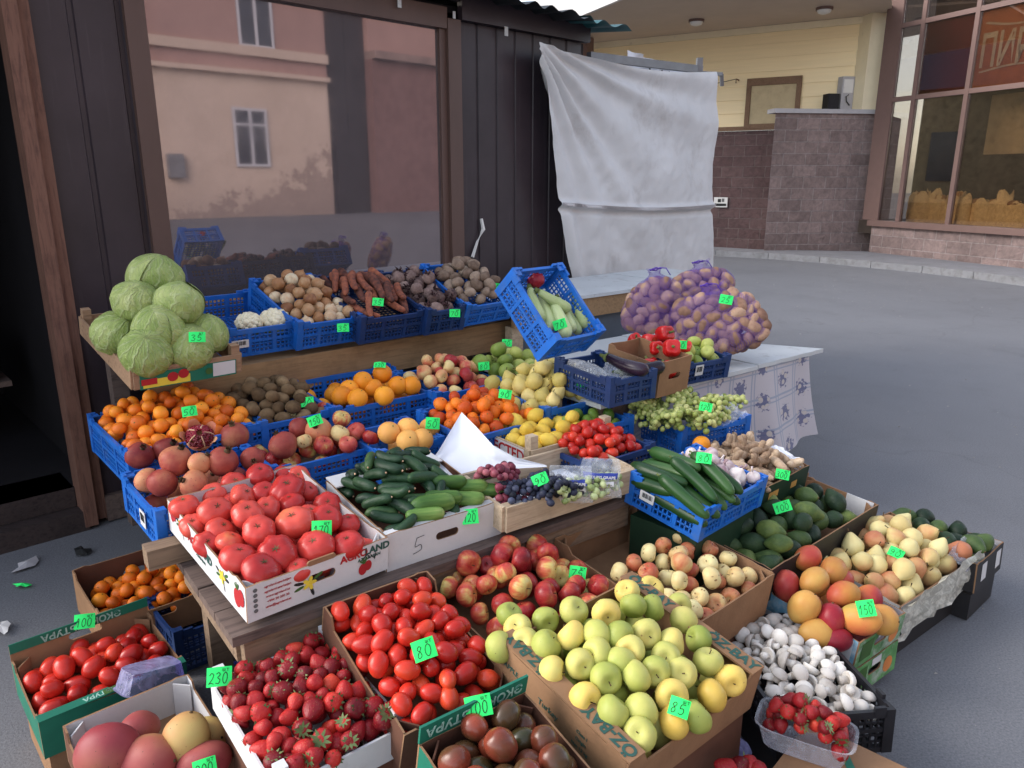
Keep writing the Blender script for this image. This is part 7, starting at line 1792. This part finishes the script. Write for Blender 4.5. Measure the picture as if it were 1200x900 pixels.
# white paper sheet: a tall folded corner leaning back on the crates
pA = P(497, 552, .655); pE = [P(497, 552, .66), P(514, 528, .715), P(541, 483, .80), P(558, 500, .78), P(578, 522, .745), P(604, 536, .715), P(640, 545, .69)]
pBt = [P(497, 553, .655), P(512, 557, .655), P(535, 557, .66), P(560, 556, .665), P(580, 553, .67), P(606, 549, .68), P(641, 547, .685)]
def poly(pl, u): u *= len(pl) - 1; i = min(int(u), len(pl) - 2); return pl[i].lerp(pl[i + 1], u - i)
def pap(u, v):
    p_ = poly(pBt, u).lerp(poly(pE, u), v); bl_ = math.sin(math.pi * v) * math.sin(math.pi * u)
    n_ = (CAMP - p_).normalized()
    return p_ + n_ * (-.02 * bl_ + .014 * bl_ * mnoise.noise(Vector((u * 5, v * 4, 2)))) - pA
tag(MB().grid(pap, 48, 20).build('paper_sheet', 'paper', None, Matrix.Translation(pA), True), 'plain white paper sheet propped up in front of the grapefruits', 'paper sheet')

# ---------------------------------------------------------------- right of the table
D1 = Bin((825, 601), 897, .60, 44, .30, 9); report('longcuc', D1)
plastic_crate(D1, .11, 'blue', 'bright blue crate of long cucumbers and garlic', sticker=(D1.L * .62, .045, .06, .035, 'left'))
fill(D1, 'garlic', 30, dome(D1, .0, .05, .6, .5), 'pinkish garlic bulb at the right side of the blue crate', 'garlic', 'garlic bulbs beside the cucumbers', region=(D1.W * .56, D1.W, 0, D1.L))
def dcu(x, y): return .01 + .06 * np.clip(1 - np.abs(x / D1.W - .35) / .5, 0, 1) + .0 * y
fill(D1, 'long_cucumber', 26, lambda x, y: dcu(x, y), 'long smooth dark green cucumber in the bright blue crate', 'cucumber', 'long cucumbers in the blue crate', region=(-.03, D1.W * .66, -.03, D1.L + .05), yaw=(-1.62, .09), flat=.3, depth=4.2, sc=(.9, 1.05))
card_on(D1, 825, 537, '80', 'neon green price card on the long cucumbers', -12, .7)
under(D1, .11, 'card_dgreen', 'dark green box under the long cucumber crate')
D2 = Bin((880, 580), 949, .53, 42, .32, 7); report('ginger', D2)
gbx = card_box(D2, .10, 'card_dgreen', 'card', 'dark green printed box of ginger roots', notch=(.0, .0, .0, .0), rims=False, hole=False)
for x, w_ in ((.40, .16), (.75, .10)): MB().box(D2.W * x - D2.W * w_ / 2, D2.W * x + D2.W * w_ / 2, -.0016, -.0008, .035, .062).build('print_mark', 'ink_gold', gbx)
disc(gbx, 'printed_seal', 'card_white', front(D2.W * .08, .07), .012)
fill(D2, 'ginger', 56, dome(D2, .005, .05), 'knobbly beige ginger root in the dark green box', 'ginger', 'ginger roots', flat=.4, depth=3)
film_sheet('paper_liner', 'white tissue liner at the right corner of the ginger box', [D2.at(D2.W * .86, .01, -.02), D2.at(D2.W - .008, .03, .012), D2.at(D2.W - .008, .16, .03), D2.at(D2.W * .84, .15, .035)], 'paper', 'paper', amp=.01)
card_on(D2, 917, 556, '300', 'neon green price card on the ginger roots', -14, .9, lift=.05)
for px, py, lb in ((822, 521, 'upper of two loose oranges behind the long cucumbers'), (834, 532, 'lower of two loose oranges behind the long cucumbers')):
    c = hit(px, py, D1.at(0, D1.L + .05, 0), D1.ey); put('orange', Matrix.Translation(c), 'bright ' + lb, 'orange', None, sc=.92)
sb = D1.at(D1.W * .5, D1.L + .03, 0)
t = thing('cardboard_box', 'small cardboard box carrying the two loose oranges behind the cucumber crate', 'box', Matrix.Translation(Vector((sb.x, sb.y, 0))) @ Matrix.Rotation(R(44), 4, 'Z'))
MB().box(-.12, .20, 0, .13, .003, .60).build('body', 'card', t)
under(D2, .10, 'card_blk', 'black printed box under the ginger box')

# ---------------------------------------------------------------- front tier
F1 = Bin((905, 668), 1030, .385, 41, .32, 5); report('avo', F1)
ab = card_box(F1, .13, 'card_blk', 'card', 'long black printed box of dark green avocados with white corner flaps', notch=(.0, .0, .0, .0), rims=True, hole=False)
print_text(ab, 'MORAL', .030, 'ink_gold', left(F1.L * .22, .085), .001)
mb = MB(); mb.plate([(0, 0), (.024, 0), (.028, .016), (.019, .007), (.012, .020), (.005, .007), (-.004, .016)], [], lambda x, y, d: (x, y, d), .0004); mb.build('printed_crown', ['ink_gold'] * 3, ab, left(F1.L * .26, .106))
disc(ab, 'printed_seal', 'card_white', left(F1.L * .80, .10), .010)
MB().box(-.0016, -.0008, F1.L * .42, F1.L * .86, .005, .045).build('print_band', 'card_white', ab)
for y in (F1.L * .99 - .012,): 
    MB().box(F1.W * .42, F1.W * .60, y - .003, y - .001, .02, .132).build('white_flap', 'card_white', ab); MB().box(F1.W * .03, F1.W * .995, y + .0, y + .003, .131, .150).build('rear_flap', 'card', ab)
MB().box(F1.W - .0115, F1.W - .0085, F1.L * .05, F1.L * .4, .02, .131).build('white_flap', 'card_white', ab)
fill(F1, 'avocado', 64, dome(F1, -.02, .075, .4, .5), 'dark green avocado in the long black printed box', 'avocado', 'avocados in the long box', region=(0, F1.W * .9, 0, F1.L), sc=(.9, 1.08))
card_on(F1, 917, 594, '100', 'neon green price card on the avocados in the long box', 14, .85, w=.062, h=.040, lift=.05)
under(F1, .13, 'card_dgreen', 'dark green box under the avocado box')
F2 = Bin((1146, 662), 1174, .25, 41, .42, -2, W=.29); report('avo2', F2)
a2 = card_box(F2, .12, 'card_blk', 'card_grey', 'black box of avocados at the far right end of the stall', notch=(.0, .0, .0, .0), hole=False)
for x in (.28, .82): MB().box(F2.W * x - .025, F2.W * x + .025, -.0016, -.0008, .03, .10).build('white_label', 'card_white', a2)
fill(F2, 'avocado', 60, dome(F2, .01, .045), 'dark green avocado in the far right black box', 'avocado', 'avocados in the far right box')
u2 = under(F2, .12, 'card_blk', 'second black and green box under the far right avocado box')
F3 = Bin((1056, 712), 1147, .24, 37, .36, 9); report('peach', F3)
pb3 = card_box(F3, .12, 'card_grey', 'card', 'cardboard box of blushing pears with a sheet of paper over its front', notch=(.0, .0, .0, .0), rims=False, hole=False)
fill(F3, 'pear_blush', 190, dome(F3, .005, .06), 'small yellow pear with a pink blush beside the mangoes', 'pear', 'blushing pears', up=.2, sc=(.98, 1.2))
card_on(F3, 1050, 648, '90', 'neon green price card standing among the blushing pears', -40, .6, lift=.04)
a_, b_, c_, d_ = F3.at(.01, -.012, .02), F3.at(F3.W - .01, -.012, .045), F3.at(F3.W + .01, -.02, -.12), F3.at(.0, -.02, -.14)
film_sheet('paper_sheet', 'greasy translucent paper sheet hanging over the front of the pear box', [d_, c_, b_, a_], 'film_dull', 'paper sheet', amp=.012)
film_sheet('plastic_sheet', 'pale teal film folded over the right corner of the pear box', [F3.at(F3.W * .72, -.018, .0), F3.at(F3.W + .012, -.022, -.05), F3.at(F3.W + .02, .07, .055), F3.at(F3.W * .70, .05, .055)], 'punnet', 'plastic sheet', amp=.012)
under(F3, .12, 'card_blk', 'added box under the blushing pears, black for the shade there')  # added support, its black stands in for the shadow below the pears
F4 = Bin((1008, 754), 1060, .26, 37, .37, 6, W=.29); report('mango', F4)
M['citrus_blue'] = plain('citrus_print_blue', (.16, .36, .50), .5, .5, 14, spec=.35, dirt=((.55, .56, .55), 9, .48, .9)); M['citrus_green'] = plain('citrus_print_green', (.10, .27, .09), .5, .5, 16, dirt=((.55, .57, .55), 10, .5, .9)); M['citrus_orange'] = plain('citrus_print_orange', (.62, .22, .06), .5, .25, 9)
def citrus_box(b, h, label):
    t = card_box(b, h, 'citrus_blue', 'card_grey', label, notch=(.0, .0, .012, .0), rims=False, hole=True, mats=('citrus_green', 'citrus_blue', 'citrus_blue', 'citrus_green'))
    disc(t, 'printed_orange', 'citrus_orange', left(b.L * .42, h * .42), .045, 1.3, .85); disc(t, 'printed_orange', 'citrus_orange', front(b.W * .80, h * .40), .030, 1.0, .95)
    MB().box(-.0016, -.0008, b.L * .05, b.L * .2, h * .1, h * .95).build('print_band', 'card_white', t); MB().box(b.W * .08, b.W * .32, -.0016, -.0008, h * .2, h * .85).build('print_band', 'ink_leaf', t)
    MB().box(b.W * .42, b.W * .62, -.0016, -.0008, h * .72, h * .93).build('print_band', 'card_white', t); MB().box(-.0016, -.0008, b.L * .62, b.L * .95, h * .08, h * .26).build('print_band', 'card_white', t)
    return t
citrus_box(F4, .105, 'upper citrus printed box of red and yellow mangoes')
zl = min(F4.at(0, 0, -.105).z, F4.at(0, F4.L, -.105).z) - .004
F4b = Bin((1008, 754), 1060, .26, 37, .37, 0, W=.29); F4b.O = Vector((F4.at(0, 0, -.105).x, F4.at(0, 0, -.105).y, zl)); F4b.M.translation = F4b.O; F4b.Mi = F4b.M.inverted()
citrus_box(F4b, .115, 'lower citrus printed box stacked under the mango box')
sm = dome(F4, .0, .04)
fill(F4, 'mango', 8, hz(sm, -.045), 'mango in the lower layer of the printed box', 'mango', 'lower mangoes', sc=(.85, .95))
mg = [(946, 654, 1.0, 0, (1, .0, .1), 'orange pink mango lying at the back left', .07), (977, 669, 1.0, 2, (1, .3, .1), 'olive green mango at the back beside the pears', .06), (954, 681, 1.02, 2, (.9, .1, .1), 'yellow ochre mango lying across the heap', .075), (921, 687, 1.0, 1, (.2, .3, 1), 'crimson mango at the left edge', .03), (942, 712, 1.05, 2, (.3, -.3, 1), 'round yellow mango standing left of the middle', .05), (988, 697, 1.0, 0, (.9, -.4, .2), 'salmon orange mango in the middle', .07), (973, 727, 1.0, 1, (.3, .2, 1), 'dark crimson mango in front of the salmon one', .03), (1008, 725, 1.12, 0, (.5, -.8, .2), 'big orange and red mango under the price card', .055), (1030, 726, 1.05, 2, (.2, -.8, .3), 'golden mango at the right front corner', .03), (956, 742, 1.0, 2, (.8, -.5, .1), 'brownish mango low at the left wall', -.0), (1018, 702, .95, 0, (.9, .3, .1), 'speckled pale mango behind the golden one', .04), (980, 750, .9, 1, (.8, -.4, 0), 'dark red mango low at the front wall', -.01), (985, 680, .9, 1, (1, 0, 0), 'deep red mango peeking out between two others', .03)]
place(F4, 'mango', [(q[0], q[1], q[2] * .93, dict(mat=q[3], ax=q[4], dz=q[6] - .008)) for q in mg], lambda x, y: x * 0 + .0, '', 'mango', 'mangoes in the citrus box', labels=[q[5] for q in mg], sink=0)
card_on(F4, 1015, 713, '150', 'neon green price card on the big orange and red mango', 6, .95, w=.052, h=.05)
F5 = Bin((0, 0), 0, .235, 6, .52, -3, W=.32, BL=(832, 724), brx=900); report('mush', F5)
plastic_crate(F5, .13, 'black_plastic', 'black lattice crate of white mushrooms', lugs=False)
fill(F5, 'mushroom', 150, dome(F5, -.015, .06, .45, .5), 'white button mushroom in the black lattice crate', 'mushroom', 'button mushrooms', up=.25, depth=2.6, sc=(.95, 1.3))
card_on(F5, 866, 711, '130', 'neon green price card at the back corner of the mushroom crate', -14, .9, default_h=.02)
under(F5, .13, 'card_blk', 'dark box under the mushroom crate')
# red apples, mixed apples
F6 = Bin((612, 786), 745, .42, 40, .50, 9); report('redapple', F6)
card_box(F6, .13, 'card', 'card', 'brown cardboard box of red apples behind the yellow apples', notch=(.01, .01, .02, .02), hole=True)
fill(F6, 'apple_red', 150, dome(F6, .0, .075, .55, .55), 'dark red apple in the box behind the yellow apples', 'apple', 'red apples in the front tier', up=.2, region=(0, F6.W + .04, 0, F6.L))
card_on(F6, 677, 671, '75', 'neon green price card on the red apples', -10, .75)
under(F6, .13, 'card_dark', 'brown box under the red apple box')
F7 = Bin((812, 735), 908, .42, 42, .56, 7); report('mixed', F7)
F7.W, _w = F7.W, F7.W
card_box(F7, .16, 'card', 'card', 'wide brown box of blemished mixed apples, empty at the back', notch=(.0, .012, .02, .0), hole=False)
fill(F7, 'apple_mix', 90, dome(F7, -.025, .05, .5, .35), 'blemished yellow and red apple in the wide box', 'apple', 'mixed apples in the wide box', region=(0, F7.W, 0, F7.L * .62), up=.2, sc=(.85, 1.08))
under(F7, .16, 'card_dark', 'brown box under the mixed apples')
# yellow apples
F8 = Bin((737, 896), 894, .475, 40, .44, 10); report('ozbay', F8)
h8 = .135
oz = card_box(F8, h8, 'card', 'card', 'brown cardboard tray of yellow green apples with green printed rims', notch=(.035, .02, .0, .0), hole=False, rims=False)
for x0, sgn in ((.0, 1), (F8.W - .049, 1)):
    MB().box(x0, x0 + .049, -.002, F8.L + .002, h8 + .001, h8 + .007).build('rim_flap', 'card', oz)
Mr = lambda x, y, rot=-90: Matrix.Translation((x, y, h8 + .0078)) @ Matrix.Rotation(R(rot), 4, 'Z')
for x in (.024, F8.W - .024):
    for y in (F8.L * .18, F8.L * .80): print_text(oz, 'ÖZ-BAY', .042, 'ink_green', Mr(x, y, 90 if x < .1 else -90), .0013)
print_text(oz, 'Turkey', .024, 'ink_green', left(F8.L * .55, .075)); print_text(oz, 'APPLE', .020, 'ink_green', left(F8.L * .86, .085))
for k in range(4): print_text(oz, ('Class I', 'Origin', 'Net 13 kg', 'Variety')[k], .013, 'ink_green', left(F8.L * .30, .095 - .02 * k))
for k in range(2): print_text(oz, ('Class I', 'Turkey')[k], .013, 'ink_green', left(F8.L * .80, .055 - .02 * k))
sz = dome(F8, -.012, .075, .5, .62)
fill(F8, 'apple_yellow', 42, hz(sz, -.07), 'yellow green apple in the lower layer of the printed tray', 'apple', 'lower yellow apples', matv=0, up=.3)
ya = [(597, 721), (607, 736), (585, 758), (639, 727), (672, 716), (735, 694), (710, 718), (742, 710), (765, 712), (762, 691), (640, 756), (670, 745), (699, 745), (725, 745), (757, 743), (801, 727), (787, 753), (647, 787), (680, 778), (700, 765), (819, 749), (685, 819, 2), (710, 795), (745, 793), (768, 786), (797, 789), (830, 776), (856, 797, 2), (834, 815, 2), (718, 835), (751, 833), (787, 815), (790, 846, 2), (750, 861), (815, 840), (727, 775), (738, 762), (795, 710), (780, 770), (615, 752)]
place(F8, 'apple_yellow', [(q[0], q[1], random.uniform(.86, .97), dict(mat=q[2] if len(q) > 2 else 0, ax=(random.gauss(0, .8), random.gauss(-.5, .7), random.uniform(.2, 1.2)))) for q in ya[:]], sz, '', 'apple', 'yellow apples on top of the tray', labels=['golden orange tinted apple among the yellow green ones' if len(q) > 2 else 'yellow green apple on top of the printed tray' for q in ya], sink=.2)
card_on(F8, 796, 829, '85', 'neon green price card on a golden apple', -20, .9, w=.045, h=.04)
under(F8, h8, 'card_dark', 'brown box under the yellow apples')
bagm(P(838, 882, .16), Vector((.09, 0, 0)), Vector((0, .07, 0)), Vector((0, 0, .07)), 21, 'plastic_bag', 'dark crumpled plastic bag on the ground beside the apple tray', 'punnet_blue')
# plum tomatoes
F9 = Bin((474, 862), 606, .46, 37, .44, 15); report('plum', F9)
pbx = card_box(F9, .115, 'card_dark', 'card_dark', 'dark cardboard box of plum tomatoes with slanted corner folds', notch=(.012, .0, .03, .03), hole=False, rims=True)
fill(F9, 'tomato_plum', 150, dome(F9, -.006, .05, .5, .45), 'bright red plum tomato in the dark cardboard box', 'tomato', 'plum tomatoes in the dark box', flat=.5, up=.2, sc=(.78, .95), depth=3, K=60)
card_on(F9, 497, 761, '80', 'neon green price card reading 80 in the middle of the plum tomatoes', 20, .85, w=.055, h=.048, lift=.03)
under(F9, .115, 'card_dark', 'dark box under the plum tomatoes')
# strawberries
G1_ = Bin((325, 925), 474, .42, 39, .40, 4, W=None); report('straw', G1_)
sbx = wood_crate(G1_, .075, 'card_white', 'pale crate of ripe strawberries with wooden corner posts', slats=4, post=.026, proud=.045, bt=.006)
fill(G1_, 'strawberry', 420, dome(G1_, .020, .028), 'ripe red strawberry in the pale front crate', 'strawberry', 'strawberries in the front crate', region=(-.012, G1_.W + .012, -.012, G1_.L + .01), up=.15, depth=2.6, partp=.8, sc=(.8, 1.15), K=50)
card_at(P(257, 793, G1_.at(0, G1_.L, 0).z + .05), '230', 'neon green price card reading 230 on the back corner of the strawberry crate', 8, .9, w=.057, h=.044)
under(G1_, .075, 'card_dark', 'brown box under the strawberry crate')
gf = G1_.at(G1_.W * .9, -.01, .02)
# black tomatoes
H1 = Bin((0, 0), 0, .52, 37, .36, 12, W=.28, BL=(490, 872), brx=620); report('blacktom', H1)
hb = card_box(H1, .12, 'card_green', 'card_dark', 'green printed box of black tomatoes at the bottom edge', notch=(.01, .0, .0, .0), hole=False, mats=('card_green', 'card_green', 'card_green', 'card_green'))
fl3 = MB().box(.0, H1.W, H1.L - .004, H1.L + .002, .1215, .17).build('rear_flap', 'card_green', hb)
print_text(fl3, 'ЭКОКУЛЬТУРА', .034, 'ink_white', Matrix(((-1, 0, 0, H1.W * .5), (0, 0, -1, H1.L - .0052), (0, -1, 0, .147), (0, 0, 0, 1))), .0008)
fill(H1, 'tomato_dark', 60, dome(H1, -.005, .05), 'dark brown black tomato in the green box at the bottom edge', 'tomato', 'black tomatoes', flat=.5)
card_at(H1.at(H1.W * .50, H1.L - .010, .040), '100', 'neon green price card reading 100 on the green flap of the black tomato box', 12, .85, w=.057, h=.044)
under(H1, .12, 'card_dark', 'brown box under the black tomatoes')
# green box of tomatoes, lower left
H2 = Bin((45, 848), 218, .26, 43, .33, 4); report('eko', H2)
h22 = .12
eb = card_box(H2, h22, 'card_green', 'card', 'green printed box of plum tomatoes with its back flap standing up', notch=(.0, .0, .02, .02), hole=False, skip_back=True)
MB().plate([(0, .006), (H2.W, .006), (H2.W, .165), (0, .165)], [rrect(H2.W * .40, H2.W * .64, .115, .14, .010)[::-1]], lambda x, y, d: (x, H2.L - .005 + d, y), .005).build('rear_panel', ['card', 'card_green', 'card'], eb)
bf_ = MB().box(0, H2.W, H2.L - .0085, H2.L - .0055, .137 + .006, .175).build('rear_flap', 'card_green', eb)
print_text(bf_, 'ЭКОКУЛЬТУРА', .030, 'ink_white', Matrix(((-1, 0, 0, H2.W * .5), (0, 0, -1, H2.L - .0095), (0, -1, 0, .159), (0, 0, 0, 1))), .0008)
ff = MB().plate([(0, 0), (H2.W, 0), (H2.W, .03), (H2.W * .72, .03), (H2.W * .70, .018), (H2.W * .48, .018), (H2.W * .46, .03), (0, .03)], [], lambda x, y, d: (x, -.003 + y, h22 + .001 + d), .004).build('front_flap', ['card_green'] * 3, eb)
print_text(ff, 'ЭКОКУЛЬТУРА', .022, 'ink_white', Matrix(((-1, 0, 0, H2.W * .5), (0, -1, 0, .011), (0, 0, 1, h22 + .0058), (0, 0, 0, 1))), .0006)
MB().box(H2.W * .42, H2.W * .60, -.002, .020, h22 + .0052, h22 + .0062).build('print_band', 'ink_leaf', eb)
fill(H2, 'tomato_plum', 70, dome(H2, -.035, .045, .55, .5), 'red plum tomato in the green printed box at the lower left', 'tomato', 'plum tomatoes in the green box', flat=.5)
card_at(H2.at(H2.W * .52, H2.L - .012, .050), '100', 'neon green price card reading 100 on the raised back flap', 10, .9, w=.057, h=.0442)
under(H2, h22, 'card', 'brown box under the green tomato box')
# upturned punnet lying on the tomatoes
def punnet(Mt, label, mat, sx=.095, sy=.06, hgt=.055, cat='punnet'):
    t = thing('plastic_punnet', label, cat, Mt); mb = MB()
    for z0, k0, z1, k1 in ((0, .86, hgt, 1.0),):
        n = 44
        def ring(k, z, rip=0.0):
            o = []
            for i in range(n):
                a = 2 * math.pi * i / n; c, s = math.cos(a), math.sin(a); e = (abs(c) ** 5 + abs(s) ** 5) ** (-1 / 5); q = 1 + rip * (1 if i % 2 else -1)
                o.append((sx * c * e * k * q, sy * s * e * k * q, z))
            return o
        rs = ring(.84, 0) + ring(.86, .004, .012) + ring(.98, hgt - .008, .012) + ring(1.0, hgt) + ring(1.07, hgt + .001)
        fs = [(j * n + i, j * n + (i + 1) % n, (j + 1) * n + (i + 1) % n, (j + 1) * n + i) for j in range(4) for i in range(n)] + [tuple(range(n))]
        mb.add(rs, fs)
    mb.build('tray', mat, t, smooth=False); return t
pq = H2.hit(178, 779, .055); punnet(H2.M @ Matrix.Translation(pq) @ Matrix.Rotation(R(8), 4, 'Z') @ Matrix.Rotation(R(168), 4, 'X') @ Matrix.Rotation(R(-14), 4, 'Y'), 'empty bluish ribbed plastic punnet upside down on the tomatoes', 'punnet_blue', .085, .055)
# mangoes lower left
H3 = Bin((0, 0), 0, .30, 42, .36, 6, W=None, BL=(73, 850), brx=220); report('mangoL', H3)
mb3 = card_box(H3, .12, 'card_dark', 'card_white', 'white lined cardboard box of mottled mangoes at the lower left corner', notch=(.0, .0, .02, .02), hole=False, bottom_mat='card')
ml = [(124, 880, 1.35, 1, 'large rosy mango on the left of the white lined box', .05, (.7, -.5, .2), 0), (173, 892, 1.3, 2, 'yellow brown mango in the middle', .035, (.6, -.7, .2), 0), (218, 868, 1.25, 0, 'mottled red and orange mango at the back right', .05, (.3, .2, 1), 0), (160, 857, 1.0, 1, 'pinkish mango hidden at the back', .02, (1, .2, 0), 0), (240, 893, 1.1, 2, 'orange mango at the bottom edge with a card', .035, (.9, -.3, .1), 0), (243, 862, 1.0, 2, 'green yellow mango at the right wall', .01, (.3, -.7, .3), 0)]
place(H3, 'mango', [(q[0], q[1], q[2] * .95, dict(mat=3, ax=q[6], dz=q[5] - .03)) for q in ml], lambda x, y: x * 0, '', 'mango', 'mangoes in the white lined box', labels=[q[4] for q in ml], sink=0)
MB().box(-.05, .05, -.007, .007, -.002, .002).build('card_strip', 'card', mb3, Matrix.Translation((H3.W * .22, H3.L * .60, .135)) @ Matrix.Rotation(R(-30), 4, 'Z') @ Matrix.Rotation(R(10), 4, 'Y'))
card_on(H3, 240, 899, '200', 'neon green price card at the bottom edge on a mango', 20, .9)
under(H3, .12, 'card_dark', 'brown box under the white lined mango box')
# box of mandarins on the ground under the table
H4 = Bin((0, 0), 0, .24, 42, .36, 3, W=None, BL=(84, 668), brx=186); H4.W = .42; report('floor', H4)
card_box(H4, .17, 'card', 'card_dark', 'cardboard box of mandarins on the ground under the table', notch=(.05, .0, .02, .0), hole=True, rims=False)
fill(H4, 'mandarin', 60, dome(H4, -.075, .04, .6, .5), 'mandarin in the cardboard box under the table', 'mandarin', 'mandarins under the table')
H5 = Bin((205, 745), 262, .16, 42, .30, 0, W=.36); plastic_crate(H5, .15, 'dkblue', 'dark blue crate on the ground under the wooden table')
# loose cardboard lid with the strawberry punnet, lower right
zL = .275
K = [P(862, 905, zL), P(948, 842, zL), P(1082, 905, zL)]
ex = (K[2] - K[1]).normalized(); ey0 = Vector((-ex.y, ex.x, 0))
ang = math.degrees(math.atan2(ex.y, ex.x)); print('lid', ang, (K[2] - K[1]).length, (K[0] - K[1]).length)
LX = Bin((0, 0), 0, zL, 0, .5, W=.5); dl = (K[0] - K[1]).normalized()
LX.ex, LX.ey = ex, ey0; LX.O = K[1] - ey0 * .45 if dl.dot(ey0) < 0 else K[1]
LX.W, LX.L = .48, .45; LX.M = Matrix(((ex.x, ey0.x, 0, LX.O.x), (ex.y, ey0.y, 0, LX.O.y), (0, 0, 1, LX.O.z), (0, 0, 0, 1))); LX.Mi = LX.M.inverted(); LX.ez = Vector((0, 0, 1)); report('lid', LX)
t = thing('cardboard_box', 'closed brown cardboard box with a green stripe under the strawberry punnet', 'box', LX.base(.27))
MB().box(0, LX.W, 0, LX.L, .0, .256).build('body', 'card', t); MB().box(0, LX.W, 0, LX.L / 2 - .002, .2565, .261).box(0, LX.W, LX.L / 2 + .002, LX.L, .2565, .261).build('lid_flap', 'card', t)
sp_ = LX.Mi @ P(992, 885, zL); MB().box(-.010, .010, -.16, .16, 0, .0008).build('green_stripe', 'card_green', t, Matrix.Translation((sp_.x, sp_.y, .2616)) @ Matrix.Rotation(R(38), 4, 'Z'))
pn = P(942, 872, zL - .004); yawp = math.atan2(*(lambda v: (v.y, v.x))(P(993, 895, zL) - P(895, 862, zL)))
Mt = Matrix.Translation(Vector((pn.x, pn.y, zL - .0085 + .002))) @ Matrix.Rotation(yawp, 4, 'Z'); punnet(Mt, 'clear plastic punnet full of strawberries on the closed box', 'punnet', .112, .066, .06)
PB = Bin((0, 0), 0, .4, 0, .1, W=.17); PB.W, PB.L, PB.h = .212, .124, .055; PB.M = Mt @ Matrix.Translation((-.106, -.062, .05)); PB.Mi = PB.M.inverted()
fill(PB, 'strawberry', 120, dome(PB, .022, .05, .5, .5), 'strawberry in the clear plastic punnet', 'strawberry', 'strawberries in the punnet', up=.15, depth=3.6, sc=(.72, .9), K=60)
for i, (px, py) in enumerate(((851, 899), (865, 897), (880, 897), (889, 904))):
    c = P(px, py, zL + .015); put('strawberry', Matrix.Translation(c) @ Matrix.Rotation(random.uniform(0, 6), 4, Vector((random.random(), random.random(), .3)).normalized()), 'loose strawberry at the bottom edge on the closed box', 'strawberry', 'loose strawberries on the box')
# crumbs of stone and straw on the asphalt: uncountable
rr = random.Random(4); mb = MB()
for i in range(420):
    x, y = rr.uniform(.6, 7), rr.uniform(1.0, 13); r = rr.uniform(.002, .008) * (1 + y * .08); z = r * .4
    mb.add([(x - r, y - r * .6, .001), (x + r, y - r * .5, .001), (x + r * .2, y + r, .001), (x, y, z + r * .4)], [(0, 1, 3), (1, 2, 3), (2, 0, 3)])
M['crumb'] = plain('pale_grit', (.26, .25, .24), .9, .5, 3)
o = mb.build('gravel_crumbs', 'crumb'); tag(o, 'fine grit scattered over the asphalt', 'grit', kind='stuff')
print('objects', len(bpy.data.objects))
